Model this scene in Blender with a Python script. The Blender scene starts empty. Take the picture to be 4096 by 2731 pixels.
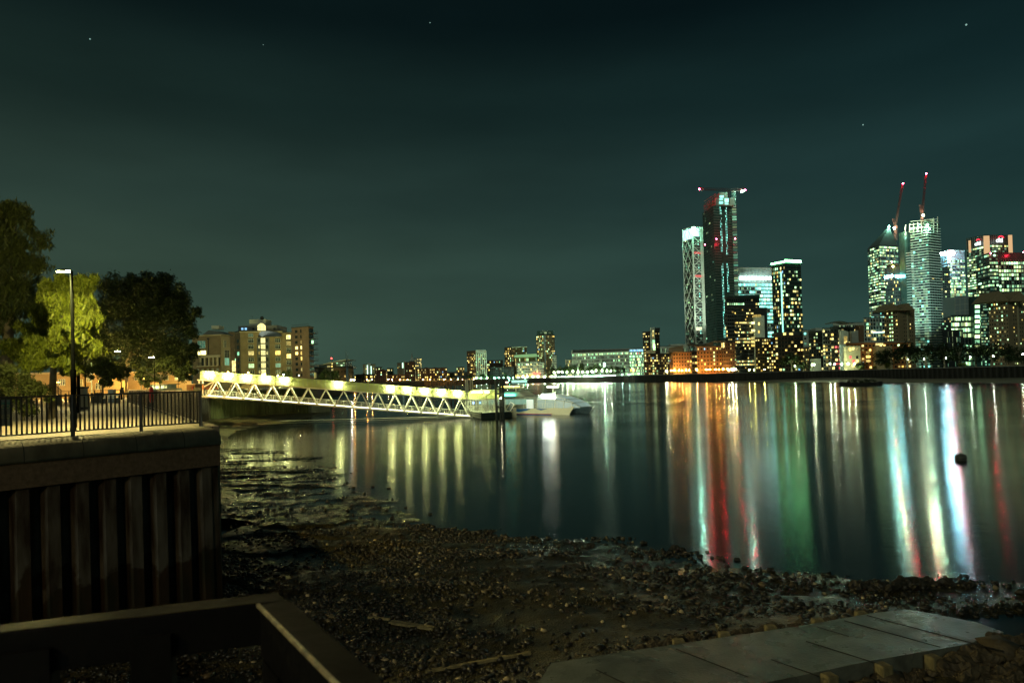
import bpy, math, random
import numpy as np
from mathutils import Vector, Matrix
rnd = random.Random(7)
nrg = np.random.RandomState(11)
SC = bpy.context.scene
COL = SC.collection
# ------------------------------------------------------------------ camera
F, H = 2730.0, 7.5
PITCH, ROLL, CYO = math.radians(0.8), 0.0265, 1475.0
cam_d = bpy.data.cameras.new('camera'); cam = bpy.data.objects.new('camera', cam_d); COL.objects.link(cam)
fw = Vector((0, math.cos(PITCH), math.sin(PITCH))); up0 = Vector((0, -math.sin(PITCH), math.cos(PITCH))); rt0 = Vector((1, 0, 0))
UP = up0*math.cos(ROLL) + rt0*math.sin(ROLL); RT = rt0*math.cos(ROLL) - up0*math.sin(ROLL)
CP = Vector((0, 0, H))
cam.matrix_world = Matrix.Translation(CP) @ Matrix((RT, UP, -fw)).transposed().to_4x4()
cam_d.sensor_width = 36; cam_d.lens = 36*F/4096; cam_d.shift_y = (CYO-1365.5)/4096
cam_d.clip_start = 0.1; cam_d.clip_end = 20000
SC.camera = cam
cam_d.dof.use_dof = True; cam_d.dof.focus_distance = 90; cam_d.dof.aperture_fstop = 4.0
def ray(x, y):
    return RT*((x-2048)/F) + UP*((CYO-y)/F) + fw
def pt(x, y, D):                      # the point seen at photo pixel (x, y) at distance D
    r = ray(x, y); return CP + r*(D/r.y)
def gz(x, y, z):                      # the point seen at (x, y) on the level z
    r = ray(x, y); return CP + r*((z-H)/r.z)
def P2(x, D, y=1480): p = pt(x, y, D); return (p.x, p.y)
# ------------------------------------------------------------------ objects
BASE = {}
def _props(o, label, cat, group, kind):
    if label: o['label'] = label
    if cat: o['category'] = cat
    if group: o['group'] = group
    if kind: o['kind'] = kind
def thing(name, label, cat, loc=(0, 0, 0), group=None, rz=0):
    o = bpy.data.objects.new(name, None); COL.objects.link(o)
    o.location = loc; o.rotation_euler = (0, 0, rz); o.empty_display_size = .3
    BASE[o.name] = (Vector(loc), rz)
    _props(o, label, cat, group, None)
    return o
class MB:
    def __init__(s): s.v = []; s.f = []; s.m = []; s.n = 0
    def add(s, vs, fs, mi=0):
        s.v.extend([tuple(v) for v in vs]); s.f.extend([tuple(i+s.n for i in f) for f in fs]); s.m.extend([mi]*len(fs)); s.n += len(vs)
        return s
    def hexa(s, b, t, mi=0):         # b, t: 4 points each
        return s.add(list(b)+list(t), [(3,2,1,0),(4,5,6,7),(0,1,5,4),(1,2,6,5),(2,3,7,6),(3,0,4,7)], mi)
    def box(s, x0, x1, y0, y1, z0, z1, mi=0):
        return s.hexa([(x0,y0,z0),(x1,y0,z0),(x1,y1,z0),(x0,y1,z0)], [(x0,y0,z1),(x1,y0,z1),(x1,y1,z1),(x0,y1,z1)], mi)
    def beam(s, a, b, w, h, mi=0, up=(0, 0, 1)):   # rectangular bar from a to b, section w (side) by h (up)
        a, b = Vector(a), Vector(b); d = (b-a).normalized(); u = Vector(up)
        sd = d.cross(u)
        if sd.length < 1e-4: sd = d.cross(Vector((0, 1, 0)))
        sd.normalize(); u = sd.cross(d).normalized()
        q = lambda p: [p-sd*w/2-u*h/2, p+sd*w/2-u*h/2, p+sd*w/2+u*h/2, p-sd*w/2+u*h/2]
        A, B = q(a), q(b)
        return s.add(A+B, [(0,1,2,3),(7,6,5,4),(0,4,5,1),(1,5,6,2),(2,6,7,3),(3,7,4,0)], mi)
    def tube(s, pts, rs, n=8, mi=0, cap=True):
        pts = [Vector(p) for p in pts]
        if not isinstance(rs, (list, tuple)): rs = [rs]*len(pts)
        vs = []; fs = []
        for i, p in enumerate(pts):
            d = (pts[min(i+1, len(pts)-1)]-pts[max(i-1, 0)]).normalized()
            a = d.cross(Vector((0, 0, 1))); 
            if a.length < 1e-3: a = d.cross(Vector((0, 1, 0)))
            a.normalize(); b = d.cross(a)
            for k in range(n):
                t = 2*math.pi*k/n; vs.append(p+(a*math.cos(t)+b*math.sin(t))*rs[i])
        for i in range(len(pts)-1):
            for k in range(n): fs.append((i*n+k, i*n+(k+1) % n, (i+1)*n+(k+1) % n, (i+1)*n+k))
        if cap: fs.append(tuple(range(n-1, -1, -1))); fs.append(tuple((len(pts)-1)*n+k for k in range(n)))
        return s.add(vs, fs, mi)
    def prism(s, poly, z0, z1, mi=0):
        n = len(poly)
        zt = z1 if isinstance(z1, (list, tuple)) else [z1]*n
        vs = [(p[0], p[1], z0) for p in poly]+[(p[0], p[1], zt[i]) for i, p in enumerate(poly)]
        fs = [tuple(range(n-1, -1, -1)), tuple(range(n, 2*n))]+[(i, (i+1) % n, n+(i+1) % n, n+i) for i in range(n)]
        return s.add(vs, fs, mi)
    def sweep(s, path, prof, mi=0, closed=False):  # path: list of (point, side vector, up vector); prof: list of (side, up)
        n = len(prof); vs = []; fs = []
        for p, sd, u in path:
            for a, b in prof: vs.append(Vector(p)+Vector(sd)*a+Vector(u)*b)
        for i in range(len(path)-1):
            for k in range(n if closed else n-1): fs.append((i*n+k, i*n+(k+1) % n, (i+1)*n+(k+1) % n, (i+1)*n+k))
        if closed: fs.append(tuple(range(n-1, -1, -1))); fs.append(tuple((len(path)-1)*n+k for k in range(n)))
        return s.add(vs, fs, mi)
    def sphere(s, c, r, n=8, m=5, mi=0, sz=1):
        vs = []; fs = []
        for i in range(m+1):
            t = math.pi*i/m
            for k in range(n): a = 2*math.pi*k/n; vs.append((c[0]+r*math.sin(t)*math.cos(a), c[1]+r*math.sin(t)*math.sin(a), c[2]+r*sz*math.cos(t)))
        for i in range(m):
            for k in range(n): fs.append((i*n+k, (i+1)*n+k, (i+1)*n+(k+1) % n, i*n+(k+1) % n))
        return s.add(vs, fs, mi)
    def build(s, name, mats, parent=None, label=None, cat=None, group=None, kind=None, smooth=False, local=False):
        me = bpy.data.meshes.new(name)
        me.from_pydata(s.v, [], s.f)
        for m in (mats if isinstance(mats, (list, tuple)) else [mats]): me.materials.append(m)
        if any(s.m): me.polygons.foreach_set('material_index', s.m)
        if smooth: me.polygons.foreach_set('use_smooth', [True]*len(s.f))
        me.update()
        o = bpy.data.objects.new(name, me); COL.objects.link(o)
        if parent is not None:
            if not local:
                loc, rz = base_of(parent)
                if rz: me.transform(Matrix.Translation(loc).inverted()); me.transform(Matrix.Rotation(-rz, 4, 'Z'))
                else: me.transform(Matrix.Translation(-loc))
            o.parent = parent
        elif not local:      # a top-level mesh gets its origin at its own base
            xs = np.array(s.v); c = Vector(((xs[:,0].min()+xs[:,0].max())/2, (xs[:,1].min()+xs[:,1].max())/2, xs[:,2].min()))
            me.transform(Matrix.Translation(-c)); o.location = c
        _props(o, label, cat, group, kind)
        return o
def base_of(o):
    while o.parent is not None: o = o.parent
    return BASE[o.name]
def place(parent, me, name, loc, rz=0, scale=None, kind=None):    # an instance of shared mesh data as a part
    o = bpy.data.objects.new(name, me); COL.objects.link(o); o.parent = parent
    b, brz = base_of(parent); p = Vector(loc)-b
    if brz: p = Matrix.Rotation(-brz, 3, 'Z') @ p
    o.location = p; o.rotation_euler = (0, 0, rz-brz)
    if scale: o.scale = scale
    return o
def copy_tree(o, loc, label=None, rz=None, scale=None, parent=None):
    c = o.copy(); COL.objects.link(c)
    if parent is None:
        c.location = loc
        if label: c['label'] = label
        if rz is not None: c.rotation_euler = (0, 0, rz)
        if scale: c.scale = scale
        BASE[c.name] = (Vector(loc), rz or 0)
    else: c.parent = parent
    for ch in list(o.children): copy_tree(ch, None, parent=c)
    return c
def font_mesh(o):                     # lettering becomes an ordinary mesh
    me = bpy.data.meshes.new_from_object(o); q = bpy.data.objects.new(o.name, me); COL.objects.link(q)
    q.parent = o.parent; q.location = o.location; q.rotation_euler = o.rotation_euler; n = o.name
    bpy.data.objects.remove(o); q.name = n; return q
ORD = ['leftmost', 'second', 'third', 'fourth', 'fifth', 'sixth', 'seventh', 'eighth', 'ninth', 'tenth', 'eleventh', 'twelfth', 'thirteenth',
 'fourteenth', 'fifteenth', 'sixteenth', 'seventeenth', 'eighteenth', 'nineteenth', 'twentieth']
TENS = {2: 'twenty', 3: 'thirty', 4: 'forty', 5: 'fifty', 6: 'sixty'}
def ordw(i):
    if i < 20: return ORD[i]
    n = i+1; t, u = divmod(n, 10)
    if u == 0: return {3: 'thirtieth', 4: 'fortieth', 5: 'fiftieth', 6: 'sixtieth'}[t]
    return TENS[t]+'-'+['', 'first', 'second', 'third', 'fourth', 'fifth', 'sixth', 'seventh', 'eighth', 'ninth'][u]
# ------------------------------------------------------------------ materials
MATS = {}
def _bsdf(name):
    m = bpy.data.materials.new(name); m.use_nodes = True; nt = m.node_tree
    return m, nt, nt.nodes['Principled BSDF']
def mat(name, col, rough=.7, metal=0, var=.25, scale=2.0, bump=0.0, bscale=None, spec=.5, stretch=(1, 1, 1), trans=0, col2=None, rvar=0, bd=.05):
    if name in MATS: return MATS[name]
    m, nt, b = _bsdf(name); L = nt.links; N = nt.nodes
    tc = N.new('ShaderNodeTexCoord'); mp = N.new('ShaderNodeMapping'); mp.inputs['Scale'].default_value = stretch
    L.new(tc.outputs['Object'], mp.inputs['Vector'])
    nz = N.new('ShaderNodeTexNoise'); nz.inputs['Scale'].default_value = scale; nz.inputs['Detail'].default_value = 6; nz.inputs['Roughness'].default_value = .6
    L.new(mp.outputs['Vector'], nz.inputs['Vector'])
    rp = N.new('ShaderNodeValToRGB'); e = rp.color_ramp.elements; e[0].position = .3; e[1].position = .7
    c2 = col2 or tuple(min(1, c*(1+var)) for c in col)
    e[0].color = (*[c*(1-var) for c in col], 1); e[1].color = (*c2, 1)
    L.new(nz.outputs['Fac'], rp.inputs['Fac']); L.new(rp.outputs['Color'], b.inputs['Base Color'])
    b.inputs['Roughness'].default_value = rough; b.inputs['Metallic'].default_value = metal; b.inputs['Specular IOR Level'].default_value = spec
    if rvar:
        mr = N.new('ShaderNodeMapRange'); mr.inputs['From Min'].default_value = .35; mr.inputs['From Max'].default_value = .65
        mr.inputs['To Min'].default_value = max(.03, rough-rvar); mr.inputs['To Max'].default_value = min(1, rough+rvar)
        n3 = N.new('ShaderNodeTexNoise'); n3.inputs['Scale'].default_value = scale*.7; n3.inputs['Detail'].default_value = 5
        L.new(mp.outputs['Vector'], n3.inputs['Vector']); L.new(n3.outputs['Fac'], mr.inputs['Value']); L.new(mr.outputs['Result'], b.inputs['Roughness'])
    if bump:
        n2 = N.new('ShaderNodeTexNoise'); n2.inputs['Scale'].default_value = bscale or scale*6; n2.inputs['Detail'].default_value = 5
        L.new(mp.outputs['Vector'], n2.inputs['Vector'])
        bp = N.new('ShaderNodeBump'); bp.inputs['Strength'].default_value = bump; bp.inputs['Distance'].default_value = bd
        L.new(n2.outputs['Fac'], bp.inputs['Height']); L.new(bp.outputs['Normal'], b.inputs['Normal'])
    MATS[name] = m; return m
def brick(name, c1, c2, mortar, scale=1.0, bw=.22, bh=.075, ms=.008, rough=.85, offset=.5, vert=True):
    if name in MATS: return MATS[name]
    m, nt, b = _bsdf(name); L = nt.links; N = nt.nodes
    tc = N.new('ShaderNodeTexCoord')
    bt = N.new('ShaderNodeTexBrick'); bt.inputs['Scale'].default_value = scale; bt.inputs['Brick Width'].default_value = bw; bt.inputs['Row Height'].default_value = bh
    bt.inputs['Mortar Size'].default_value = ms; bt.inputs['Color1'].default_value = (*c1, 1); bt.inputs['Color2'].default_value = (*c2, 1); bt.inputs['Mortar'].default_value = (*mortar, 1); bt.offset = offset
    if vert:
        sx = N.new('ShaderNodeSeparateXYZ'); cx = N.new('ShaderNodeCombineXYZ'); ad = N.new('ShaderNodeMath'); ad.operation = 'ADD'
        L.new(tc.outputs['Object'], sx.inputs['Vector']); L.new(sx.outputs['X'], ad.inputs[0]); L.new(sx.outputs['Y'], ad.inputs[1])
        L.new(ad.outputs[0], cx.inputs['X']); L.new(sx.outputs['Z'], cx.inputs['Y']); L.new(cx.outputs['Vector'], bt.inputs['Vector'])
    else:
        mp = N.new('ShaderNodeMapping'); mp.inputs['Rotation'].default_value = (0, 0, .75); L.new(tc.outputs['Object'], mp.inputs['Vector']); L.new(mp.outputs['Vector'], bt.inputs['Vector'])
    nz = N.new('ShaderNodeTexNoise'); nz.inputs['Scale'].default_value = .35; nz.inputs['Detail'].default_value = 7
    L.new(tc.outputs['Object'], nz.inputs['Vector'])
    mx = N.new('ShaderNodeMix'); mx.data_type = 'RGBA'; mx.blend_type = 'MULTIPLY'; mx.inputs['Factor'].default_value = .6
    rp = N.new('ShaderNodeValToRGB'); rp.color_ramp.elements[0].position = .3; rp.color_ramp.elements[1].position = .65; rp.color_ramp.elements[0].color = (.45, .45, .45, 1)
    L.new(nz.outputs['Fac'], rp.inputs['Fac']); L.new(bt.outputs['Color'], mx.inputs[6]); L.new(rp.outputs['Color'], mx.inputs[7])
    L.new(mx.outputs[2], b.inputs['Base Color']); b.inputs['Roughness'].default_value = rough
    MATS[name] = m; return m
def emit(name, col, strength, var=0.0, col2=None, patt=0.0, base=(.02, .02, .02)):
    """light-giving surface; var makes each window differ, patt draws curtains and furniture as darker shapes inside a lit room"""
    if name in MATS: return MATS[name]
    m, nt, b = _bsdf(name); L = nt.links; N = nt.nodes
    b.inputs['Base Color'].default_value = (*base, 1); b.inputs['Roughness'].default_value = .4
    b.inputs['Emission Color'].default_value = (*col, 1); b.inputs['Emission Strength'].default_value = strength
    if var:
        oi = N.new('ShaderNodeObjectInfo'); ge = N.new('ShaderNodeNewGeometry')
        ad = N.new('ShaderNodeMath'); ad.operation = 'ADD'; fr = N.new('ShaderNodeMath'); fr.operation = 'FRACT'
        L.new(oi.outputs['Random'], ad.inputs[0]); L.new(ge.outputs['Random Per Island'], ad.inputs[1]); L.new(ad.outputs[0], fr.inputs[0])
        pw = N.new('ShaderNodeMath'); pw.operation = 'POWER'; pw.inputs[1].default_value = 1.8; L.new(fr.outputs[0], pw.inputs[0])
        mr = N.new('ShaderNodeMapRange'); mr.inputs['To Min'].default_value = strength*(1-var); mr.inputs['To Max'].default_value = strength*(1+var*1.6); L.new(pw.outputs[0], mr.inputs['Value'])
        out = mr.outputs['Result']
        if patt:
            tc = N.new('ShaderNodeTexCoord'); nz = N.new('ShaderNodeTexNoise'); nz.inputs['Scale'].default_value = 1.3; nz.inputs['Detail'].default_value = 3
            L.new(tc.outputs['Object'], nz.inputs['Vector'])
            m2 = N.new('ShaderNodeMapRange'); m2.inputs['From Min'].default_value = .38; m2.inputs['From Max'].default_value = .6; m2.inputs['To Min'].default_value = 1-patt; m2.inputs['To Max'].default_value = 1
            nz.noise_dimensions = '4D'; L.new(oi.outputs['Random'], nz.inputs['W'])
            L.new(nz.outputs['Fac'], m2.inputs['Value']); mu = N.new('ShaderNodeMath'); mu.operation = 'MULTIPLY'; L.new(out, mu.inputs[0]); L.new(m2.outputs['Result'], mu.inputs[1]); out = mu.outputs[0]
        L.new(out, b.inputs['Emission Strength'])
        f2 = N.new('ShaderNodeMath'); f2.operation = 'MULTIPLY'; f2.inputs[1].default_value = 7.31; L.new(fr.outputs[0], f2.inputs[0])
        f3 = N.new('ShaderNodeMath'); f3.operation = 'FRACT'; L.new(f2.outputs[0], f3.inputs[0])
        mx = N.new('ShaderNodeMix'); mx.data_type = 'RGBA'; mx.inputs[6].default_value = (*col, 1); mx.inputs[7].default_value = (*(col2 or col), 1)
        L.new(f3.outputs[0], mx.inputs['Factor']); L.new(mx.outputs[2], b.inputs['Emission Color'])
    MATS[name] = m; return m
WARM = emit('lit_room_warm', (1, .66, .13), 2.3, .8, (1, .9, .34), .6)
WHITE = emit('lit_office_white', (.36, 1, .55), 2.5, .65, (.8, 1, .38), .45)
CYAN = emit('lit_office_cyan', (.2, .92, .75), 2.4, .5, (.42, 1, .8), .4)
PALE = emit('dim_green_glow', (.25, .85, .55), .42, .7, (.7, .9, .4), .5)
BLUE = emit('lit_room_blue', (.3, .65, 1), 1.4, .4)
REDW = emit('lit_room_red', (1, .12, .12), 1.2, .4)
GLASS = mat('window_glass', (.018, .026, .026), .12, 0, .4, .3)
L_ORG = emit('sodium_lamp', (1, .43, .07), 1700)
L_YEL = emit('yellow_lamp', (.95, .9, .12), 850)
L_WHT = emit('white_lamp', (.8, 1, .58), 1700)
L_CYN = emit('mercury_lamp', (.36, 1, .72), 1400)
L_RED = emit('red_beacon', (1, .02, .05), 600)
L_CYS = emit('quay_light', (.5, 1, .62), 170)
# ------------------------------------------------------------------ buildings
M_tan = mat('tan_brick', (.36, .27, .15), .85, var=.15, scale=.5)
M_brown = mat('brown_brick', (.20, .12, .065), .85, var=.2, scale=.6)
M_dark = mat('dark_cladding', (.06, .065, .06), .5, var=.3, scale=.3)
M_dbrn = mat('dark_brown_brick', (.09, .06, .04), .8, var=.25, scale=.5)
M_conc = mat('pale_concrete', (.45, .47, .40), .8, var=.12, scale=.4)
M_cream = mat('cream_render', (.55, .47, .29), .8, var=.12, scale=.4)
M_wht = mat('white_render', (.7, .74, .62), .7, var=.1, scale=.3)
M_grn = mat('green_glass_cladding', (.05, .10, .085), .25, var=.3, scale=.2)
M_blk = mat('black_steel', (.02, .022, .022), .5, var=.2)
M_org = mat('orange_render', (.52, .20, .06), .8, var=.12, scale=.4)
M_blu = mat('pale_blue_cladding', (.35, .45, .46), .6, var=.12)
M_roof = mat('dark_roof', (.045, .05, .045), .6, var=.3)
M_steel = mat('galvanised_steel', (.42, .44, .40), .45, metal=.6, var=.15)
M_greenlit = mat('pale_green_metal', (.55, .75, .5), .6, var=.1)
PANE = {}
def pane(w, h, m):
    k = (round(w, 2), round(h, 2), m.name)
    if k not in PANE:
        b = MB().box(-w/2, w/2, -.14, .04, -h/2, h/2)
        me = bpy.data.meshes.new('window'); me.from_pydata(b.v, [], b.f); me.materials.append(m); PANE[k] = me
    return PANE[k]
PAL = {'warm': [(WARM, 9), (WHITE, 1), (BLUE, .25)], 'mix': [(WARM, 5), (WHITE, 3), (PALE, 2), (BLUE, .2)], 'office': [(WHITE, 8), (PALE, 3), (WARM, .3)],
       'cyan': [(CYAN, 9), (WHITE, 1)], 'pale': [(PALE, 6), (WHITE, 1)], 'red': [(REDW, 3), (WARM, 1)], 'dim': [(PALE, 5), (WARM, 1)]}
def pick(pal):
    t = rnd.random()*sum(w for _, w in PAL[pal])
    for m, w in PAL[pal]:
        t -= w
        if t <= 0: return m
    return m
class Bld:
    """one building: foot print from photo pixels at a real distance, walls, roof edge, windows"""
    def __init__(s, name, label, xs, ytop, D, dl=None, dr=None, wall=None, gz0=6.4, back=None, group=None, cat='building', roof=M_roof, par=.5, zt=None, cap=60, ang=None):
        s.D = D; xL, xC, xR = xs; yc = (ytop+1490)/2
        k = D/F
        if dl is None: dl = (xC-xL)*k*.8
        if dr is None: dr = (xR-xC)*k*.45
        C = pt(xC, yc, D); L = pt(xL, yc, D+dl); R = pt(xR, yc, D+dr)
        s.C, s.L, s.R = Vector((C.x, C.y)), Vector((L.x, L.y)), Vector((R.x, R.y))
        s.z0 = gz0; s.z1 = zt if zt is not None else pt(xC, ytop, D).z
        if xC == xL:
            n = ((s.C if xC > 2048 else s.R).normalized() if back is not None or True else 0)*(back or 15); s.poly = [s.C, s.R, s.R+n, s.C+n]
        elif xC == xR:
            n = (s.L if xC > 2048 else s.C).normalized()*(back or 15); s.poly = [s.L, s.C, s.C+n, s.L+n]
        else: s.poly = [s.L, s.C, s.R, s.L+s.R-s.C]
        cx = sum((p for p in s.poly), Vector((0, 0)))/4
        s.t = thing(name, label, cat, (cx.x, cx.y, gz0), group)
        s.wall = MB().prism([tuple(p) for p in s.poly], gz0-.4, s.z1).build('wall', wall or M_brown, s.t)
        if par:
            c = cx; big = [p+(p-c).normalized()*.35 for p in s.poly]
            s.roof = MB().prism([tuple(p) for p in big], s.z1+.003, s.z1+par).build('roof', roof, s.t)
        s.w = []; s.cap = cap
    def zy(s, y, x=None, D=None):
        if x is None: return pt((0), y, s.D).z
        return pt(x, y, D or s.D).z
    def face(s, which, cols, floors, lit=.3, pal='warm', ww=.55, wh=.5, z0=None, z1=None, u0=0, u1=1, dark=True, frame=False, f=None, mats=None):
        A, B = {'L': (s.L, s.C), 'R': (s.C, s.R), 'F': (s.C, s.R) if (s.C-s.L).length < .1 else (s.L, s.C)}[which]
        d = B-A; W = d.length; t = d/W; n = Vector((t.y, -t.x)); ang = math.atan2(t.y, t.x)
        z0 = s.z0+.8 if z0 is None else z0; z1 = s.z1-.6 if z1 is None else z1
        fh = (z1-z0)/floors; cw = W*(u1-u0)/cols; w = cw*ww; h = fh*wh
        office = f is None and pal in ('office', 'cyan'); cur = False
        for j in range(floors):
            pf = min(.97, lit*rnd.choice((.35, .8, 1.1, 1.5)))
            for i in range(cols):
                if office:
                    if i == 0 or rnd.random() < .38: cur = rnd.random() < pf
                    on = cur
                else: on = f(i, j) if f else (rnd.random() < lit)
                if not on and not dark: continue
                u = W*u0+cw*(i+.5); p = A+t*u+n*.02
                m = (on if hasattr(on, 'name') else pick(pal)) if on else (PALE if pal in ('office', 'cyan', 'pale') and rnd.random() < .3 else GLASS)  # some unlit cells get an added dim glow to lift the facade
                s.w.append((Vector((p.x, p.y, z0+fh*(j+.5))), ang, w, h, m, frame))
    def band(s, which, zs, h=.35, out=.25, m=None, name='floor_band', u0=0, u1=1):
        A, B = {'L': (s.L, s.C), 'R': (s.C, s.R), 'F': (s.C, s.R) if (s.C-s.L).length < .1 else (s.L, s.C)}[which]
        d = B-A; t = d.normalized(); n = Vector((t.y, -t.x)); A, B = A+d*u0, A+d*u1; mb = MB()
        for z in zs: mb.prism([tuple(A+n*out), tuple(B+n*out), tuple(B-n*.05), tuple(A-n*.05)], z, z+h)
        return mb.build(name, m or M_conc, s.t)
    def fins(s, which, k, w=.4, out=.4, m=None, name='column', z0=None, z1=None, u0=0, u1=1, stuff=False):
        A, B = {'L': (s.L, s.C), 'R': (s.C, s.R), 'F': (s.C, s.R) if (s.C-s.L).length < .1 else (s.L, s.C)}[which]
        d = B-A; t = d.normalized(); n = Vector((t.y, -t.x)); mb = MB(); W = d.length
        for i in range(k):
            c = A+t*(W*(u0+(u1-u0)*i/(max(1, k-1)))); mb.prism([tuple(c-t*w/2+n*out), tuple(c+t*w/2+n*out), tuple(c+t*w/2-n*.05), tuple(c-t*w/2-n*.05)], z0 or s.z0, z1 or s.z1)
        return mb.build(name, m or M_conc, s.t)
    def balconies(s, which, cols, floors, u0=0, u1=1, depth=1.3, w=.8, z0=None, z1=None, m=None):
        A, B = {'L': (s.L, s.C), 'R': (s.C, s.R), 'F': (s.C, s.R) if (s.C-s.L).length < .1 else (s.L, s.C)}[which]
        d = B-A; W = d.length; t = d/W; n = Vector((t.y, -t.x)); ang = math.atan2(t.y, t.x)
        z0 = s.z0+.8 if z0 is None else z0; z1 = s.z1-.6 if z1 is None else z1
        fh = (z1-z0)/floors; cw = W*(u1-u0)/cols; bw = cw*w; mb = MB()
        mb.box(-bw/2, bw/2, -depth, .05, 0, .2); mb.box(-bw/2, bw/2, -depth, -depth+.06, 1.0, 1.1)
        k = max(3, int(bw/.8))
        for i in range(k+1): x = -bw/2+.05+(bw-.1)*i/k; mb.box(x-.03, x+.03, -depth+.01, -depth+.05, .2, 1.0)
        me = bpy.data.meshes.new('balcony'); me.from_pydata(mb.v, [], mb.f); me.materials.append(m or M_blk)
        for j in range(floors):
            for i in range(cols):
                p = A+t*(W*u0+cw*(i+.5)); place(s.t, me, 'balcony', (p.x, p.y, z0+fh*j+.05), ang)
    def pbox(s, name, m, x0, x1, y0, y1, D=None, depth=3, mi=0, label=None):
        return pbox(s.t, name, m, x0, x1, y0, y1, D or s.D, depth, label)
    def done(s):
        s.w.sort(key=lambda e: (e[4] is GLASS, -e[2]*e[3]))
        small = (s.w[0][3]*F/s.D < 3.2) if s.w else False
        cap = 0 if small else s.cap
        for c, a, w, h, m, fr in s.w[:cap]:
            o = place(s.t, pane(w, h, m), 'window', c, a)
            if fr:
                k = ('frame', round(w, 2), round(h, 2))
                if k not in PANE:
                    b = MB(); q = .07
                    for x0, x1, z0, z1 in ((-w/2-q, w/2+q, h/2, h/2+q), (-w/2-q, w/2+q, -h/2-q, -h/2), (-w/2-q, -w/2, -h/2, h/2), (w/2, w/2+q, -h/2, h/2), (-w/6-.04, -w/6+.04, -h/2, h/2), (w/6-.04, w/6+.04, -h/2, h/2), (-w/2, w/2, h*.15, h*.15+.07)):
                        b.box(x0, x1, -.2, .02, z0, z1)
                    me = bpy.data.meshes.new('frame'); me.from_pydata(b.v, [], b.f); me.materials.append(M_wht); PANE[k] = me
                q = bpy.data.objects.new('frame', PANE[k]); COL.objects.link(q); q.parent = o
        rest = s.w[cap:]
        if rest:
            mats = []; mb = MB()
            for c, a, w, h, m, fr in rest:
                if m not in mats: mats.append(m)
                t = Vector((math.cos(a), math.sin(a), 0)); n = Vector((t.y, -t.x, 0)); z = Vector((0, 0, h/2))
                q = [c-t*w/2+n*.14, c+t*w/2+n*.14, c+t*w/2-n*.04, c-t*w/2-n*.04]
                mb.hexa([p-z for p in q], [p+z for p in q], mats.index(m))
            mb.build('window', mats, s.t, kind='stuff')
        return s
def pbox(parent, name, m, x0, x1, y0, y1, D, depth=3, label=None):
    xm = (x0+x1)/2; ym = (y0+y1)/2 if y1 else (y0+1490)/2
    a = pt(x0, ym, D); b = pt(x1, ym, D); z1 = pt(xm, y0, D).z; z0 = pt(xm, y1, D).z if y1 else 6.0
    return MB().box(a.x, b.x, D, D+depth, z0, z1).build(name, m, parent, label=label)
def beacon(parent, x, y, D, m=None, r=.55, name='beacon_light'):
    p = pt(x, y, D-.5); return MB().sphere(p, r, 8, 5).build(name, m or L_RED, parent, smooth=True)

# ---- the far right cluster of office towers
b = Bld('office_tower', 'tall grey office tower with a glowing bank name high on two of its faces', (3875, 3942, 4058), 941, 1010, 26, 8, M_dark, cap=90)
b.face('L', 8, 46, .62, 'office', .85, .55, z1=b.z1-16); b.face('R', 14, 46, .6, 'office', .85, .55, z1=b.z1-14)
b.fins('L', 9, .5, .3, M_steel); b.fins('R', 15, .5, .3, M_steel); [b.band(q_, [b.z0+3+i*4.0 for i in range(44)], .5, .25, M_steel) for q_ in 'LR']
M_glow = emit('lit_corner_glass', (1, .62, .3), .75)
for x0, x1, y0, y1 in ((3877, 3884, 962, 1010), (3938, 3959, 943, 1020), (4036, 4050, 940, 1011)): b.pbox('corner_bay', M_glow, x0, x1, y0, y1, 1004.5, 1.5)
L_SGN = emit('sign_white', (.85, 1, .95), 2.2); L_SGR = emit('sign_red', (1, .03, .06), 2.6)
def text(parent, s_, x, y, D, hpx, m, rz, name='sign_lettering'):
    c = bpy.data.curves.new(name, 'FONT'); c.body = s_; c.size = hpx*D/F; c.extrude = .35; c.offset = .012*c.size; c.align_x = 'CENTER'; c.materials.append(m)
    o = bpy.data.objects.new(name, c); COL.objects.link(o); o.parent = parent; p = pt(x, y, D)
    o.location = p-base_of(parent)[0]; o.rotation_euler = (math.pi/2, 0, rz); return font_mesh(o)
def arc(parent, x, y, D, wpx, m, rz):
    k = D/F; w = wpx*k/2; c = pt(x, y, D); mb = MB(); r = w/math.sin(1.0); pts = []
    for i in range(11):
        a = -1.0+2.0*i/10; u = r*math.sin(a); v = r*math.cos(a)-r*math.cos(1.0); pts.append((c.x+u*math.cos(rz), c.y+u*math.sin(rz), c.z+v))
    return mb.tube(pts, .7, 6).build('sign_arc', m, parent)
rR = math.atan2((b.R-b.C).y, (b.R-b.C).x); rL = math.atan2((b.C-b.L).y, (b.C-b.L).x)
text(b.t, 'citi', 3998, 969, 1007, 26, L_SGN, rR); arc(b.t, 4004, 951, 1007, 24, L_SGR, rR)
text(b.t, 'citi', 3911, 981, 1014, 22, L_SGN, rL); arc(b.t, 3912, 961, 1014, 13, L_SGR, rL)
b.done()
b = Bld('office_tower', 'broad dark glass office tower with red roof beacons in front of the grey bank tower', (3912, 3965, 4160), 1012, 900, 30, 10, M_grn)
b.face('L', 8, 30, .4, 'office', .9, .45); b.face('R', 4, 30, .4, 'office', .85, .5, u1=.17); b.face('R', 16, 27, .52, 'office', .68, .62, u0=.18, z1=b.z1-11)
b.fins('R', 17, .5, .4, M_steel, u0=.18, z1=b.z1-9, name='mullion'); b.band('L', [b.z0+3.6+i*5.3 for i in range(28)], .4, .2, M_steel)
beacon(b.t, 3963, 1013, 893); beacon(b.t, 4093, 1009, 893)
b.done()
b = Bld('office_tower', 'pale office tower with a glaring white and red bank sign on its crown', (3766, 3797, 3866), 1000, 1140, 26, 6, M_blu, cap=90)
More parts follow.
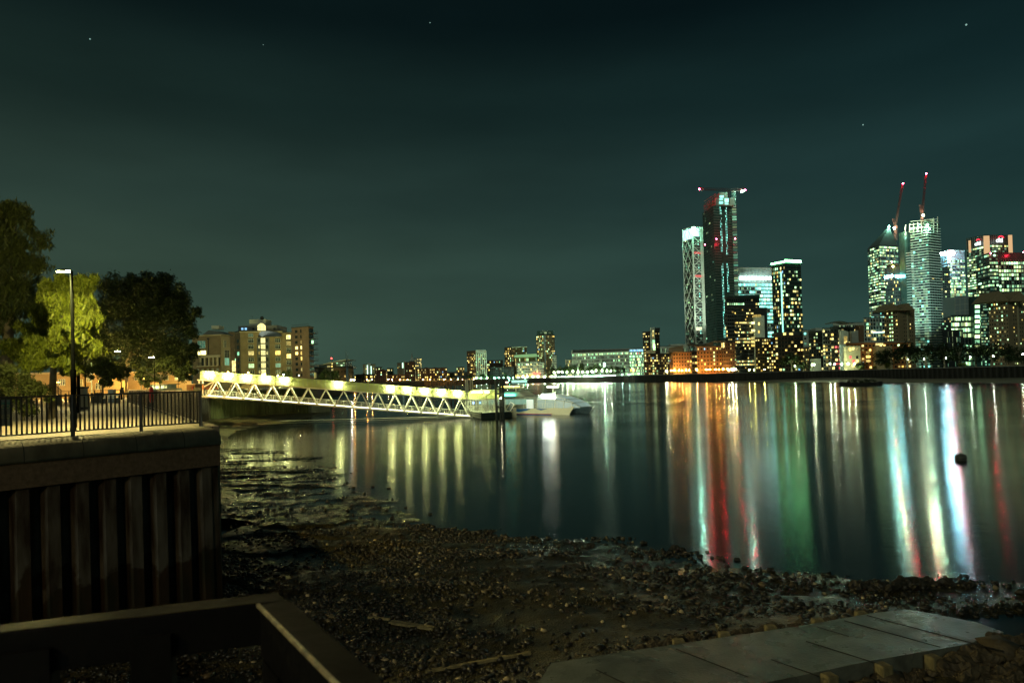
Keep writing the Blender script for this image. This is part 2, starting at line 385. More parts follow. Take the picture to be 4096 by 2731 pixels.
b.face('R', 12, 38, .75, 'office', .92, .6, z1=b.z1-16); b.face('L', 5, 38, .35, 'dim', .7, .5, z1=b.z1-16)
b.band('R', [b.z1-1.5], 1.2, .3, M_wht); b.band('R', [b.z0+3+i*4.9 for i in range(36)], .9, .25, M_blu)
LBR = emit('sign_glare_white', (.35, .85, 1), 380); LRD = emit('sign_glare_red', (1, .35, .4), 120)
text(b.t, 'HSBC', 3785, 1021, 1120, 19, LBR, 0)
p = pt(3805, 1013, 1120); q = 4.2
MB().add([(p.x-q*1.5, p.y, p.z), (p.x-q*.5, p.y, p.z+q), (p.x+q*.5, p.y, p.z+q), (p.x+q*1.5, p.y, p.z), (p.x+q*.5, p.y, p.z-q), (p.x-q*.5, p.y, p.z-q)], [(5, 4, 3, 2, 1, 0)]).build('sign_emblem', LRD, b.t)
b.done()
b = Bld('office_tower', 'office tower with a pyramid roof, left end of the right-hand tower cluster', (3478, 3526, 3600), 981, 1100, 34, 14, M_blu, cap=90)
b.face('L', 9, 44, .72, 'office', .8, .5); b.face('R', 12, 44, .7, 'office', .8, .5); [b.band(q_, [b.z0+1+i*4.45 for i in range(44)], .6, .25, M_steel) for q_ in 'LR']
ap = pt(3556, 905, 1125)
MB().add([(*b.poly[0], b.z1+.5), (*b.poly[1], b.z1+.5), (*b.poly[2], b.z1+.5), (*b.poly[3], b.z1+.5), tuple(ap)], [(0, 1, 4), (1, 2, 4), (2, 3, 4), (3, 0, 4)]).build('pyramid_roof', M_steel, b.t)
beacon(b.t, 3556, 905, 1120, L_CYN, .8, 'roof_light')
b.done()
b = Bld('apartment_tower', 'unfinished tower ringed with pale floor slabs under the right-hand crane', (3650, 3720, 3768), 885, 820, 14, 12, M_grn, cap=40, par=0)
zs = [b.z0+3+i*3.2 for i in range(int((b.z1-b.z0-6)/3.2))]
b.band('L', zs, .55, 1.1, M_wht, 'floor_slab'); b.band('R', zs, .5, 1.4, M_conc, 'floor_slab')
cyb = lambda i, j: (PALE if i in (0, 1, 2, 5, 6) and j < 36 and rnd.random() < .75 else CYAN if rnd.random() < .06 else 0)
b.face('L', 8, len(zs), 0, 'cyan', .85, .7, f=cyb); b.face('R', 5, len(zs), .03, 'dim', .7, .6)
nl = len(zs)
d2 = Bld.__new__(Bld)
pbox(b.t, 'side_wing', M_grn, 3627, 3651, 925, None, 838, 12)
mb = MB()
for i in range(44):
    a = pt(3624, 1000, 835); c = pt(3652, 1000, 828); z = 10+i*3.2
    mb.prism([(a.x, a.y-1), (c.x, c.y-1), (c.x, c.y+1), (a.x, a.y+1)], z, z+.5)
mb.build('side_slab', M_wht, b.t)
# skeletal top storeys
mb = MB()
for i in range(9):
    x = 3622+i*16
    for y0, y1 in ((868+(8-i)*4, 930),):
        a = pt(x, y0, 824); c = pt(x, y1, 824); mb.beam(a, c, .7, .7)
for y in (880, 893, 906): 
    a = pt(3640, y+6, 823); c = pt(3752, y-4, 823); mb.beam(a, c, .6, .6)
mb.build('scaffold', M_steel, b.t)
pbox(b.t, 'lift_core', M_conc, 3704, 3738, 876, 905, 826, 8)
beacon(b.t, 3711, 899, 815, L_WHT, .7, 'work_light'); beacon(b.t, 3717, 917, 815, L_CYN, .6, 'work_light')
b.done()
def crane(label, base, foot_y, tip, D, red, white, back=None):
    a = pt(base[0], base[1], D); t = thing('tower_crane', label, 'crane', (a.x, a.y, pt(base[0], foot_y, D).z), 'tower cranes with red lights')
    mb = MB(); f = pt(base[0]+2, foot_y, D)
    def lattice(p, q, w, n):
        p, q = Vector(p), Vector(q); d = q-p; sd = d.cross(Vector((0, 1, 0))).normalized()*w/2; bk = Vector((0, w, 0))
        for s1 in (-1, 1):
            for o in (Vector((0, 0, 0)), bk): mb.beam(p+sd*s1+o, q+sd*s1+o, .28, .28)
        for i in range(n):
            mb.beam(p+d*(i/n)-sd*(1 if i % 2 else -1), p+d*((i+1)/n)+sd*(1 if i % 2 else -1), .18, .18)
            mb.beam(p+d*(i/n)+bk-sd*(1 if i % 2 else -1), p+d*((i+1)/n)+bk+sd*(1 if i % 2 else -1), .18, .18)
    lattice(f, a, 2.2, 10); mb.build('mast', M_crane, t)
    mb = MB(); tp = pt(tip[0], tip[1], D); lattice(a, tp, 1.5, 18); mb.build('jib', M_crane, t)
    if back: mb = MB(); bp_ = pt(back[0], back[1], D); lattice(a, bp_, 1.6, 4); mb.build('counter_jib', M_crane, t)
    mb = MB(); mb.box(a.x-1.4, a.x+1.4, a.y-1.6, a.y+1, a.z-2.5, a.z+.5).build('cab', M_crane, t)
    beacon(t, red[0], red[1], D-1.5, L_RED, .75)
    if white: beacon(t, white[0], white[1], D-3, L_WHT, .8, 'work_light')
    return t
M_crane = mat('red_crane_paint', (.07, .02, .018), .5, var=.15)
crane('luffing crane with a red tip light, right of the two upright cranes', (3690, 858), 950, (3705, 697), 812, (3705, 695), (3692, 861), (3681, 818))
crane('luffing crane with a red tip light, left of the two upright cranes', (3583, 905), 960, (3611, 737), 840, (3612, 734), (3578, 913), (3572, 874))
b = Bld('office_tower', 'dark rounded tower with a glowing cyan band and yellow lamps near its top', (3545, 3580, 3655), 1066, 850, 14, 6, M_dark)
b.face('L', 6, 26, .25, 'mix', .6, .5, z1=b.z1-13); b.face('R', 12, 26, .16, 'mix', .5, .6, z1=b.z1-13)
LCB = emit('cyan_band', (.28, .95, 1), 75); LYT = emit('yellow_roof_lamp', (.95, .95, .1), 120)
b.band('L', [pt(3560, 1110, 855).z], 3.0, .5, LCB, 'light_band', 0, .95); b.band('R', [pt(3620, 1110, 850).z], 3.4, .5, LCB, 'light_band', .1, .97)
beacon(b.t, 3572, 1066, 848, LYT, 1.1, 'roof_light'); beacon(b.t, 3621, 1062, 846, LYT, 1.2, 'roof_light'); beacon(b.t, 3567, 1048, 846)
pbox(b.t, 'plant_room', M_dark, 3565, 3640, 1054, 1066, 853, 10)
b.done()
def gable(b, xs, yp, ye, D, m, depth=10):
    mb = MB()
    for x0, x1 in xs:
        a = pt(x0, ye, D); c = pt(x1, ye, D); p = pt((x0+x1)/2, yp, D)
        mb.add([(a.x, D-.3, a.z-.5), (c.x, D-.3, a.z-.5), (p.x, D-.3, p.z), (a.x, D+depth, a.z-.5), (c.x, D+depth, a.z-.5), (p.x, D+depth, p.z)], [(0, 1, 2), (3, 5, 4), (0, 2, 5, 3), (1, 4, 5, 2), (0, 3, 4, 1)])
    return mb.build('roof_gable', m, b.t)
b = Bld('apartment_tower', 'tan gabled apartment tower standing before the dark tower with the cyan band', (3540, 3594, 3662), 1240, 600, 9, 9, M_tan, cap=90)
lf = lambda i, j: (WHITE if i in (2, 3) and rnd.random() < .9 else (WARM if rnd.random() < .3 else 0))
b.face('L', 6, 15, 0, 'mix', .5, .42, f=lf); b.face('R', 5, 15, .2, 'mix', .28, .34, u0=.3, u1=.9)
b.fins('R', 1, 1.4, .5, M_cream, 'stair_rib', u0=.55); gable(b, ((3540, 3600), (3600, 3662)), 1212, 1240, 597, M_tan, 22)
b.done()
b = Bld('apartment_tower', 'tan gabled apartment tower at the right edge of the photo', (3958, 4036, 4120), 1203, 540, 9, 12, M_tan, cap=90)
b.face('L', 8, 16, .42, 'mix', .42, .38); b.face('R', 6, 16, .25, 'mix', .28, .34, u0=.2, u1=.8)
b.fins('R', 1, 1.4, .5, M_cream, 'stair_rib', u0=.45); gable(b, ((3960, 4036), (4036, 4116)), 1163, 1203, 537, M_tan, 22)
b.done()
b = Bld('office_block', 'low glass office block with bright open floors below the sign tower', (3806, 3806, 3925), 1262, 700, 0, 3, M_grn, back=30)
b.face('F', 18, 9, .85, 'office', .85, .6); b.fins('F', 10, .4, .5, M_steel, 'mullion')
pbox(b.t, 'upper_storey', M_blu, 3820, 3900, 1186, 1262, 706, 20); pbox(b.t, 'stair_tower', M_grn, 3897, 3922, 1185, None, 697, 6)
for k, (x0, x1, y0, y1, m) in enumerate(((3901, 3919, 1200+i*20, 1212+i*20, WHITE) for i in range(10))): pbox(b.t, 'window', m, x0, x1, y0, y1, 696.6, .5)
mb = MB()
for i in range(5): p, q = pt(3820+i*20, 1190, 705.5), pt(3820+i*20, 1262, 705.5); mb.beam(p, q, .4, .3)
for i in range(3): p, q = pt(3820, 1196+i*24, 705.5), pt(3900, 1188+i*24, 705.5); mb.beam(p, q, .3, .4)
mb.build('facade_grid', M_wht, b.t)
b.done()
b = Bld('office_block', 'dark slatted lower block left of the bright open office floors', (3772, 3772, 3856), 1322, 680, 0, 2, M_dark, back=20)
b.face('F', 20, 6, .12, 'office', .35, .8); b.done()
b = Bld('office_block', 'louvred green glass office slab beside the tan tower at the right edge', (3922, 3922, 3962), 1160, 720, 0, 2, M_grn, back=30)
b.face('F', 6, 26, .45, 'pale', .9, .5); b.done()
b = Bld('office_tower', 'narrow dark glass tower between the slab-ringed tower and the sign tower', (3768, 3768, 3806), 1070, 830, 0, 6, M_dark, back=25)
b.face('F', 5, 40, .28, 'mix', .7, .5); b.done()
b = Bld('office_block', 'stepped white-framed office block with a floodlit arch left of the tan gabled tower', (3458, 3458, 3541), 1272, 650, 0, 4, M_blu, back=30, cap=60)
b.face('F', 9, 6, .3, 'mix', .8, .6, z0=b.z1-22); b.face('F', 5, 9, .5, 'warm', .3, .4, u1=.4, z1=b.z1-24)
for x0, x1, y0, y1 in ((3494, 3538, 1326, 1331),): pbox(b.t, 'floodlit_arch', emit('arch_light', (.6, 1, .8), 2.2), x0, x1, y0, y1, 648, 1)
b.fins('F', 8, .6, .5, M_wht, 'mullion'); b.done()
b = Bld('office_block', 'far office block with a rising white roof grid', (3335, 3335, 3460), 1292, 720, 0, 6, M_wht, back=40)
b.face('F', 16, 5, .1, 'pale', .6, .6); b.done()
b = Bld('office_tower', 'bluish lit lower office block at the foot of the pyramid-roofed tower', (3488, 3488, 3540), 1240, 900, 0, 6, M_blu, back=30)
b.face('F', 10, 12, .8, 'cyan', .8, .5); b.done()
b = Bld('office_block', 'long white flat-roofed block right of the green-topped tower', (3213, 3213, 3325), 1322, 650, 0, 6, M_wht, back=30)
b.face('F', 6, 8, .3, 'cyan', .4, .4); pbox(b.t, 'roof_plant', M_wht, 3262, 3340, 1311, 1322, 652, 12); b.done()
# ---- waterfront flats on the right
b = Bld('apartment_block', 'low orange and cream apartment block half hidden by the dark riverside trees', (3386, 3386, 3645), 1372, 460, 0, 12, M_org, back=18, cap=90)
b.face('F', 18, 6, .33, 'warm', .5, .42, frame=False); b.balconies('F', 3, 4, .1, .3)
pbox(b.t, 'cream_bay', M_cream, 3386, 3443, 1384, None, 456.5, 4); pbox(b.t, 'tan_bay', M_tan, 3505, 3570, 1384, None, 458, 4)
for i, (x, y) in enumerate(((3401, 1396), (3414, 1394), (3429, 1394), (3429, 1428), (3429, 1444), (3414, 1444), (3402, 1428), (3413, 1462))):
    pbox(b.t, 'window', [WARM, WARM, WARM, GLASS, WARM, REDW, REDW, WARM][i], x-4, x+4, y-5, y+6, 456.2, .4)
pbox(b.t, 'glazed_penthouse', WARM, 3505, 3533, 1372, 1381, 455.9, 1)
for i in range(3): pbox(b.t, 'bay_window', WARM, 3468, 3482, 1404+i*17, 1414+i*17, 456, 1.2)
b.roof.data.materials[0] = M_steel
b.done()
b = Bld('apartment_block', 'apartment block with a dark curved roof and slanted pale gable walls', (3324, 3324, 3458), 1310, 480, 0, 8, M_dark, back=18, cap=90)
b.face('F', 10, 10, .42, 'warm', .6, .5, f=lambda i, j: (REDW if i in (1, 2) and j < 6 and rnd.random() < .45 else (rnd.random() < .4)))
b.balconies('F', 4, 8, 0, .5)
for x0, x1, ya, yb in ((3364, 3393, 1318, 1326), (3407, 3444, 1324, 1319)):
    a, c = pt(x0, 1350, 476), pt(x1, 1350, 476); za, zc = pt(x0, ya, 476).z, pt(x1, yb, 476).z; mb = MB()
    mb.prism([(a.x, 475.5), (c.x, 475.5), (c.x, 479), (a.x, 479)], 20, [za, zc, zc, za]).build('slanted_wall', M_conc, b.t)
pbox(b.t, 'window', WARM, 3377, 3389, 1345, 1360, 475.2, .5); pbox(b.t, 'window', WARM, 3377, 3389, 1363, 1374, 475.2, .5)
pbox(b.t, 'brown_end_wall', M_brown, 3440, 3458, 1300, None, 474, 6); pbox(b.t, 'blue_screen_wall', M_blu, 3366, 3386, 1378, None, 470, 3)
a, c = pt(3324, 1296, 474), pt(3412, 1293, 474); mb = MB(); pr = [(-1+.0, 0)]
path = []
for i in range(9):
    u = i/8; path.append(((a.x+(c.x-a.x)*u, 473, a.z+(c.z-a.z)*u+1.3*math.sin(math.pi*min(1, u*1.2+.1))), (0, 1, 0), (0, 0, 1)))
mb.sweep(path, [(0, 0), (10, 0), (10, .6), (0, .6)], closed=True).build('curved_roof', M_roof, b.t)
b.done()
b = Bld('apartment_block', 'grey balconied apartment block left of the curved-roof block', (3292, 3292, 3330), 1314, 500, 0, 4, M_conc, back=18, cap=90)
b.face('F', 4, 11, .42, 'warm', .6, .5); b.balconies('F', 2, 10, 0, 1); b.done()
b = Bld('apartment_block', 'dark apartment block beside the low white lit porch near the right bank', (3236, 3236, 3292), 1326, 520, 0, 4, M_dark, back=18, cap=60)
b.face('F', 6, 11, .22, 'mix', .5, .5); b.balconies('F', 2, 9, 0, 1)
pbox(b.t, 'white_porch', M_wht, 3254, 3284, 1434, None, 514, 5)
b.done()
b = Bld('apartment_block', 'small tan block in the gap right of the tree by the dark flats', (3212, 3212, 3240), 1390, 560, 0, 3, M_tan, back=14)
b.face('F', 5, 7, .3, 'warm', .4, .4); b.done()
b = Bld('apartment_block', 'dark apartment block with a glazed penthouse behind the round riverside tree', (3101, 3101, 3214), 1343, 560, 0, 8, M_dbrn, back=20, cap=90)
b.face('F', 9, 9, .3, 'warm', .55, .5); b.balconies('F', 3, 8, 0, 1)
pbox(b.t, 'penthouse', M_dark, 3108, 3200, 1329, 1343, 566, 12)
for x0, x1 in ((3134, 3144), (3158, 3172)): pbox(b.t, 'penthouse_window', WARM, x0, x1, 1331, 1340, 565.6, .5)
b.done()
b = Bld('apartment_block', 'dark balconied flats sprinkled with lit windows, right of the red-trimmed block', (3022, 3022, 3102), 1352, 560, 0, 4, M_dbrn, back=20, cap=90)
b.face('F', 9, 11, .42, 'warm', .5, .5); b.balconies('F', 4, 10, 0, 1); b.done()
b = Bld('apartment_tower', 'dark apartment tower with thin red roof trim and a pale windowless panel', (2941, 2941, 3072), 1230, 600, 0, 14, M_dark, back=20, cap=90, roof=M_crane)
b.face('F', 14, 20, .3, 'warm', .6, .42, u1=.62, f=lambda i, j: (rnd.random() < (.85 if j in (2, 3, 9, 10, 12, 15) else .12)))
pbox(b.t, 'pale_panel', M_wht, 3022, 3061, 1262, None, 603, 4); pbox(b.t, 'lit_lantern', WARM, 3018, 3044, 1258, 1267, 602, 3)
for i in range(7): pbox(b.t, 'window', WARM, 3006, 3019, 1287+i*15, 1296+i*15, 603.5, .5) if i not in (1, 3) else None
for y in (1290, 1322): pbox(b.t, 'window', WARM, 3034, 3038, y, y+10, 602.6, .5)
b.balconies('F', 4, 8, .1, .6, z1=b.z0+30)
b.done()
b = Bld('apartment_tower', 'dark stepped apartment tower at the foot of the tallest dark skyscraper', (2901, 2911, 3042), 1190, 640, 4, 8, M_dark, cap=90)
b.face('R', 15, 19, .22, 'warm', .6, .42, f=lambda i, j: (WHITE if j == 17 and i < 8 else rnd.random() < .2)); b.face('L', 2, 19, .3, 'warm', .6, .5)
pbox(b.t, 'glazed_parapet', M_grn, 2911, 3040, 1180, 1190, 642, 10); b.band('R', [b.z0+4+i*3.4 for i in range(19)], .3, .3, M_conc)
b.done()
b = Bld('apartment_tower', 'dark glass apartment tower outlined in green light at its roof', (3092, 3146, 3210), 1047, 700, 14, 8, M_grn, cap=100)
b.face('L', 8, 27, .42, 'mix', .5, .6, z1=b.z1-4); b.face('R', 9, 27, .42, 'mix', .8, .5, z1=b.z1-4)
b.band('L', [b.z0+4+i*4.1 for i in range(27)], .25, .4, M_steel); b.band('R', [b.z0+4+i*4.1 for i in range(27)], .25, .5, M_steel)
LGR = emit('green_roof_light', (.25, 1, .38), 20)
b.band('L', [b.z1-.6], 1.5, .7, LGR, 'light_band'); b.band('R', [b.z1-.2], 2.4, .7, LGR, 'light_band')
b.fins('L', 1, 1.2, .6, CYAN, 'lit_stairwell', u0=.72, z1=b.z1-10)
b.done()
b = Bld('office_tower', 'brilliantly lit white office slab between the tallest tower and the green-topped tower', (2957, 2957, 3104), 1072, 950, 0, 12, M_blu, back=40, cap=60)
n = 17; zt = pt(3000, 1130, 950).z
b.face('F', 26, 24, .93, 'cyan', .82, .62, z1=zt)
for i in range(10): pbox(b.t, 'bright_bay', emit('bright_bay', (.7, 1, .95), 8), 2959+i*14.4, 2970+i*14.4, 1106, 1118, 948.5, .8)
b.fins('F', 27, .5, .7, M_wht, 'screen_fin', z0=zt); b.band('F', [b.z1-1], 1.6, .9, M_wht)
b.done()
b = Bld('skyscraper', 'tallest dark glass skyscraper, still topped by raw concrete floors and a level crane', (2819, 2863, 2938), 822, 857, 40, 10, M_grn, cap=60, par=0)
LIN = lambda i, j: (CYAN if i in (6, 7, 11, 12) and rnd.random() < .75 and j not in (41, 42, 43) and j > 12 else (WARM if j in (8, 9) and i < 3 else 0))
b.face('R', 18, 62, 0, 'cyan', .22, .7, f=LIN, dark=False); b.face('L', 10, 62, .06, 'pale', .5, .5, dark=False)
b.band('R', [b.z0+4+i*3.4 for i in range(61)], .18, .25, M_steel, u1=.36); b.band('R', [b.z0+4+i*3.4 for i in range(61)], .18, .25, M_steel, u0=.7)
b.band('L', [b.z0+4+i*3.4 for i in range(61)], .18, .2, M_dark)
mb = MB()
for i in range(64):
    zz = b.z0+26+i*3.25; u = (zz-b.z0)/(b.z1-b.z0); c = b.R+Vector((.2, 0)); mb.box(c.x, c.x+5.2, c.y, c.y+1.5, zz, zz+1.9, 0 if i % 3 else 1)
mb.build('hoist_tower', [PALE, M_steel], b.t)
pbox(b.t, 'raw_storeys', M_conc, 2863, 2938, 792, 822, 861, 34); pbox(b.t, 'lift_core', M_conc, 2877, 2911, 769, 792, 866, 20)
for x, y in ((2884, 797), (2884, 810), (2906, 797), (2906, 804), (2906, 814), (2886, 786)): pbox(b.t, 'work_lit_opening', CYAN, x-6, x+8, y-3, y+4, 860, .8)
mb = MB()
for i in range(8):
    x = 2817+i*6.6; mb.beam(pt(x, 796+(7-i)*5.5-16, 880-i*2), pt(x, 850-i*4, 880-i*2), .5, .5)
for k in range(5): mb.beam(pt(2816, 806+k*11, 892), pt(2864, 776+k*11, 862), .5, .6)
mb.build('open_floor_frame', M_brown, b.t)
beacon(b.t, 2866, 956, 845); beacon(b.t, 2941, 955, 845); beacon(b.t, 2820, 979, 850)
b.done()
t = thing('tower_crane', 'level crane across the top of the tallest skyscraper with a red light at each end', 'crane', tuple(pt(2913, 800, 860)), 'tower cranes with red lights')
mb = MB(); a, c = pt(2800, 760, 862), pt(2980, 764, 862)
for dz, dy in ((0, -1), (0, 1), (2.6, 0)): mb.beam(a+Vector((0, dy, dz)), c+Vector((0, dy, dz)), .35, .35)
for i in range(40):
    p = a.lerp(c, i/40); q = a.lerp(c, (i+1)/40); mb.beam(p+Vector((0, -1, 0 if i % 2 else 2.6)), q+Vector((0, -1, 2.6 if i % 2 else 0)), .22, .22)
mb.build('jib', M_crane, t)
mb = MB()
for dx in (-1, 1):
    for dy in (-1, 1): p = pt(2913, 764, 862); mb.box(p.x+dx-.2, p.x+dx+.2, p.y+dy-.2, p.y+dy+.2, p.z-16, p.z+1)
for i in range(7): p = pt(2913, 764, 862); mb.beam((p.x-1, p.y-1, p.z-16+i*2.3), (p.x+1, p.y-1, p.z-16+(i+1)*2.3), .2, .2)
mb.build('mast', M_crane, t)
pbox(t, 'counterweight', M_conc, 2964, 2972, 761, 772, 861, 3)
beacon(t, 2797, 757, 860, r=.9); beacon(t, 2981, 761, 860, r=.8); beacon(t, 2972, 765, 859, L_CYN, .8, 'work_light')
# lattice tower
b = Bld('skyscraper', 'slim tower wrapped in a white diagonal lattice, left of the tallest skyscraper', (2740, 2778, 2820), 906, 990, 20, 6, M_dark, cap=60, roof=M_wht)
b.face('L', 6, 52, .08, 'pale', .5, .6, z1=b.z1-16); b.face('R', 5, 52, .12, 'cyan', .45, .6, z1=b.z1-16, f=lambda i, j: (CYAN if i == 2 and rnd.random() < .25 else 0))
M_lat = mat('white_lattice', (.72, .78, .66), .5, var=.06)
def lat(A, B, z0, z1, cols, rows, r):
    mb = MB(); d = B-A; n = Vector((d.y, -d.x)).normalized()*.9
    P = lambda u, v: Vector((A.x+d.x*u+n.x, A.y+d.y*u+n.y, z0+(z1-z0)*v))
    for j in range(rows):
        for i in range(cols):
            u0, u1 = i/cols, (i+1)/cols; v0, v1 = j/rows, (j+1)/rows
            mb.beam(P(u0, v0), P(u1, v1), r, .5); mb.beam(P(u1, v0), P(u0, v1), r, .5)
    for u in (0, 1): mb.beam(P(u, 0), P(u, 1), r*1.2, .6)
    return mb
zc = b.z1-17
lat(b.L, b.C, b.z0, b.z1, 2, 11, .6).build('lattice', M_lat, b.t); m2 = lat(b.C, b.R, b.z0, b.z1, 1, 15, .8)
for f_ in range(50): pass
m2.build('lattice', M_lat, b.t); b.band('R', [b.z0+4+i*4 for i in range(49)], .35, .5, M_lat); b.band('L', [b.z0+4+i*4 for i in range(49)], .25, .3, M_conc)
b.fins('R', 6, .5, 1.0, M_lat, 'edge_fin', u0=.72, u1=1.0)
LCR = emit('crown_light', (.55, 1, .95), 1.7)
b.band('L', [zc], 15, .3, LCR, 'lit_crown'); b.band('R', [zc+3], 12, .3, LCR, 'lit_crown', .03, .62)
for zf in (pt(2790, 1015, 990).z, pt(2790, 1108, 990).z): b.band('R', [zf], 3.2, .55, emit('red_band', (1, .16, .14), .8), 'red_light_band', .0, .95)
b.band('R', [pt(2800, 1321, 990).z], 5, .55, emit('amenity_light', (.9, 1, .6), 1.3), 'lit_floor', .05, .6)
beacon(b.t, 2777, 912, 978, L_CYN, 1.0, 'crown_floodlight')
b.done()
# ---- brick warehouse flats lit by orange lamps
b = Bld('warehouse_block', 'long brown brick flats with a sloping mono-pitch roof behind the orange promenade lamps', (2678, 2692, 2768), 1409, 690, 6, 4, M_org2 if False else M_brown, cap=90)
b.face('R', 7, 6, .2, 'warm', .38, .45); b.face('L', 3, 7, .3, 'warm', .3, .4)
a, c = pt(2674, 1391, 686), pt(2731, 1381, 686)
MB().prism([(a.x, 685), (c.x, 685), (c.x, 700), (a.x, 700)], b.z1, [a.z, c.z, c.z, a.z]).build('sloping_roof', M_roof, b.t)
b.done()
b = Bld('warehouse_block', 'recessed dark bay of stacked balconies between two brown brick flats', (2767, 2767, 2790), 1405, 672, 0, 1, M_dbrn, back=14)
b.face('F', 2, 7, .4, 'warm', .7, .5); b.balconies('F', 1, 7, 0, 1); b.done()
a, c = pt(2755, 1376, 690), pt(2795, 1384, 690)
MB().prism([(a.x, 688), (c.x, 688), (c.x, 700), (a.x, 700)], a.z-.6, [a.z+.6, c.z+.1, c.z+.1, a.z+.6]).build('roof', M_roof, b.t)
b = Bld('warehouse_block', 'brown brick flats with a bright stacked stair window right of the recessed bay', (2788, 2788, 2888), 1386, 650, 0, 4, M_brown, back=18, cap=90)
b.face('F', 8, 7, .12, 'warm', .35, .45, f=lambda i, j: (WHITE if i == 5 and 1 < j < 6 else rnd.random() < .12))
a, c = pt(2795, 1382, 652), pt(2852, 1366, 652)
MB().prism([(a.x, 652), (c.x, 652), (c.x, 662), (a.x, 662)], b.z1, [a.z, c.z, c.z, a.z]).build('sloping_roof', M_roof, b.t)
b.done()
b = Bld('warehouse_block', 'dark brick flats with a flat projecting roof, right end of the orange-lit row', (2886, 2886, 2946), 1369, 620, 0, 4, M_dbrn, back=18, cap=90)
b.face('F', 7, 8, .25, 'warm', .35, .42); pbox(b.t, 'roof_canopy', M_roof, 2862, 2905, 1362, 1366, 618, 12)
for i in range(3): pbox(b.t, 'stair_window', WARM, 2886+i*4, 2888.6+i*4, 1371, 1390, 619.3, .4)
b.done()
b = Bld('apartment_block', 'brick block with a column of lit balconies below the round dark tower', (2578, 2578, 2632), 1404, 760, 0, 3, M_brown, back=18, cap=90)
b.face('F', 7, 9, .4, 'warm', .6, .5, f=lambda i, j: rnd.random() < (.6 if 2 <= i <= 4 and j < 8 else .2)); b.balconies('F', 2, 7, .25, .7)
pbox(b.t, 'glazed_top', M_cream, 2584, 2622, 1401, 1413, 757, 4); b.done()
b = Bld('apartment_block', 'plain tan-brown flats left of the mono-pitch roofed brick row', (2632, 2632, 2678), 1415, 740, 0, 3, M_dbrn, back=18, cap=60)
b.face('F', 7, 8, .32, 'warm', .5, .5); b.done()
b = Bld('office_block', 'low white office roofs far behind the brown brick flats', (2637, 2637, 2756), 1386, 900, 0, 6, M_wht, back=30)
b.face('F', 20, 4, .2, 'pale', .5, .5); pbox(b.t, 'upper_roof', M_wht, 2682, 2752, 1376, 1386, 904, 14); b.done()
b = Bld('apartment_tower', 'dark round apartment tower with a pale glazed stair core', (2573, 2600, 2640), 1326, 800, 9, 9, M_dbrn, cap=60)
b.face('L', 5, 16, .3, 'warm', .5, .45); b.face('R', 7, 16, .16, 'warm', .45, .45); b.balconies('L', 2, 12, 0, 1); b.balconies('R', 1, 12, .75, 1)
core = pbox(b.t, 'stair_core', M_wht, 2605, 2620, 1309, 1411, 795, 6)
for i in range(4): pbox(b.t, 'porthole', WARM, 2611, 2614.5, 1322+i*8.6, 1326+i*8.6, 794.6, .5)
for i in range(6): pbox(b.t, 'stair_window', WHITE, 2610+i*.8, 2619+i*.8, 1360+i*8.5, 1367+i*8.5, 794.6, .5)
pbox(b.t, 'plant_room', M_roof, 2604, 2640, 1311, 1326, 803, 8); b.done()
b = Bld('office_block', 'long pale stone office building with a lit row under its set-back top floor', (2289, 2289, 2520), 1412, 960, 0, -30, M_conc, back=30, cap=100)
b.face('F', 46, 7, .3, 'office', .5, .5, f=lambda i, j: (WHITE if j == 6 and rnd.random() < .8 else (rnd.random() < (.75 if i > 36 and j < 3 else .2))))
pbox(b.t, 'top_storey', M_conc, 2289, 2578, 1396, 1411, 966, 14, )
mb = MB()
for i in range(58): p = pt(2292+i*5, 1397, 965.5); mb.box(p.x, p.x+.9, 965.2, 966.2, p.z-4.4, p.z-.6)
mb.build('window', GLASS, b.t, kind='stuff'); b.done()
b = Bld('office_block', 'glassy office end block with every floor lit, left of the brick flats', (2519, 2519, 2577), 1395, 900, 0, -6, M_blu, back=25, cap=100)
b.face('F', 12, 9, .8, 'office', .82, .6, f=lambda i, j: (BLUE if j == 8 else (REDW if j == 7 and i in (6, 8) else rnd.random() < .8)))
for i in range(6): pbox(b.t, 'ground_arch', WARM, 2521+i*9, 2528+i*9, 1474, 1486, 897, 1)
b.done()
b = Bld('office_block', 'small pale low block just left of the long stone offices', (2262, 2262, 2290), 1438, 965, 0, 2, M_conc, back=20)
b.face('F', 6, 5, .25, 'mix', .5, .5); b.done()
b = Bld('apartment_tower', 'tallest tower of the distant centre group, with a glassy top', (2147, 2170, 2220), 1340, 1120, 14, 8, M_tan, cap=100)
b.face('L', 6, 20, .4, 'mix', .5, .5); b.face('R', 9, 20, .38, 'mix', .5, .5); b.fins('R', 1, 2.4, .6, M_blu, 'glass_bay', u0=.2)
pbox(b.t, 'glazed_top', M_grn, 2149, 2213, 1323, 1340, 1124, 18); b.band('R', [b.z1+6.5], .6, -2, M_wht, 'roof_rim')
for i in range(3): pbox(b.t, 'glazed_window', PALE, 2160+i*17, 2170+i*17, 1328, 1334, 1123, .6)
b.done()
b = Bld('apartment_block', 'slim pale block leaning on the right side of the tallest distant centre tower', (2208, 2208, 2227), 1421, 1100, 0, 3, M_wht, back=15)
b.face('F', 4, 9, .2, 'mix', .4, .5); b.done()
b = Bld('apartment_tower', 'square brown and tan tower left of the tallest distant centre tower', (2019, 2049, 2108), 1388, 1125, 14, 8, M_brown, cap=100)
b.face('L', 7, 13, .42, 'warm', .5, .5); b.face('R', 12, 13, .2, 'mix', .5, .5); pbox(b.t, 'roof_terrace', M_wht, 2046, 2109, 1386, 1388, 1116, 12); b.done()
b = Bld('apartment_block', 'broad tan block under a sloping green-lit roof in the distant centre', (2060, 2060, 2148), 1430, 1115, 0, 2, M_tan, back=20, cap=90)
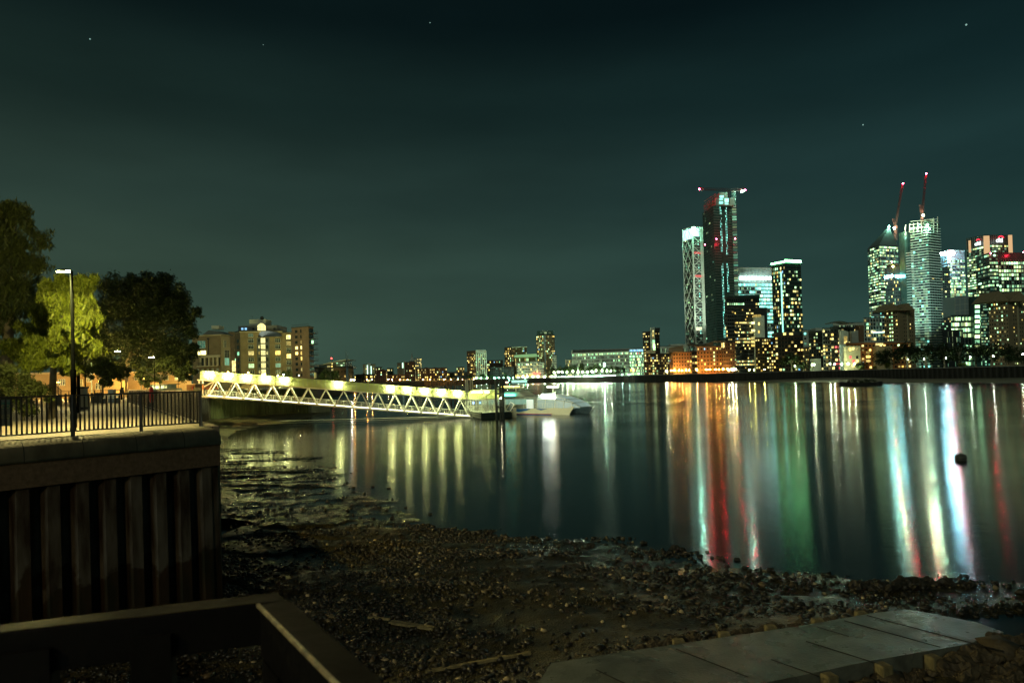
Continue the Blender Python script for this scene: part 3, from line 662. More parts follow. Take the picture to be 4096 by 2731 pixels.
b.face('F', 16, 5, .25, 'mix', .35, .7); a, c = pt(2057, 1420, 1108), pt(2148, 1415, 1108)
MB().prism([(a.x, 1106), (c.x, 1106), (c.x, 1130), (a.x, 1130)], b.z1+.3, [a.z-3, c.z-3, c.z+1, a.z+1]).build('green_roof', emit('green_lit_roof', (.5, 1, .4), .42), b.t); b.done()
b = Bld('hotel', 'white riverside hotel with rows of balconies in the distant centre', (2067, 2067, 2176), 1452, 1095, 0, 2, M_wht, back=24, cap=100)
b.face('F', 18, 6, .34, 'warm', .55, .5); pbox(b.t, 'top_storey', M_wht, 2080, 2162, 1446, 1452, 1099, 12)
pbox(b.t, 'lit_arcade', WARM, 2070, 2140, 1500, 1505, 1094, 1); pbox(b.t, 'red_awning', emit('red_awning_light', (1, .12, .08), 3), 2132, 2160, 1491, 1499, 1093, 1.5); b.done()
b = Bld('apartment_block', 'dark unlit block left of the white riverside hotel', (1958, 1958, 2056), 1470, 1090, 0, 2, M_dark, back=20)
b.face('F', 12, 5, .06, 'dim', .4, .5); b.done()
b = Bld('apartment_block', 'dim apartment block between the two brown and white distant towers', (1948, 1948, 2012), 1442, 1130, 0, 2, M_dbrn, back=20, cap=60)
b.face('F', 12, 7, .3, 'mix', .5, .5); b.done()
b = Bld('apartment_tower', 'brown and white apartment tower above the pontoon canopy', (1868, 1902, 1945), 1403, 1060, 14, 8, M_brown, cap=100)
b.face('L', 7, 17, .32, 'warm', .5, .5); b.face('R', 10, 17, .42, 'mix', .5, .5); b.fins('R', 6, 1.4, .4, M_wht, 'pier', u0=.1); pbox(b.t, 'white_top', M_wht, 1903, 1942, 1399, 1412, 1057, 10); b.done()
b = Bld('apartment_block', 'little pale block far off, left of the brown and white tower', (1826, 1826, 1857), 1469, 1200, 0, 2, M_tan, back=15)
b.face('F', 6, 5, .45, 'warm', .5, .5); b.done()
b = Bld('warehouse_block', 'long brown brick riverside block with many lit windows and chimneys', (1663, 1663, 1788), 1474, 1010, 0, 3, M_dbrn, back=20, cap=100)
b.face('F', 18, 5, .42, 'warm', .5, .5)
for x in (1704, 1740, 1770): pbox(b.t, 'chimney', M_roof, x-6, x+6, 1469, 1474, 1015, 6)
b.done()
b = Bld('apartment_block', 'taller dark brown block at the left end of the long brick riverside block', (1618, 1618, 1661), 1449, 1005, 0, 2, M_dbrn, back=20, cap=60)
b.face('F', 7, 8, .16, 'warm', .4, .5); pbox(b.t, 'roof_tank', M_roof, 1637, 1658, 1443, 1449, 1010, 6); b.done()
b = Bld('apartment_tower', 'tan tower with a white strip-lit stair, just left of the tall dark brown block', (1589, 1609, 1624), 1451, 1150, 6, 2, M_tan, cap=40)
b.face('L', 4, 11, .2, 'mix', .3, .4, z0=20); b.fins('R', 1, 4, .8, M_wht, 'white_core', z1=b.z1+2.5, u0=.7)
b.fins('R', 1, 1.7, 1.0, emit('stair_light', (.6, 1, .75), 2.2), 'lit_stair', u0=.12, z0=30); b.done()
b = Bld('apartment_tower', 'tan twin tower with a white core between two lit strips, far left of centre', (1452, 1452, 1502), 1458, 1100, 0, 2, M_tan, back=15, cap=40)
b.face('F', 10, 11, .06, 'warm', .35, .4); pbox(b.t, 'white_core', M_wht, 1471, 1483, 1452, 1500, 1097, 3)
pbox(b.t, 'lit_stair', MATS['stair_light'], 1468, 1471, 1460, 1497, 1096.5, 2); pbox(b.t, 'lit_stair', MATS['stair_light'], 1483.5, 1485.5, 1464, 1495, 1096.5, 2); b.done()
b = Bld('apartment_tower', 'distant tower with bright balcony bands behind the long brick riverside block', (1657, 1657, 1686), 1433, 1250, 0, 3, M_wht, back=15, cap=60)
b.face('F', 7, 14, .6, 'warm', .7, .5, dark=True); pbox(b.t, 'roof_tank', M_wht, 1665, 1679, 1430, 1434, 1253, 6); b.done()
t = thing('dome', 'small pale dome with a needle spire far behind the brown block', 'dome', tuple(Vector((pt(1648, 1440, 1300).x, 1300, 6.4))))
for nm, x0, x1, y0, y1 in (('drum', 1641, 1655, 1436, 1500), ('upper_drum', 1644, 1652, 1430, 1436)): pbox(t, nm, M_wht, x0, x1, y0, y1, 1300, 5)
p = pt(1648, 1430, 1302); MB().tube([p, p+Vector((0, 0, 3)), p+Vector((0, 0, 10))], [2.0, 1.2, .25], 10).build('spire', M_conc, t)
b = Bld('apartment_block', 'dark gable-topped riverside block with lit windows on its right edge', (1499, 1499, 1550), 1484, 880, 0, 3, M_dbrn, back=18, cap=40)
b.face('F', 7, 5, .2, 'warm', .5, .4, f=lambda i, j: (i == 6 and rnd.random() < .9) or rnd.random() < .08); gable(b, ((1501, 1546),), 1474, 1484, 879, M_dbrn, 14); b.done()
for (lb, x0, x1, y, D, pal, lit, m) in (('small far block with warm lit top floors behind the gable-topped dark block', 1503, 1530, 1469, 1300, 'warm', .7, M_dbrn),
    ('small far pale block between the gable-topped block and the tan strip-lit tower', 1548, 1574, 1473, 1300, 'mix', .45, M_grn),
    ('low dark row of riverside houses left of the gable-topped block', 1418, 1500, 1499, 800, 'warm', .34, M_dbrn),
    ('low dark buildings between the gable-topped block and the tall brown block', 1549, 1620, 1500, 960, 'warm', .25, M_dbrn),
    ('low dark roofs right of the long brick riverside block', 1788, 1870, 1489, 1150, 'warm', .3, M_dark),
    ('far low buildings behind the unlit block left of the hotel', 1995, 2060, 1462, 1200, 'mix', .3, M_dbrn)):
    b = Bld('apartment_block', lb, (x0, x0, x1), y, D, 0, 2, m, back=15, cap=60)
    b.face('F', max(5, int((x1-x0)/5)), max(2, int((1512-y)/9)), lit, pal, .5, .45); b.done()
# ---- building with a sweeping roof on the left bank
b = Bld('apartment_block', 'brown riverside building under a long upswept curved roof with two masts', (1336, 1336, 1386), 1472, 345, 0, 2, M_brown, back=14, cap=60)
b.face('F', 4, 3, .1, 'warm', .3, .35)
pbox(b.t, 'upper_storeys', M_dark, 1322, 1386, 1448, 1472, 349, 12)
for i in range(8): pbox(b.t, 'window', PALE if i % 3 else WHITE, 1345+(i % 4)*9, 1351+(i % 4)*9, 1450+(i//4)*9, 1454+(i//4)*9, 348.8, .3)
for x0, x1, y0, y1 in ((1325, 1330, 1451, 1457), (1309, 1321, 1462, 1468), (1325, 1330, 1462, 1468), (1326, 1332, 1475, 1482)): pbox(b.t, 'window', WARM, x0, x1, y0, y1, 344.5, .4)
pbox(b.t, 'left_wing', M_dark, 1256, 1325, 1466, None, 347, 12)
mb = MB(); path = []
for x, y in ((1252, 1461), (1275, 1460), (1300, 1455), (1330, 1447), (1360, 1442), (1390, 1437), (1400, 1438)): p = pt(x, y, 342); path.append(((p.x, 341, p.z), (0, 1, 0), (0, 0, 1)))
mb.sweep(path, [(0, -.35), (14, -.35), (14, .1), (0, .1)], closed=True).build('curved_roof', M_conc, b.t)
for x in (1384, 1390.5): mb = MB().tube([pt(x+2, 1524, 340), pt(x, 1401 if x < 1386 else 1411, 340)], [.3, .12], 8).build('mast', mat('blue_steel', (.08, .12, .17), .5), b.t)
beacon(b.t, 1326, 1433, 345, emit('small_red_beacon', (1, .05, .04), 14), .35); MB().tube([pt(1326, 1434, 345), pt(1327, 1449, 345)], .12, 6).build('aerial', M_blk, b.t)
b.done()
b = Bld('apartment_block', 'small tan block with a balconied edge right of the upswept curved roof', (1394, 1394, 1414), 1474, 350, 0, 1, M_tan, back=12, cap=30)
b.face('F', 3, 3, .15, 'warm', .3, .3); pbox(b.t, 'penthouse', M_dark, 1396, 1411, 1463, 1474, 352, 8); b.balconies('F', 1, 3, .8, 1); b.done()
# ---- big brick apartments on the near left bank
BR1 = brick('yellow_stock_brick', (.34, .25, .12), (.28, .2, .095), (.2, .16, .1))
BR2 = brick('red_brown_brick', (.27, .17, .10), (.21, .13, .075), (.15, .11, .08))
W = WARM
b = Bld('apartment_building', 'large brick apartment building with a central glass stair rising to a lit rooftop gable', (931, 961, 1131), 1325, 310, 9, 5, BR1, cap=100, gz0=6.4, par=.3)
b.fins('R', 1, .1, .1, M_dark, 'shadow_gap', u0=.001)
z0, z1 = pt(1045, 1525, 312).z, pt(1045, 1349, 312).z
rows = 7; rh = (z1-z0)/rows
def col(u0, u1, n, f, ww=.8, wh=.62, frame=True): b.face('R', n, rows, 0, 'warm', ww, wh, z0=z0, z1=z1, u0=u0, u1=u1, f=f, frame=frame)
col(.18, .325, 1, lambda i, j: (WARM if j == 4 else WHITE if j == 2 else 0), .85)
col(.415, .475, 1, lambda i, j: (WARM if j in (1, 4, 5) else 0), .7, .5, False)
col(.475, .60, 1, lambda i, j: emit('stair_glow', (1, .88, .35), 1.5), .8, .78)
col(.60, .66, 1, lambda i, j: (WARM if j == 4 else 0), .7, .5, False)
col(.815, .955, 1, lambda i, j: (WARM if j == 4 else PALE if j == 2 else 0), .85)
b.balconies('R', 1, 6, .41, .665, 1.0, .98, z0+rh*.15, z0+rh*6.15)
for u0, u1, y in ((.19, .31, 1340), (.84, .92, 1340), (.50, .60, 1340)):
    b.face('R', 1, 1, 0, z0=pt(1045, 1347, 312).z, z1=pt(1045, 1333, 312).z, u0=u0, u1=u1, ww=.9, wh=.9, f=lambda i, j: (W if u0 == .5 else PALE if u0 < .2 else 0), frame=True)
b.face('L', 2, 7, .1, 'warm', .4, .55, z0=z0, z1=z1)
b.fins('R', 1, 5.4, .12, M_dark, 'stair_recess', z0=z0, z1=z1, u0=.54)
for s_ in (0,):
    c0 = pt(1046, 1347, 311.5); mb = MB(); r = 9.3; vs = [(c0.x-r, 312.6, c0.z)]; n = 14
    for i in range(n+1): a = math.pi*i/n; vs.append((c0.x-r*math.cos(a)*1.0, 312.6-.9*i/n+.2, c0.z+r*.30*math.sin(a)))
    for i in range(1, n+1): mb.add([(c0.x, 312.0, c0.z), vs[i], vs[i+1]], [(0, 2, 1)])
    mb.build('arched_window', GLASS, b.t)
pbox(b.t, 'penthouse', M_dark, 953, 1108, 1302, 1323, 318, 14)
for x, m in ((968, BLUE), (982, BLUE), (1012, GLASS), (1066, GLASS), (1096, GLASS)): pbox(b.t, 'penthouse_window', m, x-3, x+4, 1311, 1319, 317.6, .5)
pbox(b.t, 'lift_motor_room', M_conc, 997, 1062, 1277, 1303, 322, 8)
a, c = pt(1031, 1321, 311.5), pt(1055, 1320, 311.5); pk = pt(1044, 1292, 311.5)
MB().prism([(a.x, 311.2), (c.x, 311.2), (c.x, 314), (a.x, 314)], a.z, a.z+2.2).build('glass_gable', MATS['stair_glow'], b.t)
MB().add([(a.x, 311.2, a.z+2.2), (c.x, 311.2, a.z+2.2), (pk.x, 311.2, pk.z), (a.x, 314, a.z+2.2), (c.x, 314, a.z+2.2), (pk.x, 314, pk.z)], [(0, 1, 2), (3, 5, 4), (0, 2, 5, 3), (1, 4, 5, 2)]).build('glass_gable', MATS['stair_glow'], b.t)
mb = MB()
for u in (0, .5, 1): mb.beam((a.x+(c.x-a.x)*u, 311.1, a.z), (a.x+(c.x-a.x)*u, 311.1, a.z+(2.2 if u != .5 else 3.6)), .12, .12)
mb.beam((a.x, 311.1, a.z+2.2), (pk.x, 311.1, pk.z), .14, .14); mb.beam((pk.x, 311.1, pk.z), (c.x, 311.1, a.z+2.2), .14, .14); mb.beam((a.x, 311.1, a.z+1.1), (c.x, 311.1, a.z+1.1), .1, .1); mb.build('gable_frame', M_wht, b.t)
p = pt(1048, 1272, 322); MB().sphere(p, .9, 10, 6).build('satellite_dish', M_blk, b.t); MB().tube([p, p-Vector((0, 0, 1.6))], .08, 6).build('dish_post', M_blk, b.t)
p = pt(1009, 1277, 322); MB().tube([p, p+Vector((0, 0, 1.7))], .06, 5).beam(p+Vector((-.5, 0, 1.4)), p+Vector((.5, 0, 1.4)), .06, .06).build('aerial', M_blk, b.t)
b.band('R', [b.z1-.5], .3, .15, M_cream, 'coping'); b.band('L', [b.z1-.5], .3, .15, M_cream, 'coping')
b.done()
b = Bld('apartment_building', 'brick link block with stacked dark balconies between the stair building and the corner tower', (1131, 1131, 1168), 1331, 314, 0, 1, BR1, back=14, cap=60, par=.3)
z0, z1 = pt(1150, 1488, 314).z, pt(1150, 1335, 314).z
b.face('F', 1, 6, 0, ww=.62, wh=.62, z0=z0, z1=z1, u0=.3, u1=1, f=lambda i, j: (WARM if j in (2, 4, 5) else 0), frame=True); b.balconies('F', 1, 6, .3, 1, 1.0, .8, z0, z1); b.done()
b = Bld('apartment_building', 'red-brown brick corner tower with small windows and a dark balconied side', (1168, 1236, 1255), 1306, 308, 6, 6, BR2, cap=100, par=.3)
z0, z1 = pt(1200, 1510, 308).z, pt(1200, 1312, 308).z
b.face('L', 1, 9, 0, ww=.85, wh=.5, z0=z0, z1=z1, u0=.2, u1=.36, f=lambda i, j: (WARM if j in (4, 5) else 0))
b.face('L', 1, 9, 0, ww=.85, wh=.6, z0=z0, z1=z1, u0=.52, u1=.59, f=lambda i, j: (WARM if j in (1, 3, 4, 5, 6) else 0))
b.face('R', 2, 9, .12, 'mix', .8, .6, z0=z0, z1=z1); b.balconies('R', 1, 9, 0, 1, 2.2, 1.0, z0, z1)
mb = MB()
for i in range(14): p = b.L.lerp(b.C, i/13); mb.box(p.x-.04, p.x+.04, p.y, p.y+.08, b.z1+.3, b.z1+1.3)
p, q = b.L, b.C; mb.beam((p.x, p.y, b.z1+1.3), (q.x, q.y, b.z1+1.3), .08, .08); mb.build('roof_rail', M_blk, b.t)
pbox(b.t, 'white_porch', M_cream, 1257, 1262, 1490, 1512, 300, 2, 'pale lit porch at the foot of the tower')
b.done()
b = Bld('apartment_building', 'pale brick apartments with a mansard roof and a columned balcony, beside the dark tree', (770, 886, 921), 1341, 220, 2, 5, BR1, cap=60, par=.35)
b.roof.data.materials[0] = M_cream
pale = MB().prism([tuple(b.C+Vector((-.02, -.16))), tuple(b.R+Vector((.1, -.16))), tuple(b.R), tuple(b.C)], 6, b.z1-.1).build('rendered_wall', M_cream, b.t)
zz = lambda y: pt(850, y, 220).z
b.face('L', 1, 1, 0, ww=1, wh=1, z0=zz(1390), z1=zz(1362), u0=.2, u1=.46, f=lambda i, j: PALE, frame=True)
b.face('L', 1, 1, 0, ww=1, wh=1, z0=zz(1417), z1=zz(1401), u0=.2, u1=.48, f=lambda i, j: WARM, frame=True)
b.face('L', 4, 1, 0, ww=.6, wh=1, z0=zz(1462), z1=zz(1428), u0=.3, u1=.98, f=lambda i, j: 0)
b.face('L', 5, 1, 0, ww=.28, wh=1, z0=zz(1490), z1=zz(1474), u0=.1, u1=.95, f=lambda i, j: 0, frame=True)
b.face('R', 1, 1, 0, ww=1, wh=1, z0=zz(1389), z1=zz(1361), u0=.25, u1=.5, f=lambda i, j: 0, frame=True)
b.face('R', 1, 2, 0, ww=.95, wh=.95, z0=zz(1462), z1=zz(1400), u0=.28, u1=.8, f=lambda i, j: 0 if j else PALE, frame=True)
mb = MB(); A, Bq = b.L, b.C; d = (Bq-A)
for i in range(5): p = A+d*(.36+.145*i); mb.box(p.x-.25, p.x+.25, p.y-1.9, p.y-1.4, zz(1463), zz(1430))
mb.build('column', M_cream, b.t)
p0, p1 = A+d*.3, A+d*.985
MB().box(p0.x, p1.x, p0.y-2.1, p0.y+.1, zz(1430), zz(1420)).build('balcony_canopy', M_cream, b.t)
MB().box(p0.x-.5, p1.x-1, p0.y-2.3, p0.y+.1, zz(1466), zz(1462)).build('balcony_floor', M_cream, b.t)
mb = MB(); n = 40
for i in range(n+1): x = p0.x+(p1.x-p0.x-1)*i/n; mb.box(x-.02, x+.02, p0.y-2.25, p0.y-2.21, zz(1462), zz(1450))
mb.box(p0.x-.5, p1.x-1, p0.y-2.27, p0.y-2.2, zz(1450), zz(1449)); mb.build('balcony_rail', M_blk, b.t)
mb = MB(); a, c = pt(815, 1338, 221), pt(899, 1338, 221); zt = pt(850, 1312, 221).z; dd = 9
mb.hexa([(a.x, 220, b.z1+.35), (c.x, 220.5, b.z1+.35), (c.x, 220+dd, b.z1+.35), (a.x, 220+dd, b.z1+.35)], [(a.x+1, 222, zt-.6), (c.x-2.6, 222, zt-.9), (c.x-2.6, 228, zt-.9), (a.x+1, 228, zt-.6)]); mb.build('mansard_roof', M_steel, b.t)
pbox(b.t, 'roof_plant', M_conc, 846, 875, 1302, 1316, 224, 4)
mb = MB(); p = A+d*.56; mb.tube([(p.x, p.y-.15, zz(1418)), (p.x, p.y-.15, zz(1354))], .14, 6); mb.box(p.x-.3, p.x+.3, p.y-.4, p.y, zz(1357), zz(1351)); mb.build('drain_pipe', M_blk, b.t)
b.done()
b = Bld('apartment_building', 'dark recessed block with a tall lit window between the mansard building and the stair building', (915, 915, 940), 1328, 290, 0, 1, M_dbrn, back=10, cap=30, par=.2)
pbox(b.t, 'tall_window', WARM, 928, 941, 1442, 1485, 289, .5); b.done()
# brick houses behind the trees on the promenade
HB = brick('warm_house_brick', (.6, .43, .2), (.5, .35, .16), (.4, .32, .2))
def house(lb, x0, x1, yt, D, wins, m=HB):
    b = Bld('house', lb, (x0, x0, x1), yt, D, 0, 1, m, back=8, gz0=6.25, cap=30, par=.25); b.roof.data.materials[0] = M_cream
    for wx0, wx1, wy0, wy1, mm in wins:
        b.face('F', 1, 1, 0, ww=1, wh=1, z0=pt(0, 0, 1).z if False else pt((wx0+wx1)/2, wy1, D).z, z1=pt((wx0+wx1)/2, wy0, D).z, u0=(wx0-x0)/(x1-x0), u1=(wx1-x0)/(x1-x0), f=lambda i, j: mm, frame=True)
    return b
b = house('orange-lit brick house with a white sash window seen under the willow', 40, 292, 1500, 100, ((237, 259, 1518, 1540, PALE),))
mb = MB(); a = pt(218, 1538, 99); c = pt(245, 1560, 99); mb.beam(a, c, .08, .08); mb.beam(a+Vector((0, 0, -1)), c+Vector((0, 0, -.9)), .06, .06)
for i in range(6): p = a.lerp(c, i/5); mb.beam(p, p+Vector((0, 0, -1)), .05, .05)
mb.build('stair_rail', M_blk, b.t); b.done()
house('orange-lit brick house with a dark doorway between the lamp posts and the tree trunk', 294, 510, 1498, 104, ((384, 402, 1533, 1556, 0), (318, 330, 1518, 1545, 0), (350, 362, 1512, 1526, 0), (420, 436, 1510, 1526, PALE))).done()
house('brick house with warm walls right of the big tree trunk', 512, 643, 1492, 116, ((583, 596, 1538, 1551, 0), (600, 612, 1506, 1520, PALE), (540, 552, 1506, 1520, 0))).done()
house('brick terrace end glowing between leaves beside the pier gate', 645, 765, 1484, 124, ((660, 672, 1500, 1520, PALE), (700, 712, 1500, 1520, WARM), (735, 747, 1500, 1520, 0))).done()
# ------------------------------------------------------------------ banks, ground, water
bank = [(8000, 180), (4500, 285), (4096, 311), (3700, 365), (3400, 430), (3200, 470), (2950, 545), (2700, 645), (2500, 758), (2350, 900), (2200, 1040), (1900, 1015), (1700, 950), (1560, 860), (1450, 620), (1340, 420), (1262, 300)]
bk = [Vector(P2(x, D, 1520)) for x, D in bank]
left = [Vector((-9.3, 21.6)), Vector((-34.6, 62)), Vector((-48, 100)), Vector((-56, 121)), Vector((-60, 134)), Vector((-51.6, 172)), Vector((-60, 190)), Vector((-80, 220))]
ZB, ZL = 6.6, 6.25
far = [tuple(p) for p in bk]+[(bk[-1].x-200, 300), (-6000, 300), (-6000, 7000), (7000, 7000), (7000, 180)]
MB().prism(far, -3, ZB).build('ground', mat('bank_ground', (.07, .075, .06), .9, scale=.05), kind='structure')
near = [(-9.3, 21.6), (-34.6, 62), (-48, 100), (-56, 121), (-60, 134), (-51.6, 172), (-60, 190), (-80, 220), (-86, 299.9), (-600, 299.9), (-600, -60), (-30, -60), (-13.1, 18.1)]
PAV = brick('block_paving', (.34, .30, .21), (.27, .24, .165), (.08, .07, .05), 1, .42, .21, .012, .7, vert=False)
near2 = [(x, y) for x, y in near]
# wall line from (-9.3,21.6) back along the camera-side arm
wl0, wl1 = Vector((-9.3, 21.6)), Vector((-13.75, 17.0)); dirw = (wl1-wl0).normalized(); wl2 = wl0+dirw*14
near[-1] = (wl2.x, wl2.y); near[-2] = (wl2.x, -60)
MB().prism(near, -2, ZL).build('promenade_pavement', PAV, kind='structure')
# river wall along the far bank
M_rw = mat('dark_river_wall', (.035, .033, .025), .8, var=.4, scale=.2, stretch=(1, 1, .3))
def wallrun(pts, z0, z1, th, pitch, name, label, m, cap_m=None, capw=.6, caph=.5, corr=.0, parent=None, rake=0):
    t = thing(name, label, 'river wall', (pts[0][0], pts[0][1], z0))
    mb = MB(); P = []
    for i in range(len(pts)-1):
        a, c = Vector(pts[i]), Vector(pts[i+1]); d = c-a; L = d.length; k = max(1, int(L/pitch)); n = Vector((d.y, -d.x)).normalized()
        for j in range(k): P.append((a+d*(j/k), n))
    P.append((Vector(pts[-1]), n))
    if corr:   # trapezoid sheet piling
        out = []
        for i in range(len(P)-1):
            a, n = P[i]; c, _ = P[i+1]
            for u, o in ((0, 0), (.18, corr), (.5, corr), (.68, 0)): out.append((a.lerp(c, u)+n*o, n))
        P = out+[P[-1]]
    vs = [(p.x, p.y, z1) for p, n in P]+[(p.x+n.x*rake, p.y+n.y*rake, z0) for p, n in P]; q = len(P)
    mb.add(vs, [(i, i+1, q+i+1, q+i) for i in range(q-1)]); mb.build('wall_face', m, t)
    if cap_m:
        mb = MB()
        for i in range(len(pts)-1):
            a, c = Vector(pts[i]), Vector(pts[i+1]); n = Vector(((c-a).y, -(c-a).x)).normalized()
            mb.prism([tuple(a+n*(corr+.12)), tuple(c+n*(corr+.12)), tuple(c-n*capw), tuple(a-n*capw)], z1, z1+caph)
        mb.build('coping', cap_m, t)
    return t
rb = [tuple(p+Vector((0, -.5))) for p in bk]
rb.reverse()
wallrun([(p[0], p[1]) for p in rb[3:]], -1, 6.9, .5, 3.0, 'river_wall', 'long dark river wall with a thin pale coping under the far bank buildings', M_rw, M_conc, .6, .25, corr=.5)
wallrun([(-86, 299)]+[(p[0], p[1]) for p in rb[:4]], -1, 6.5, .5, 3.0, 'river_wall', 'dim river wall curving away beyond the canopied footbridge', M_rw, mat('mossy_coping', (.18, .2, .1), .9), .6, .2, corr=.4)
# sandy foreshore on the right bank
mb = MB(); fs = []; xs_ = [2820, 2950, 3050, 3150, 3300, 3450, 3600, 3800, 3950, 4100, 4400, 5200]
row = []
bx = [p.x for p in bk[::-1]]; by = [p.y for p in bk[::-1]]
for x in xs_:
    D = np.interp(x, [2700, 2950, 3200, 3400, 3700, 4096, 4500, 8000], [645, 545, 470, 430, 365, 311, 285, 180]); w = {2820: 1, 2950: 8, 3050: 20, 3150: 30}.get(x, 34)
    zt = {2820: .1, 2950: .4, 3050: 1.2, 3150: 1.9, 3300: 2.6, 3450: 2.4}.get(x, 1.6)
    a = P2(x, D, 1520); c = P2(x, D-w, 1520); row.append((a, c, zt))
vs = []
for a, c, zt in row:
    for u in (0, .3, .6, 1, 1.25): vs.append((a[0]+(c[0]-a[0])*u, a[1]+(c[1]-a[1])*u, zt*(1-u)**.8 if u < 1 else -.15-(u-1)*2))
for i in range(len(row)-1):
    for k in range(4): fs.append((i*5+k, i*5+k+1, (i+1)*5+k+1, (i+1)*5+k))
mb.add(vs, fs).build('far_beach', mat('pale_sand', (.38, .34, .22), .9, var=.2, scale=.15, bump=.4), kind='structure', smooth=True)
# water: one still, long-exposure sheet
wm, nt, wb = _bsdf('river_water'); L_ = nt.links
wb.inputs['Base Color'].default_value = (.004, .012, .011, 1); wb.inputs['IOR'].default_value = 1.33; wb.inputs['Specular IOR Level'].default_value = .5
WATER_R = .14; wb.inputs['Anisotropic'].default_value = .84; tg_ = nt.nodes.new('ShaderNodeCombineXYZ'); tg_.inputs['Y'].default_value = 1; tg_.inputs['X'].default_value = .12; L_.new(tg_.outputs[0], wb.inputs['Tangent'])
wb.inputs['Roughness'].default_value = WATER_R
tc = nt.nodes.new('ShaderNodeTexCoord'); mp = nt.nodes.new('ShaderNodeMapping'); mp.inputs['Scale'].default_value = (.5, 1.1, 1); L_.new(tc.outputs['Object'], mp.inputs['Vector'])
nz = nt.nodes.new('ShaderNodeTexNoise'); nz.inputs['Scale'].default_value = 2.2; nz.inputs['Detail'].default_value = 4; L_.new(mp.outputs['Vector'], nz.inputs['Vector'])
n2 = nt.nodes.new('ShaderNodeTexNoise'); n2.inputs['Scale'].default_value = .035; n2.inputs['Detail'].default_value = 3; L_.new(mp.outputs['Vector'], n2.inputs['Vector'])
mr = nt.nodes.new('ShaderNodeMapRange'); mr.inputs['To Min'].default_value = WATER_R-.02; mr.inputs['To Max'].default_value = WATER_R+.02; mr.inputs['From Min'].default_value = .35; mr.inputs['From Max'].default_value = .65
L_.new(n2.outputs['Fac'], mr.inputs['Value']); L_.new(mr.outputs['Result'], wb.inputs['Roughness'])
bp = nt.nodes.new('ShaderNodeBump'); bp.inputs['Strength'].default_value = .42; bp.inputs['Distance'].default_value = .011; L_.new(nz.outputs['Fac'], bp.inputs['Height']); L_.new(bp.outputs['Normal'], wb.inputs['Normal'])
MB().add([(-3000, -200, 0), (6000, -200, 0), (6000, 6000, 0), (-3000, 6000, 0)], [(0, 1, 2, 3)]).build('water', wm, kind='structure')
# ------------------------------------------------------------------ far lamps
def lampmesh(m, h=3.6, r=.26, arm=False):
    mb = MB(); mb.tube([(0, 0, 0), (0, 0, h)], .06, 5, 1); mb.sphere((0, 0, h), r, 8, 5, 0)
    me = bpy.data.meshes.new('street_lamp'); me.from_pydata(mb.v, [], mb.f); me.materials.append(m); me.materials.append(M_blk); me.polygons.foreach_set('material_index', mb.m); return me
def lamps(m, pts, group, tmpl, h=3.6, r=.26, z=6.7, name='street_lamp', cat='street lamp'):
    me = lampmesh(m, h, r); pts = sorted(pts)
    for i, (x, y, D) in enumerate(pts):
        p = pt(x, y, D); o = bpy.data.objects.new(name, me); COL.objects.link(o)
        o.location = (p.x, p.y, z); 
        s = max(.5, (p.z-z)/h); o.scale = (1, 1, s)
        _props(o, tmpl % ordw(i), cat, group, None)
lamps(L_ORG, [(x, 1517+(1850-x)*.006, 925+(x-1600)*.2) for x in (1388, 1467, 1568, 1600, 1630, 1692, 1720, 1777, 1803, 1830, 1850, 1895)][2:], 'orange lamps on the distant centre-left bank', '%s orange lamp of the row along the distant bank above the footbridge roof', 3, .30)
lamps(L_ORG, [(1467, 1518, 640), (1488, 1518, 660), (1554, 1517, 840), (1417, 1519, 540)], 'orange lamps on the left bank bend', '%s of the separate orange lamps where the left bank bends', 3, .3)
lamps(L_CYN, [(x, 1511, 1035) for x in (1905, 1925, 1948, 1979, 1995, 2014, 2033, 2052, 2073)], 'cool lamps on the distant bank', '%s cool green-white lamp of the row left of the white hotel', 3, .36)
lamps(L_WHT, [(x, 1506, 1040) for x in (2092, 2110, 2132, 2152, 2179, 2206, 2222)], 'white lamps by the hotel', '%s white lamp of the row at the foot of the white hotel', 3, .36)
qx = [2235+i*6.6 for i in range(35)]
lamps(L_CYS, [(x, 1507-(x-2235)*.024, float(np.interp(x, [2200, 2350, 2500], [1035, 895, 752]))) for x in qx], 'small quay lights', '%s small light of the dense row along the quay edge below the park trees', 1.5, .26, 6.9, 'quay_light', 'quay light')
lamps(L_WHT, [(2214+i*19+rnd.uniform(-4, 4), 1488-i*.4+rnd.uniform(-3, 3), 930-i*8) for i in range(13)], 'white lamps under the park trees', '%s white lamp of the row beneath the long line of park trees', 3, .26)
lamps(emit('dolphin_lamp', (.5, 1, .78), 340), [(2489, 1499, 752), (2517, 1498, 735), (2417, 1459, 850)], 'cool lamps by the timber dolphins', '%s of the three cool star-like lamps near the timber dolphins', 3, .45)
ox = (2686, 2698, 2715, 2729, 2745, 2757, 2772, 2788, 2825, 2838, 2862, 2875, 2892, 2910, 2926, 2940)
lamps(L_ORG, [(x, 1482-(x-2680)*.027, (680 if x < 2788 else 641 if x < 2889 else 611)) for x in ox], 'orange lamps below the brick flats', '%s orange lamp of the row along the promenade of the brown brick flats', 3, .28)
lamps(L_WHT, [(2664, 1484, 668), (2669, 1484, 664), (2915, 1480, 560), (2930, 1477, 555), (2930, 1481, 556), (2944, 1478, 550)], 'white lamps below the brick flats', '%s white lamp among the orange ones of the brick flats promenade', 3, .3)
lamps(L_YEL, [(2997, 1479, 535), (3017, 1479, 528), (3058, 1478, 515)], 'yellow lamps', '%s of the three yellow lamps below the dark red-trimmed tower', 2.5, .3)
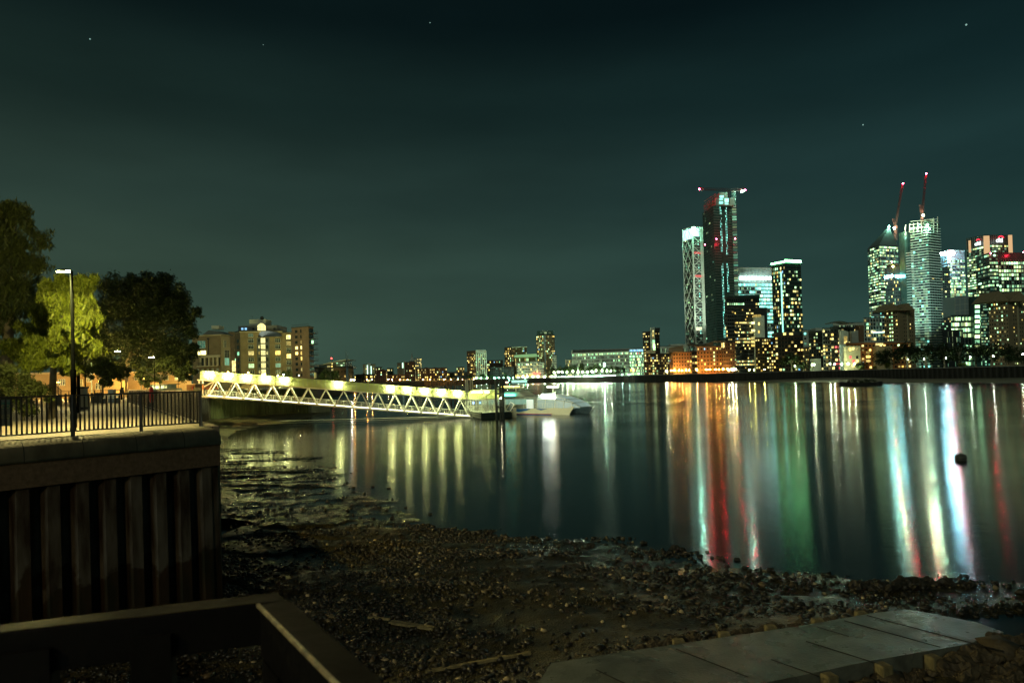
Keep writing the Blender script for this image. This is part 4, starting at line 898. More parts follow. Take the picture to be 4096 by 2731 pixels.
lamps(L_WHT, [(3180, 1464, 490), (3249, 1459, 470), (3257, 1457, 468), (3320, 1455, 455), (3338, 1457, 452), (3367, 1456, 448), (3392, 1455, 444), (3418, 1454, 440)], 'white lamps at the grey flats', '%s white lamp of the row before the grey and orange flats on the right', 3, .2)
lamps(emit('park_lamp', (.8, 1, .75), 420), [(3632, 1438, 398), (3697, 1436, 386), (3784, 1432, 372), (3881, 1427, 355), (3973, 1423, 342), (4090, 1416, 330)], 'park lamps on the right bank', '%s white park lamp of the row before the dark riverside trees', 5, .2)
lamps(emit('unlit_lamp', (.6, .8, .7), 1.2), [(3453, 1448, 432), (3505, 1446, 422)], 'dim park lamps', '%s of two dim lamp posts before the orange flats', 5, .2)
lamps(emit('big_orange', (1, .45, .08), 420), [(912, 1489, 205), (993, 1490, 205), (1051, 1497, 200), (1060, 1496, 200)], 'orange street lamps by the brick apartments', '%s orange street lamp at the foot of the big brick apartments', 5, .13, 6.3)
lamps(emit('big_white', (.95, 1, .7), 420), [(1078, 1504, 200), (1110, 1502, 200), (1134, 1498, 200), (1195, 1501, 200)], 'white street lamps by the brick apartments', '%s white street lamp right of the orange ones by the big brick apartments', 5, .10, 6.3)
lamps(emit('flood_white', (1, 1, .85), 500), [(1405, 1519, 320)], None, '%s dazzling white floodlamp by the upswept curved roof building'.replace('%s', 'single')+'%.0s', 3, .32)
# timber dolphins
t0 = None
for lb, x0, x1, D, yt in (('left timber dolphin standing in the river before the long stone offices', 2497, 2512, 700, 1505), ('right taller timber dolphin beside the river wall ledge', 2523, 2538, 690, 1498)):
    p = pt((x0+x1)/2, 1530, D); t = thing('mooring_dolphin', lb, 'dolphin', (p.x, p.y, -1), 'timber dolphins')
    zt = pt(x0, yt, D).z
    for x in (x0, (x0+x1)/2, x1): q = pt(x, 1530, D); MB().tube([(q.x, D, -1), (q.x, D, zt)], .3, 6).build('pile', M_dbrn, t)
    mb = MB(); a, c = pt(x0, 1520, D), pt(x1, 1520, D)
    for z in (1.5, 4): mb.beam((a.x, D-.4, z), (c.x, D-.4, z), .3, .4)
    mb.build('cross_beam', M_dbrn, t)
# ------------------------------------------------------------------ foliage
def leaf_mesh(name, clumps, n, size, aspect=1.6, droop=0, mats=None, seed=1, shell=.6):
    r = np.random.RandomState(seed); cs = np.array([c[:3] for c in clumps]); rs = np.array([c[3:6] for c in clumps])
    wt = (rs[:, 0]*rs[:, 2])**1.0; idx = r.choice(len(cs), n, p=wt/wt.sum())
    d = r.normal(size=(n, 3)); d /= np.linalg.norm(d, axis=1)[:, None]; rad = (shell+(1-shell)*r.rand(n)**.7)
    rad *= 1+r.normal(size=n)*.12
    pos = cs[idx]+d*rs[idx]*rad[:, None]
    a = r.normal(size=(n, 3)); 
    if droop: a[:, 2] = -abs(a[:, 2])*droop-1
    a /= np.linalg.norm(a, axis=1)[:, None]; b_ = np.cross(a, r.normal(size=(n, 3))); b_ /= np.linalg.norm(b_, axis=1)[:, None]
    s = size*(.6+.8*r.rand(n))[:, None]; A = a*s*aspect; B_ = b_*s
    V = np.empty((n, 4, 3)); V[:, 0] = pos-A; V[:, 1] = pos+B_*.5; V[:, 2] = pos+A; V[:, 3] = pos-B_*.5
    me = bpy.data.meshes.new(name); me.vertices.add(n*4); me.vertices.foreach_set('co', V.reshape(-1)); me.loops.add(n*4); me.loops.foreach_set('vertex_index', np.arange(n*4, dtype=np.int32))
    me.polygons.add(n); me.polygons.foreach_set('loop_start', np.arange(0, n*4, 4, dtype=np.int32)); me.polygons.foreach_set('loop_total', np.full(n, 4, dtype=np.int32))
    mats = mats or [M_leaf]
    for m in mats: me.materials.append(m)
    me.update(); me.validate(); return me
def leafmat(name, c1, c2, tr=.25):
    m, nt, b = _bsdf(name); L = nt.links; N = nt.nodes
    ge = N.new('ShaderNodeNewGeometry'); rp = N.new('ShaderNodeValToRGB'); rp.color_ramp.elements[0].color = (*c1, 1); rp.color_ramp.elements[1].color = (*c2, 1)
    L.new(ge.outputs['Random Per Island'], rp.inputs['Fac']); L.new(rp.outputs['Color'], b.inputs['Base Color']); b.inputs['Roughness'].default_value = .55; b.inputs['Specular IOR Level'].default_value = .3
    tl = N.new('ShaderNodeBsdfTranslucent'); mx = N.new('ShaderNodeMixShader'); mx.inputs[0].default_value = tr; out = N['Material Output']
    L.new(rp.outputs['Color'], tl.inputs['Color']); L.new(b.outputs[0], mx.inputs[1]); L.new(tl.outputs[0], mx.inputs[2]); L.new(mx.outputs[0], out.inputs['Surface'])
    MATS[name] = m; return m
M_leaf = leafmat('dark_leaves', (.014, .026, .008), (.04, .065, .017))
M_leaf2 = leafmat('plane_leaves', (.035, .05, .010), (.085, .11, .022))
M_will = leafmat('willow_leaves', (.06, .085, .006), (.155, .195, .014), .32)
M_bark = mat('bark', (.16, .14, .09), .9, var=.3, scale=3, bump=.5)
def clumpset(rx, rz, n, seed, cz=0, ry=None, k=.36):
    r = random.Random(seed); out = []; ry = ry or rx
    for i in range(n):
        while 1:
            x, y, z = r.uniform(-1, 1), r.uniform(-1, 1), r.uniform(-1, 1)
            if x*x+y*y+z*z < 1: break
        q = r.uniform(.6, 1.25)*k; out.append((x*rx*.74, y*ry*.74, cz+z*rz*.74, rx*q, ry*q, rz*q))
    return out
VAR = []
for s in range(4):
    VAR.append(leaf_mesh('crown', clumpset(1, 1, 16, 40+s, 0), 2600, .055, 1.2, seed=s))
trunk_me = MB(); trunk_me.tube([(0, 0, -1.6), (0, 0, -.5), (.03, 0, .2)], [.07, .05, .03], 6)
for a in range(4): trunk_me.tube([(0, 0, -.7), (.3*math.cos(a*1.6), .3*math.sin(a*1.6), 0)], [.03, .012], 5)
tme = bpy.data.meshes.new('trunk'); tme.from_pydata(trunk_me.v, [], trunk_me.f); tme.materials.append(M_bark)
def ftree(x, yt, wpx, D, label, group, zg=6.6, v=0, name='tree', cat='tree', trunk=True, asp=None):
    p = pt(x, yt, D); zt = p.z; r = wpx*D/F/2; hz = (zt-zg)*(.44 if trunk else .52)
    t = thing(name, label, cat, (p.x, D, zg), group)
    c = bpy.data.objects.new('crown', VAR[v % 4]); COL.objects.link(c); c.parent = t; c.scale = (r, r, hz); c.location = (0, 0, zt-zg-hz*.92)
    c.rotation_euler = (0, 0, v*1.3)
    if trunk: k = bpy.data.objects.new('trunk', tme); COL.objects.link(k); k.parent = t; k.scale = (r, r, (zt-zg)/2.0); k.location = (0, 0, (zt-zg)*.78)
    return t
TR = [(3450, 1448, 60, 436), (3545, 1392, 110, 405), (3625, 1372, 110, 395), (3700, 1372, 120, 385), (3775, 1374, 100, 376), (3835, 1366, 100, 368), (3900, 1372, 90, 360), (3965, 1362, 100, 350), (4020, 1378, 80, 344), (4080, 1388, 90, 336), (4150, 1385, 100, 330)]
for i, (x, y, w, D) in enumerate(TR): ftree(x, y, w, D+6, '%s dark riverside tree of the row on the right bank' % ordw(i), 'dark trees on the right bank', v=i)
ftree(3165, 1415, 105, 500, 'round dark tree in front of the flats, right of centre cluster', None, v=2)
ftree(3212, 1440, 50, 495, 'lower dark tree on the right flank of the round dark tree', None, v=1)
for i, x in enumerate((3010+i*0 for i in range(0))): pass
PK = [(2215, 1462, 36), (2240, 1461, 34), (2265, 1462, 34), (2292, 1455, 40), (2325, 1452, 46), (2356, 1460, 36), (2385, 1453, 44), (2415, 1458, 36), (2440, 1461, 34), (2467, 1462, 34), (2492, 1465, 30)]
for i, (x, y, w) in enumerate(PK): ftree(x, y, w, 960-i*14, '%s tree of the long park row before the stone offices' % ordw(i), 'park trees on the distant bank', v=i)
for i, (x, y, w, D) in enumerate(((1252, 1490, 70, 1045), )): pass
FT = [(1810, 1493, 30, 1050), (1880, 1497, 30, 1045), (1930, 1494, 34, 1045), (1962, 1496, 30, 1045), (2020, 1494, 24, 1045)]
for i, (x, y, w, D) in enumerate(FT): ftree(x, y, w, D, '%s small dark tree of the row behind the cool lamps' % ordw(i), 'small trees behind the cool lamps', v=i)
ftree(1445, 1491, 46, 720, 'dark clump of trees left of the tan twin tower', None, v=3); ftree(1570, 1487, 36, 1000, 'dark tree left of the tan strip-lit tower', None, v=0)
ftree(1302, 1474, 60, 300, 'leafy green tree before the upswept roof building, left of a pair', None, v=1); ftree(1345, 1482, 40, 298, 'rounded green tree before the upswept roof building, right of a pair', None, v=2)
ftree(1148, 1474, 46, 280, 'round tree at the foot of the brick link block', None, v=3)
for i, (x, y, w, D) in enumerate(((3448, 1464, 34, 434), (3500, 1461, 20, 424), (3550, 1445, 26, 410), (3852, 1448, 36, 358))):
    o = ftree(x, y, w, D, ['low clipped hedge bush, yellow-green, before the orange flats', 'small round yellow-green bush right of the clipped hedge', 'little lamplit tree at the left of the dark riverside trees', 'bright low bush beneath the park lamps'][i], None, v=i, name='bush', cat='bush', trunk=False)
    o.children[0].data = o.children[0].data.copy(); o.children[0].data.materials[0] = M_will
# ------------------------------------------------------------------ near promenade
V2 = lambda p: Vector((p[0], p[1]))
O0 = gz(885, 1776, 5.73); O1 = gz(0, 1860, 5.73); O0, O1 = V2(O0), V2(O1)
dr_ = (O1-O0).normalized(); OE = O0+dr_*16; nout = Vector((-dr_.y, dr_.x)); 
if nout.x < 0: nout = -nout
back = [Vector((-34.0, 62)), Vector((-47.4, 100)), Vector((-55.4, 121)), Vector((-59.4, 133.5))]
t = thing('river_wall', 'nearest river wall of steel sheet piles under a rounded concrete coping', 'river wall', (O0.x, O0.y, 0))
def pile_mat():
    m, nt, b = _bsdf('weathered_sheet_pile'); L = nt.links; N = nt.nodes; tc = N.new('ShaderNodeTexCoord'); mp = N.new('ShaderNodeMapping'); mp.inputs['Scale'].default_value = (1, 1, .22); L.new(tc.outputs['Object'], mp.inputs[0])
    n1 = N.new('ShaderNodeTexNoise'); n1.inputs['Scale'].default_value = 2.6; n1.inputs['Detail'].default_value = 8; L.new(mp.outputs[0], n1.inputs['Vector'])
    r1 = N.new('ShaderNodeValToRGB'); e = r1.color_ramp.elements; e[0].position = .38; e[0].color = (.024, .015, .008, 1); e[1].position = .62; e[1].color = (.105, .10, .084, 1); L.new(n1.outputs['Fac'], r1.inputs['Fac'])
    n2 = N.new('ShaderNodeTexNoise'); n2.inputs['Scale'].default_value = 1.1; n2.inputs['Detail'].default_value = 4; L.new(tc.outputs['Object'], n2.inputs['Vector'])
    sz = N.new('ShaderNodeSeparateXYZ'); L.new(tc.outputs['Object'], sz.inputs[0]); ad = N.new('ShaderNodeMath'); ad.operation = 'MULTIPLY_ADD'; ad.inputs[1].default_value = 3.2; L.new(n2.outputs['Fac'], ad.inputs[0]); L.new(sz.outputs['Z'], ad.inputs[2])
    mr = N.new('ShaderNodeMapRange'); mr.inputs['From Min'].default_value = 4.05; mr.inputs['From Max'].default_value = 4.25; L.new(ad.outputs[0], mr.inputs['Value'])
    r2 = N.new('ShaderNodeValToRGB'); e = r2.color_ramp.elements; e[0].position = .4; e[0].color = (.013, .014, .007, 1); e[1].position = .7; e[1].color = (.042, .024, .011, 1); L.new(n1.outputs['Fac'], r2.inputs['Fac'])
    mx = N.new('ShaderNodeMix'); mx.data_type = 'RGBA'; L.new(mr.outputs[0], mx.inputs['Factor']); L.new(r2.outputs['Color'], mx.inputs[6]); L.new(r1.outputs['Color'], mx.inputs[7]); L.new(mx.outputs[2], b.inputs['Base Color'])
    b.inputs['Roughness'].default_value = .75; b.inputs['Specular IOR Level'].default_value = .25
    bp = N.new('ShaderNodeBump'); bp.inputs['Strength'].default_value = .4; bp.inputs['Distance'].default_value = .02; L.new(n1.outputs['Fac'], bp.inputs['Height']); L.new(bp.outputs['Normal'], b.inputs['Normal']); return m
M_cop = mat('weathered_coping', (.17, .16, .11), .8, var=.55, scale=1.2, bump=.5, bscale=14, stretch=(1, 1, .6), bd=.02)
M_band = mat('exposed_aggregate', (.10, .075, .048), .85, var=.35, scale=9, bump=.8, bscale=60, bd=.02)
M_pile = pile_mat(); _old = mat('rusted_sheet_pile', (.046, .041, .030), .8, var=.85, scale=1.3, spec=.2, bump=.3, bscale=12, stretch=(1, 1, .25), rvar=.15, bd=.02)
def offpath(pts, rnd_corner=True):
    out = []
    for i, p in enumerate(pts):
        if i == 0: d = (pts[1]-p).normalized(); n = Vector((d.y, -d.x)); out.append((p, n))
        elif i == len(pts)-1: d = (p-pts[i-1]).normalized(); out.append((p, Vector((d.y, -d.x))))
        else:
            d0 = (p-pts[i-1]).normalized(); d1 = (pts[i+1]-p).normalized(); n0 = Vector((d0.y, -d0.x)); n1 = Vector((d1.y, -d1.x))
            b_ = (n0+n1); b_ = b_/b_.length*(1/max(.4, math.cos(n0.angle(n1)/2))); out.append((p, b_))
    return out
WP = [OE, O0]+back           # outward is on the right-hand side when walking away along the wall
def sub(pts, step):
    out = [pts[0]]
    for a, c in zip(pts, pts[1:]):
        k = max(1, int((c-a).length/step)); out += [a.lerp(c, (i+1)/k) for i in range(k)]
    return out
op = offpath(WP)
path = [((p.x, p.y, 0), (n.x, n.y, 0), (0, 0, 1)) for p, n in op]
prof = [(-.62, 6.262), (-.42, 6.262), (-.26, 6.245), (-.14, 6.19), (-.05, 6.09), (-.008, 5.96), (0, 5.8), (0, 5.73), (-.5, 5.73)]
mb = MB().sweep(path, prof); o = mb.build('coping', M_cop, t, smooth=True)
mb = MB().sweep(path, [(-.5, 5.728), (-.035, 5.728), (-.035, 5.1), (-.07, 5.08), (-.5, 5.08)]); mb.build('concrete_band', M_band, t)
mb = MB()   # vertical joints of the coping
for k in range(11):
    p = O0+dr_*(1.1+k*1.32); n = nout
    mb.sweep([((p.x, p.y, 0), (n.x, n.y, 0), (0, 0, 1)), ((p.x+dr_.x*.018, p.y+dr_.y*.018, 0), (n.x, n.y, 0), (0, 0, 1))], [(a+.003, z+.003) for a, z in prof[1:8]])
mb.build('joint', M_blk, t)
mb = MB(); P = []
for a, c in zip(WP, WP[1:]):
    d = c-a; L = d.length; d = d/L; n = Vector((d.y, -d.x)); k = int(L/.66)
    for j in range(k):
        for u, o_ in ((0, -.42), (.16, -.10), (.58, -.10), (.74, -.42)): P.append((a+d*(L*(j+u)/k)+n*o_, n))
vs = [(p.x, p.y, 5.09) for p, n in P]+[(p.x+n.x*.10, p.y+n.y*.10, -.6) for p, n in P]; q = len(P)
mb.add(vs, [(i, i+1, q+i+1, q+i) for i in range(q-1)]).build('sheet_pile', M_pile, t)
mb = MB()
for px_, w in ((435, .05), (842, .035)): p = gz(px_, 1850-px_*.09, 5.5); mb.add([(p.x, p.y-.02, p.z+.12), (p.x+w*.3, p.y-.02, p.z+.1), (p.x+w, p.y-.02, p.z-.1), (p.x+w*.5, p.y-.02, p.z-.32), (p.x-w*.2, p.y-.02, p.z-.12)], [(0, 4, 3, 2, 1)])
mb.build('lime_stain', mat('lime_stain', (.55, .52, .38), .8), t)
# railings
def railing(lb, pts, posts, pitch=.112, h=1.1, z=6.255, m=M_blk, bar=.017, group='black railings of the promenade', panel=None):
    t = thing('railing', lb, 'railing', (pts[0][0], pts[0][1], z), group); P = [Vector(p) for p in pts]
    tr = MB(); br = MB(); ba = MB()
    for a, c in zip(P, P[1:]):
        d = (c-a); L = d.length; A, C_ = Vector((a.x, a.y, z)), Vector((c.x, c.y, z)); u = Vector((0, 0, 1))
        tr.beam(A+u*h, C_+u*h, .06, .045); br.beam(A+u*.13, C_+u*.13, .045, .035)
        k = int(L/pitch)
        for i in range(k+1):
            p = A.lerp(C_, i/k); ba.beam(p+u*.14, p+u*(h-.03), bar*2, bar*2 if panel is None else .01, up=(d.x, d.y, 0))
        n = max(1, int(round(L/posts)))
        for i in range(n+1):
            p = A.lerp(C_, i/n); MB().box(p.x-.035, p.x+.035, p.y-.035, p.y+.035, z-.02, z+h+.02).build('post', m, t)
    tr.build('top_rail', m, t); br.build('bottom_rail', m, t); ba.build('bars', m, t)
    return t
R0 = gz(57, 1761, 6.25); R1 = gz(803, 1706, 6.25); R0, R1 = V2(R0), V2(R1); rd = (R0-R1).normalized()
railing('black bar railing along the nearest coping, seen face on', [R1, R1+rd*((R0-R1).length+4.0)], 1.62)
M_satin = mat('black_rail_paint', (.03, .03, .026), .35)
F0 = R1; F1 = V2(pt(517, 1600, 62)); F2 = V2(pt(727, 1600, 100))
railing('long black bar railing running away from the corner post, carrying a red lifebuoy', [F0+Vector((-.05, .1)), F1], 2.4, .13, m=M_satin)
M_gpan = mat('pale_green_mesh', (.45, .5, .36), .6)
railing('distant pale railing between the lifebuoy railing and the pier gate', [F1+Vector((-.1, .1)), F2], 3.0, .10, m=M_gpan, bar=.03)
# blue notice panel fixed behind the first railing
M_ban = mat('faded_blue_panel', (.26, .32, .33), .7, var=.2, scale=4)
def railpt(x, z): # on the railing line at photo column x
    r = ray(x, 1640); a = R1; d = rd; k = (a.x*r.y-a.y*r.x)/(d.y*r.x-d.x*r.y); return a+d*k
a, c = railpt(0, 0), railpt(47, 0); off = Vector((-rd.y, rd.x)); off = off if off.y > 0 else -off
a, c = a+off*.12, c+off*.12; a = a-(c-a)*1.2; zt, zb = 6.25+1.05, 6.25+.38
t = thing('notice_panel', 'faded blue notice panel behind the railing at the left edge', 'notice', (c.x, c.y, zb))
MB().prism([tuple(a), tuple(c), tuple(c+off*.02), tuple(a+off*.02)], zb, zt).build('board', M_ban, t)
MB().prism([tuple(a-off*.006), tuple(c-off*.006), tuple(c-off*.001), tuple(a-off*.001)], zt-.24, zt-.06).build('teal_strip', mat('teal_strip', (.12, .32, .30), .6), t)
for s_, zz_ in (('neo', zt-.22), ('reo', zt-.48)):
    cu = bpy.data.curves.new('lettering', 'FONT'); cu.body = s_; cu.size = .2; cu.extrude = .002; cu.align_x = 'RIGHT'; cu.materials.append(mat('pale_letters', (.55, .55, .42), .6))
    o = bpy.data.objects.new('lettering', cu); COL.objects.link(o); o.parent = t; p = c-off*.02; dd = (c-a).normalized(); o.location = Vector((p.x, p.y, zz_))-base_of(t)[0]; o.rotation_euler = (math.pi/2, 0, math.atan2(dd.y, dd.x)); font_mesh(o)
# street furniture
M_pole = mat('lamp_post_paint', (.0025, .003, .0025), .9, spec=0)
EM_H = emit('near_lamp_glass', (1, .9, .38), 90)
EM_F = emit('mid_lamp_glass', (1, .95, .6), 160)
def lamp(lb, x, yt, D, W, hd=.42, r=.05, zb=6.25, thick=0, col=(1, .82, .30), em=None, name='street_lamp'):
    p = pt(x, yt, D); t = thing(name, lb, 'street lamp', (p.x, D, zb), 'lamp posts on the near promenade')
    mb = MB(); hz = p.z
    if thick: mb.tube([(p.x, D, zb), (p.x, D, zb+1.9), (p.x, D, zb+1.95), (p.x, D, hz)], [thick, thick, r, r*.8], 10)
    else: mb.tube([(p.x, D, zb), (p.x, D, zb+1.2), (p.x, D, zb+1.25), (p.x, D, hz)], [r*1.5, r*1.5, r, r*.7], 8)
    mb.build('pole', M_pole, t, smooth=True)
    hx = p.x-hd*.55
    mb = MB(); mb.sphere((hx, D, hz+.02), .16, 10, 6, 0, .35); o = mb.build('lamp_head', M_pole, t, smooth=True); 
    mb = MB(); mb.box(hx-hd/2, hx+hd/2, D-.10, D+.10, hz-.03, hz+.0); mb.build('lamp_glass', em or EM_H, t)
    ld = bpy.data.lights.new('lamp_light', 'POINT'); ld.energy = W; ld.color = col; ld.shadow_soft_size = .12
    lo = bpy.data.objects.new('lamp_light', ld); COL.objects.link(lo); lo.parent = t; lo.location = Vector((hx-hd*.4, D-.1, hz-.22))-base_of(t)[0]
    return t
LAMPW = 1.0
lamp('tall nearest street lamp glaring before the willow', 286, 1084, 22.9, 4400*LAMPW, .42, .055, thick=.085)
lamp('slender street lamp just right of the stone pillar', 338, 1372, 50, 1300*LAMPW, .5, .05, em=EM_F)
lamp('street lamp with a small junction box, left of the big tree trunk', 483, 1404, 77, 1300*LAMPW, .55, .05, em=EM_F)
lamp('street lamp right of the big tree trunk, above the lifebuoy', 617, 1428, 88, 1700*LAMPW, .6, .05, em=EM_F)
p = pt(490, 1560, 76.5); MB().box(p.x-.12, p.x+.12, 76.3, 76.6, p.z-.35, p.z+.3).build('junction_box', M_blk, label='small dark box on the lamp post left of the tree trunk', cat='junction box')
p = pt(309.5, 1288, 37); MB().tube([(p.x, 37, 6.25), (p.x, 37, p.z)], [.085, .065], 10).build('signal_pole', M_pole, label='tall plain black pole beside the nearest street lamp', cat='pole')
for x, y in ((563, 1470), (587, 1476), (365, 1450)): p = pt(x, y, 95); MB().tube([(p.x, 95, 6.25), (p.x, 95, p.z)], .055, 6).build('thin_post', mat('blue_grey_post', (.12, .22, .25), .4), label={563: 'left thin blue-lit post right of the tree trunk', 587: 'right thin blue-lit post right of the tree trunk', 365: 'thin dark post right of the stone pillar'}[x], cat='post')  # blue light on the pair is put into the post colour
p = pt(330, 1637, 43.7); t = thing('stone_pillar', 'squat stone pillar with a dark cap beside the black pole', 'pillar', (p.x, 43.7, 6.25))
zt = pt(330, 1546, 43.7).z
MB().box(p.x-.22, p.x+.22, 43.5, 43.9, 6.25, zt-.12).build('shaft', M_conc, t); MB().box(p.x-.28, p.x+.28, 43.44, 43.96, zt-.12, zt).build('cap', M_blk, t); MB().box(p.x-.3, p.x+.32, 43.42, 43.98, 6.25, 6.40).build('base', M_blk, t)
p = pt(442, 1572, 60); t = thing('bench', 'pale slatted bench on the promenade between pillar and tree trunk', 'bench', (p.x, 60, 6.25))
MB().box(p.x-.7, p.x+.7, 59.8, 60.2, 6.68, 6.74).build('seat', M_conc, t); MB().box(p.x-.7, p.x+.7, 60.2, 60.24, 6.8, 7.1).build('backrest', M_conc, t)
for s_ in (-.55, .55): MB().box(p.x+s_-.04, p.x+s_+.04, 59.85, 60.2, 6.25, 6.68).build('leg', M_blk, t)
p = pt(442, 1560, 62); MB().box(p.x-.25, p.x+.25, 62, 62.4, 6.25, pt(442, 1557, 62).z).build('litter_bin', mat('grey_blue_bin', (.16, .2, .22), .5), label='grey-blue litter bin behind the pale bench', cat='litter bin')
# rail + bollards across the promenade
a, c = V2(pt(205, 1560, 66)), V2(pt(480, 1560, 68))
t = thing('railing', 'low thin railing across the promenade before the orange-lit houses', 'railing', (a.x, a.y, 6.25))
mb = MB(); 
for z_ in (1.15, .7, .3): mb.beam((a.x, a.y, 6.25+z_), (c.x, c.y, 6.25+z_), .04, .04)
mb.build('rails', M_blk, t)
for i in range(9): p = a.lerp(c, i/8); MB().box(p.x-.03, p.x+.03, p.y-.03, p.y+.03, 6.25, 7.42).build('post', M_blk, t)
bol = MB().tube([(0, 0, 0), (0, 0, .75), (0, 0, .8), (0, 0, .95)], [.11, .09, .13, .06], 8); bo = None
for i, x in enumerate((262, 352, 367, 380, 389, 397, 405)):
    p = pt(x, 1560, 62+(x % 3)); 
    if bo is None: bo = bol.build('bollard', M_blk, local=True); o = bo
    else: o = bo.copy(); COL.objects.link(o)
    o.location = (p.x, p.y, 6.25); _props(o, '%s short black bollard of the row before the low thin railing' % ordw(i), 'bollard', 'black bollards', None)
p = pt(221, 1575, 58); MB().box(p.x-.3, p.x+.3, 57.8, 58.3, 6.25, 6.25+.75).build('utility_cabinet', M_blk, label='small dark cabinet at the left end of the low thin railing', cat='cabinet')
# lifebuoy
q = (617-517)/(803-517)
dF = (F1-F0); r = ray(617, 1580); k = (F0.x*r.y-F0.y*r.x)/(dF.y*r.x-dF.x*r.y); c = F0+dF*k; dn = dF.normalized(); n_ = Vector((-dn.y, dn.x)); 
n_ = n_ if n_.x < 0 else -n_
t = thing('lifebuoy', 'red lifebuoy hanging on the long black railing', 'lifebuoy', (c.x, c.y, 6.5))
mb = MB(); pts = []; R_ = .37; cz = pt(617, 1578, c.y).z
ctr = Vector((c.x, c.y, cz))+Vector((n_.x, n_.y, 0))*.14
ring = [ctr+Vector((dn.x, dn.y, 0))*R_*math.cos(a)+Vector((0, 0, 1))*R_*math.sin(a) for a in [2*math.pi*i/20 for i in range(21)]]
mb.tube(ring, .085, 8, cap=False).build('ring', mat('red_lifebuoy', (.62, .04, .03), .4), t, smooth=True)
# gate and timber screen at the pier root, kiosk, person
t = thing('pier_gate', 'brown boarded gate cabin at the landward end of the footbridge', 'gate', tuple(pt(764, 1565, 112)))
pbox(t, 'cabin', M_brown, 746, 781, 1537, 1572, 112, 2.5); pbox(t, 'roof', M_cream, 744, 783, 1535, 1537, 111.8, 3)
for i in range(8): pbox(t, 'gate_bar', M_gpan, 772+i*4, 773+i*4, 1549, 1570, 110, .06)
pbox(t, 'ring', mat('red_lifebuoy', (.5, .05, .04)), 768, 772, 1546, 1555, 111.5, .2, 'small red lifebuoy')
t = thing('kiosk', 'low blue shuttered kiosk with a flat roof on the promenade', 'kiosk', tuple(pt(636, 1554, 105)))
pbox(t, 'cabin', mat('kiosk_blue', (.06, .14, .2), .5), 602, 668, 1538, 1560, 106, 3); pbox(t, 'roof', M_roof, 599, 671, 1536, 1538, 105.6, 4); pbox(t, 'shutter', mat('shutter_blue', (.08, .2, .3), .5), 622, 658, 1543, 1556, 105.9, .1)
def person(lb, x, yfoot, D, h=1.72, zf=None, shirt=(.35, .16, .08)):
    p = pt(x, yfoot, D); z = p.z if zf is None else zf; me = bpy.data.meshes.new('person')
    J = [(0, 0, .95, .13), (0, 0, 1.15, .12), (0, .0, 1.40, .14), (0, 0, 1.52, .055), (0, -.02, 1.60, .085), (0, -.01, 1.70, .075),
         (.09, 0, .88, .085), (.11, .02, .50, .055), (.11, .05, .08, .04), (.11, -.08, .03, .035), (-.09, 0, .88, .085), (-.10, -.02, .50, .055), (-.11, .0, .08, .04), (-.11, -.14, .03, .035),
         (.19, 0, 1.40, .055), (.24, .02, 1.12, .042), (.22, -.12, .92, .03), (.21, -.17, .85, .02), (-.19, 0, 1.40, .055), (-.25, .0, 1.12, .042), (-.2, -.18, 1.0, .03), (-.19, -.24, .97, .02)]
    E = [(0, 1), (1, 2), (2, 3), (3, 4), (4, 5), (0, 6), (6, 7), (7, 8), (8, 9), (0, 10), (10, 11), (11, 12), (12, 13), (2, 14), (14, 15), (15, 16), (16, 17), (2, 18), (18, 19), (19, 20), (20, 21)]
    me.from_pydata([j[:3] for j in J], E, []); o = bpy.data.objects.new('person', me); COL.objects.link(o)
    s = o.modifiers.new('skin', 'SKIN'); o.modifiers.new('sub', 'SUBSURF').render_levels = 2
    for i, v in enumerate(me.skin_vertices[0].data): v.radius = (J[i][3], J[i][3]); v.use_root = (i == 0)
    m = mat('person_clothes', shirt, .8); me.materials.append(m); o.location = (p.x, D, z); o.scale = (h/1.76,)*3; o.rotation_euler = (0, 0, .6)
    _props(o, lb, 'person', None, None)
    for nm, c, r_, mm, sz in (('hair', (0, .01, 1.72), .095, M_blk, .8),): q = MB().sphere(c, r_, 8, 6, 0, sz).build(nm, mm, None, local=True, smooth=True); q.parent = o
    return o
person('person in a brownish top standing at the landward end of the footbridge', 811, 1570, 118, zf=6.27)
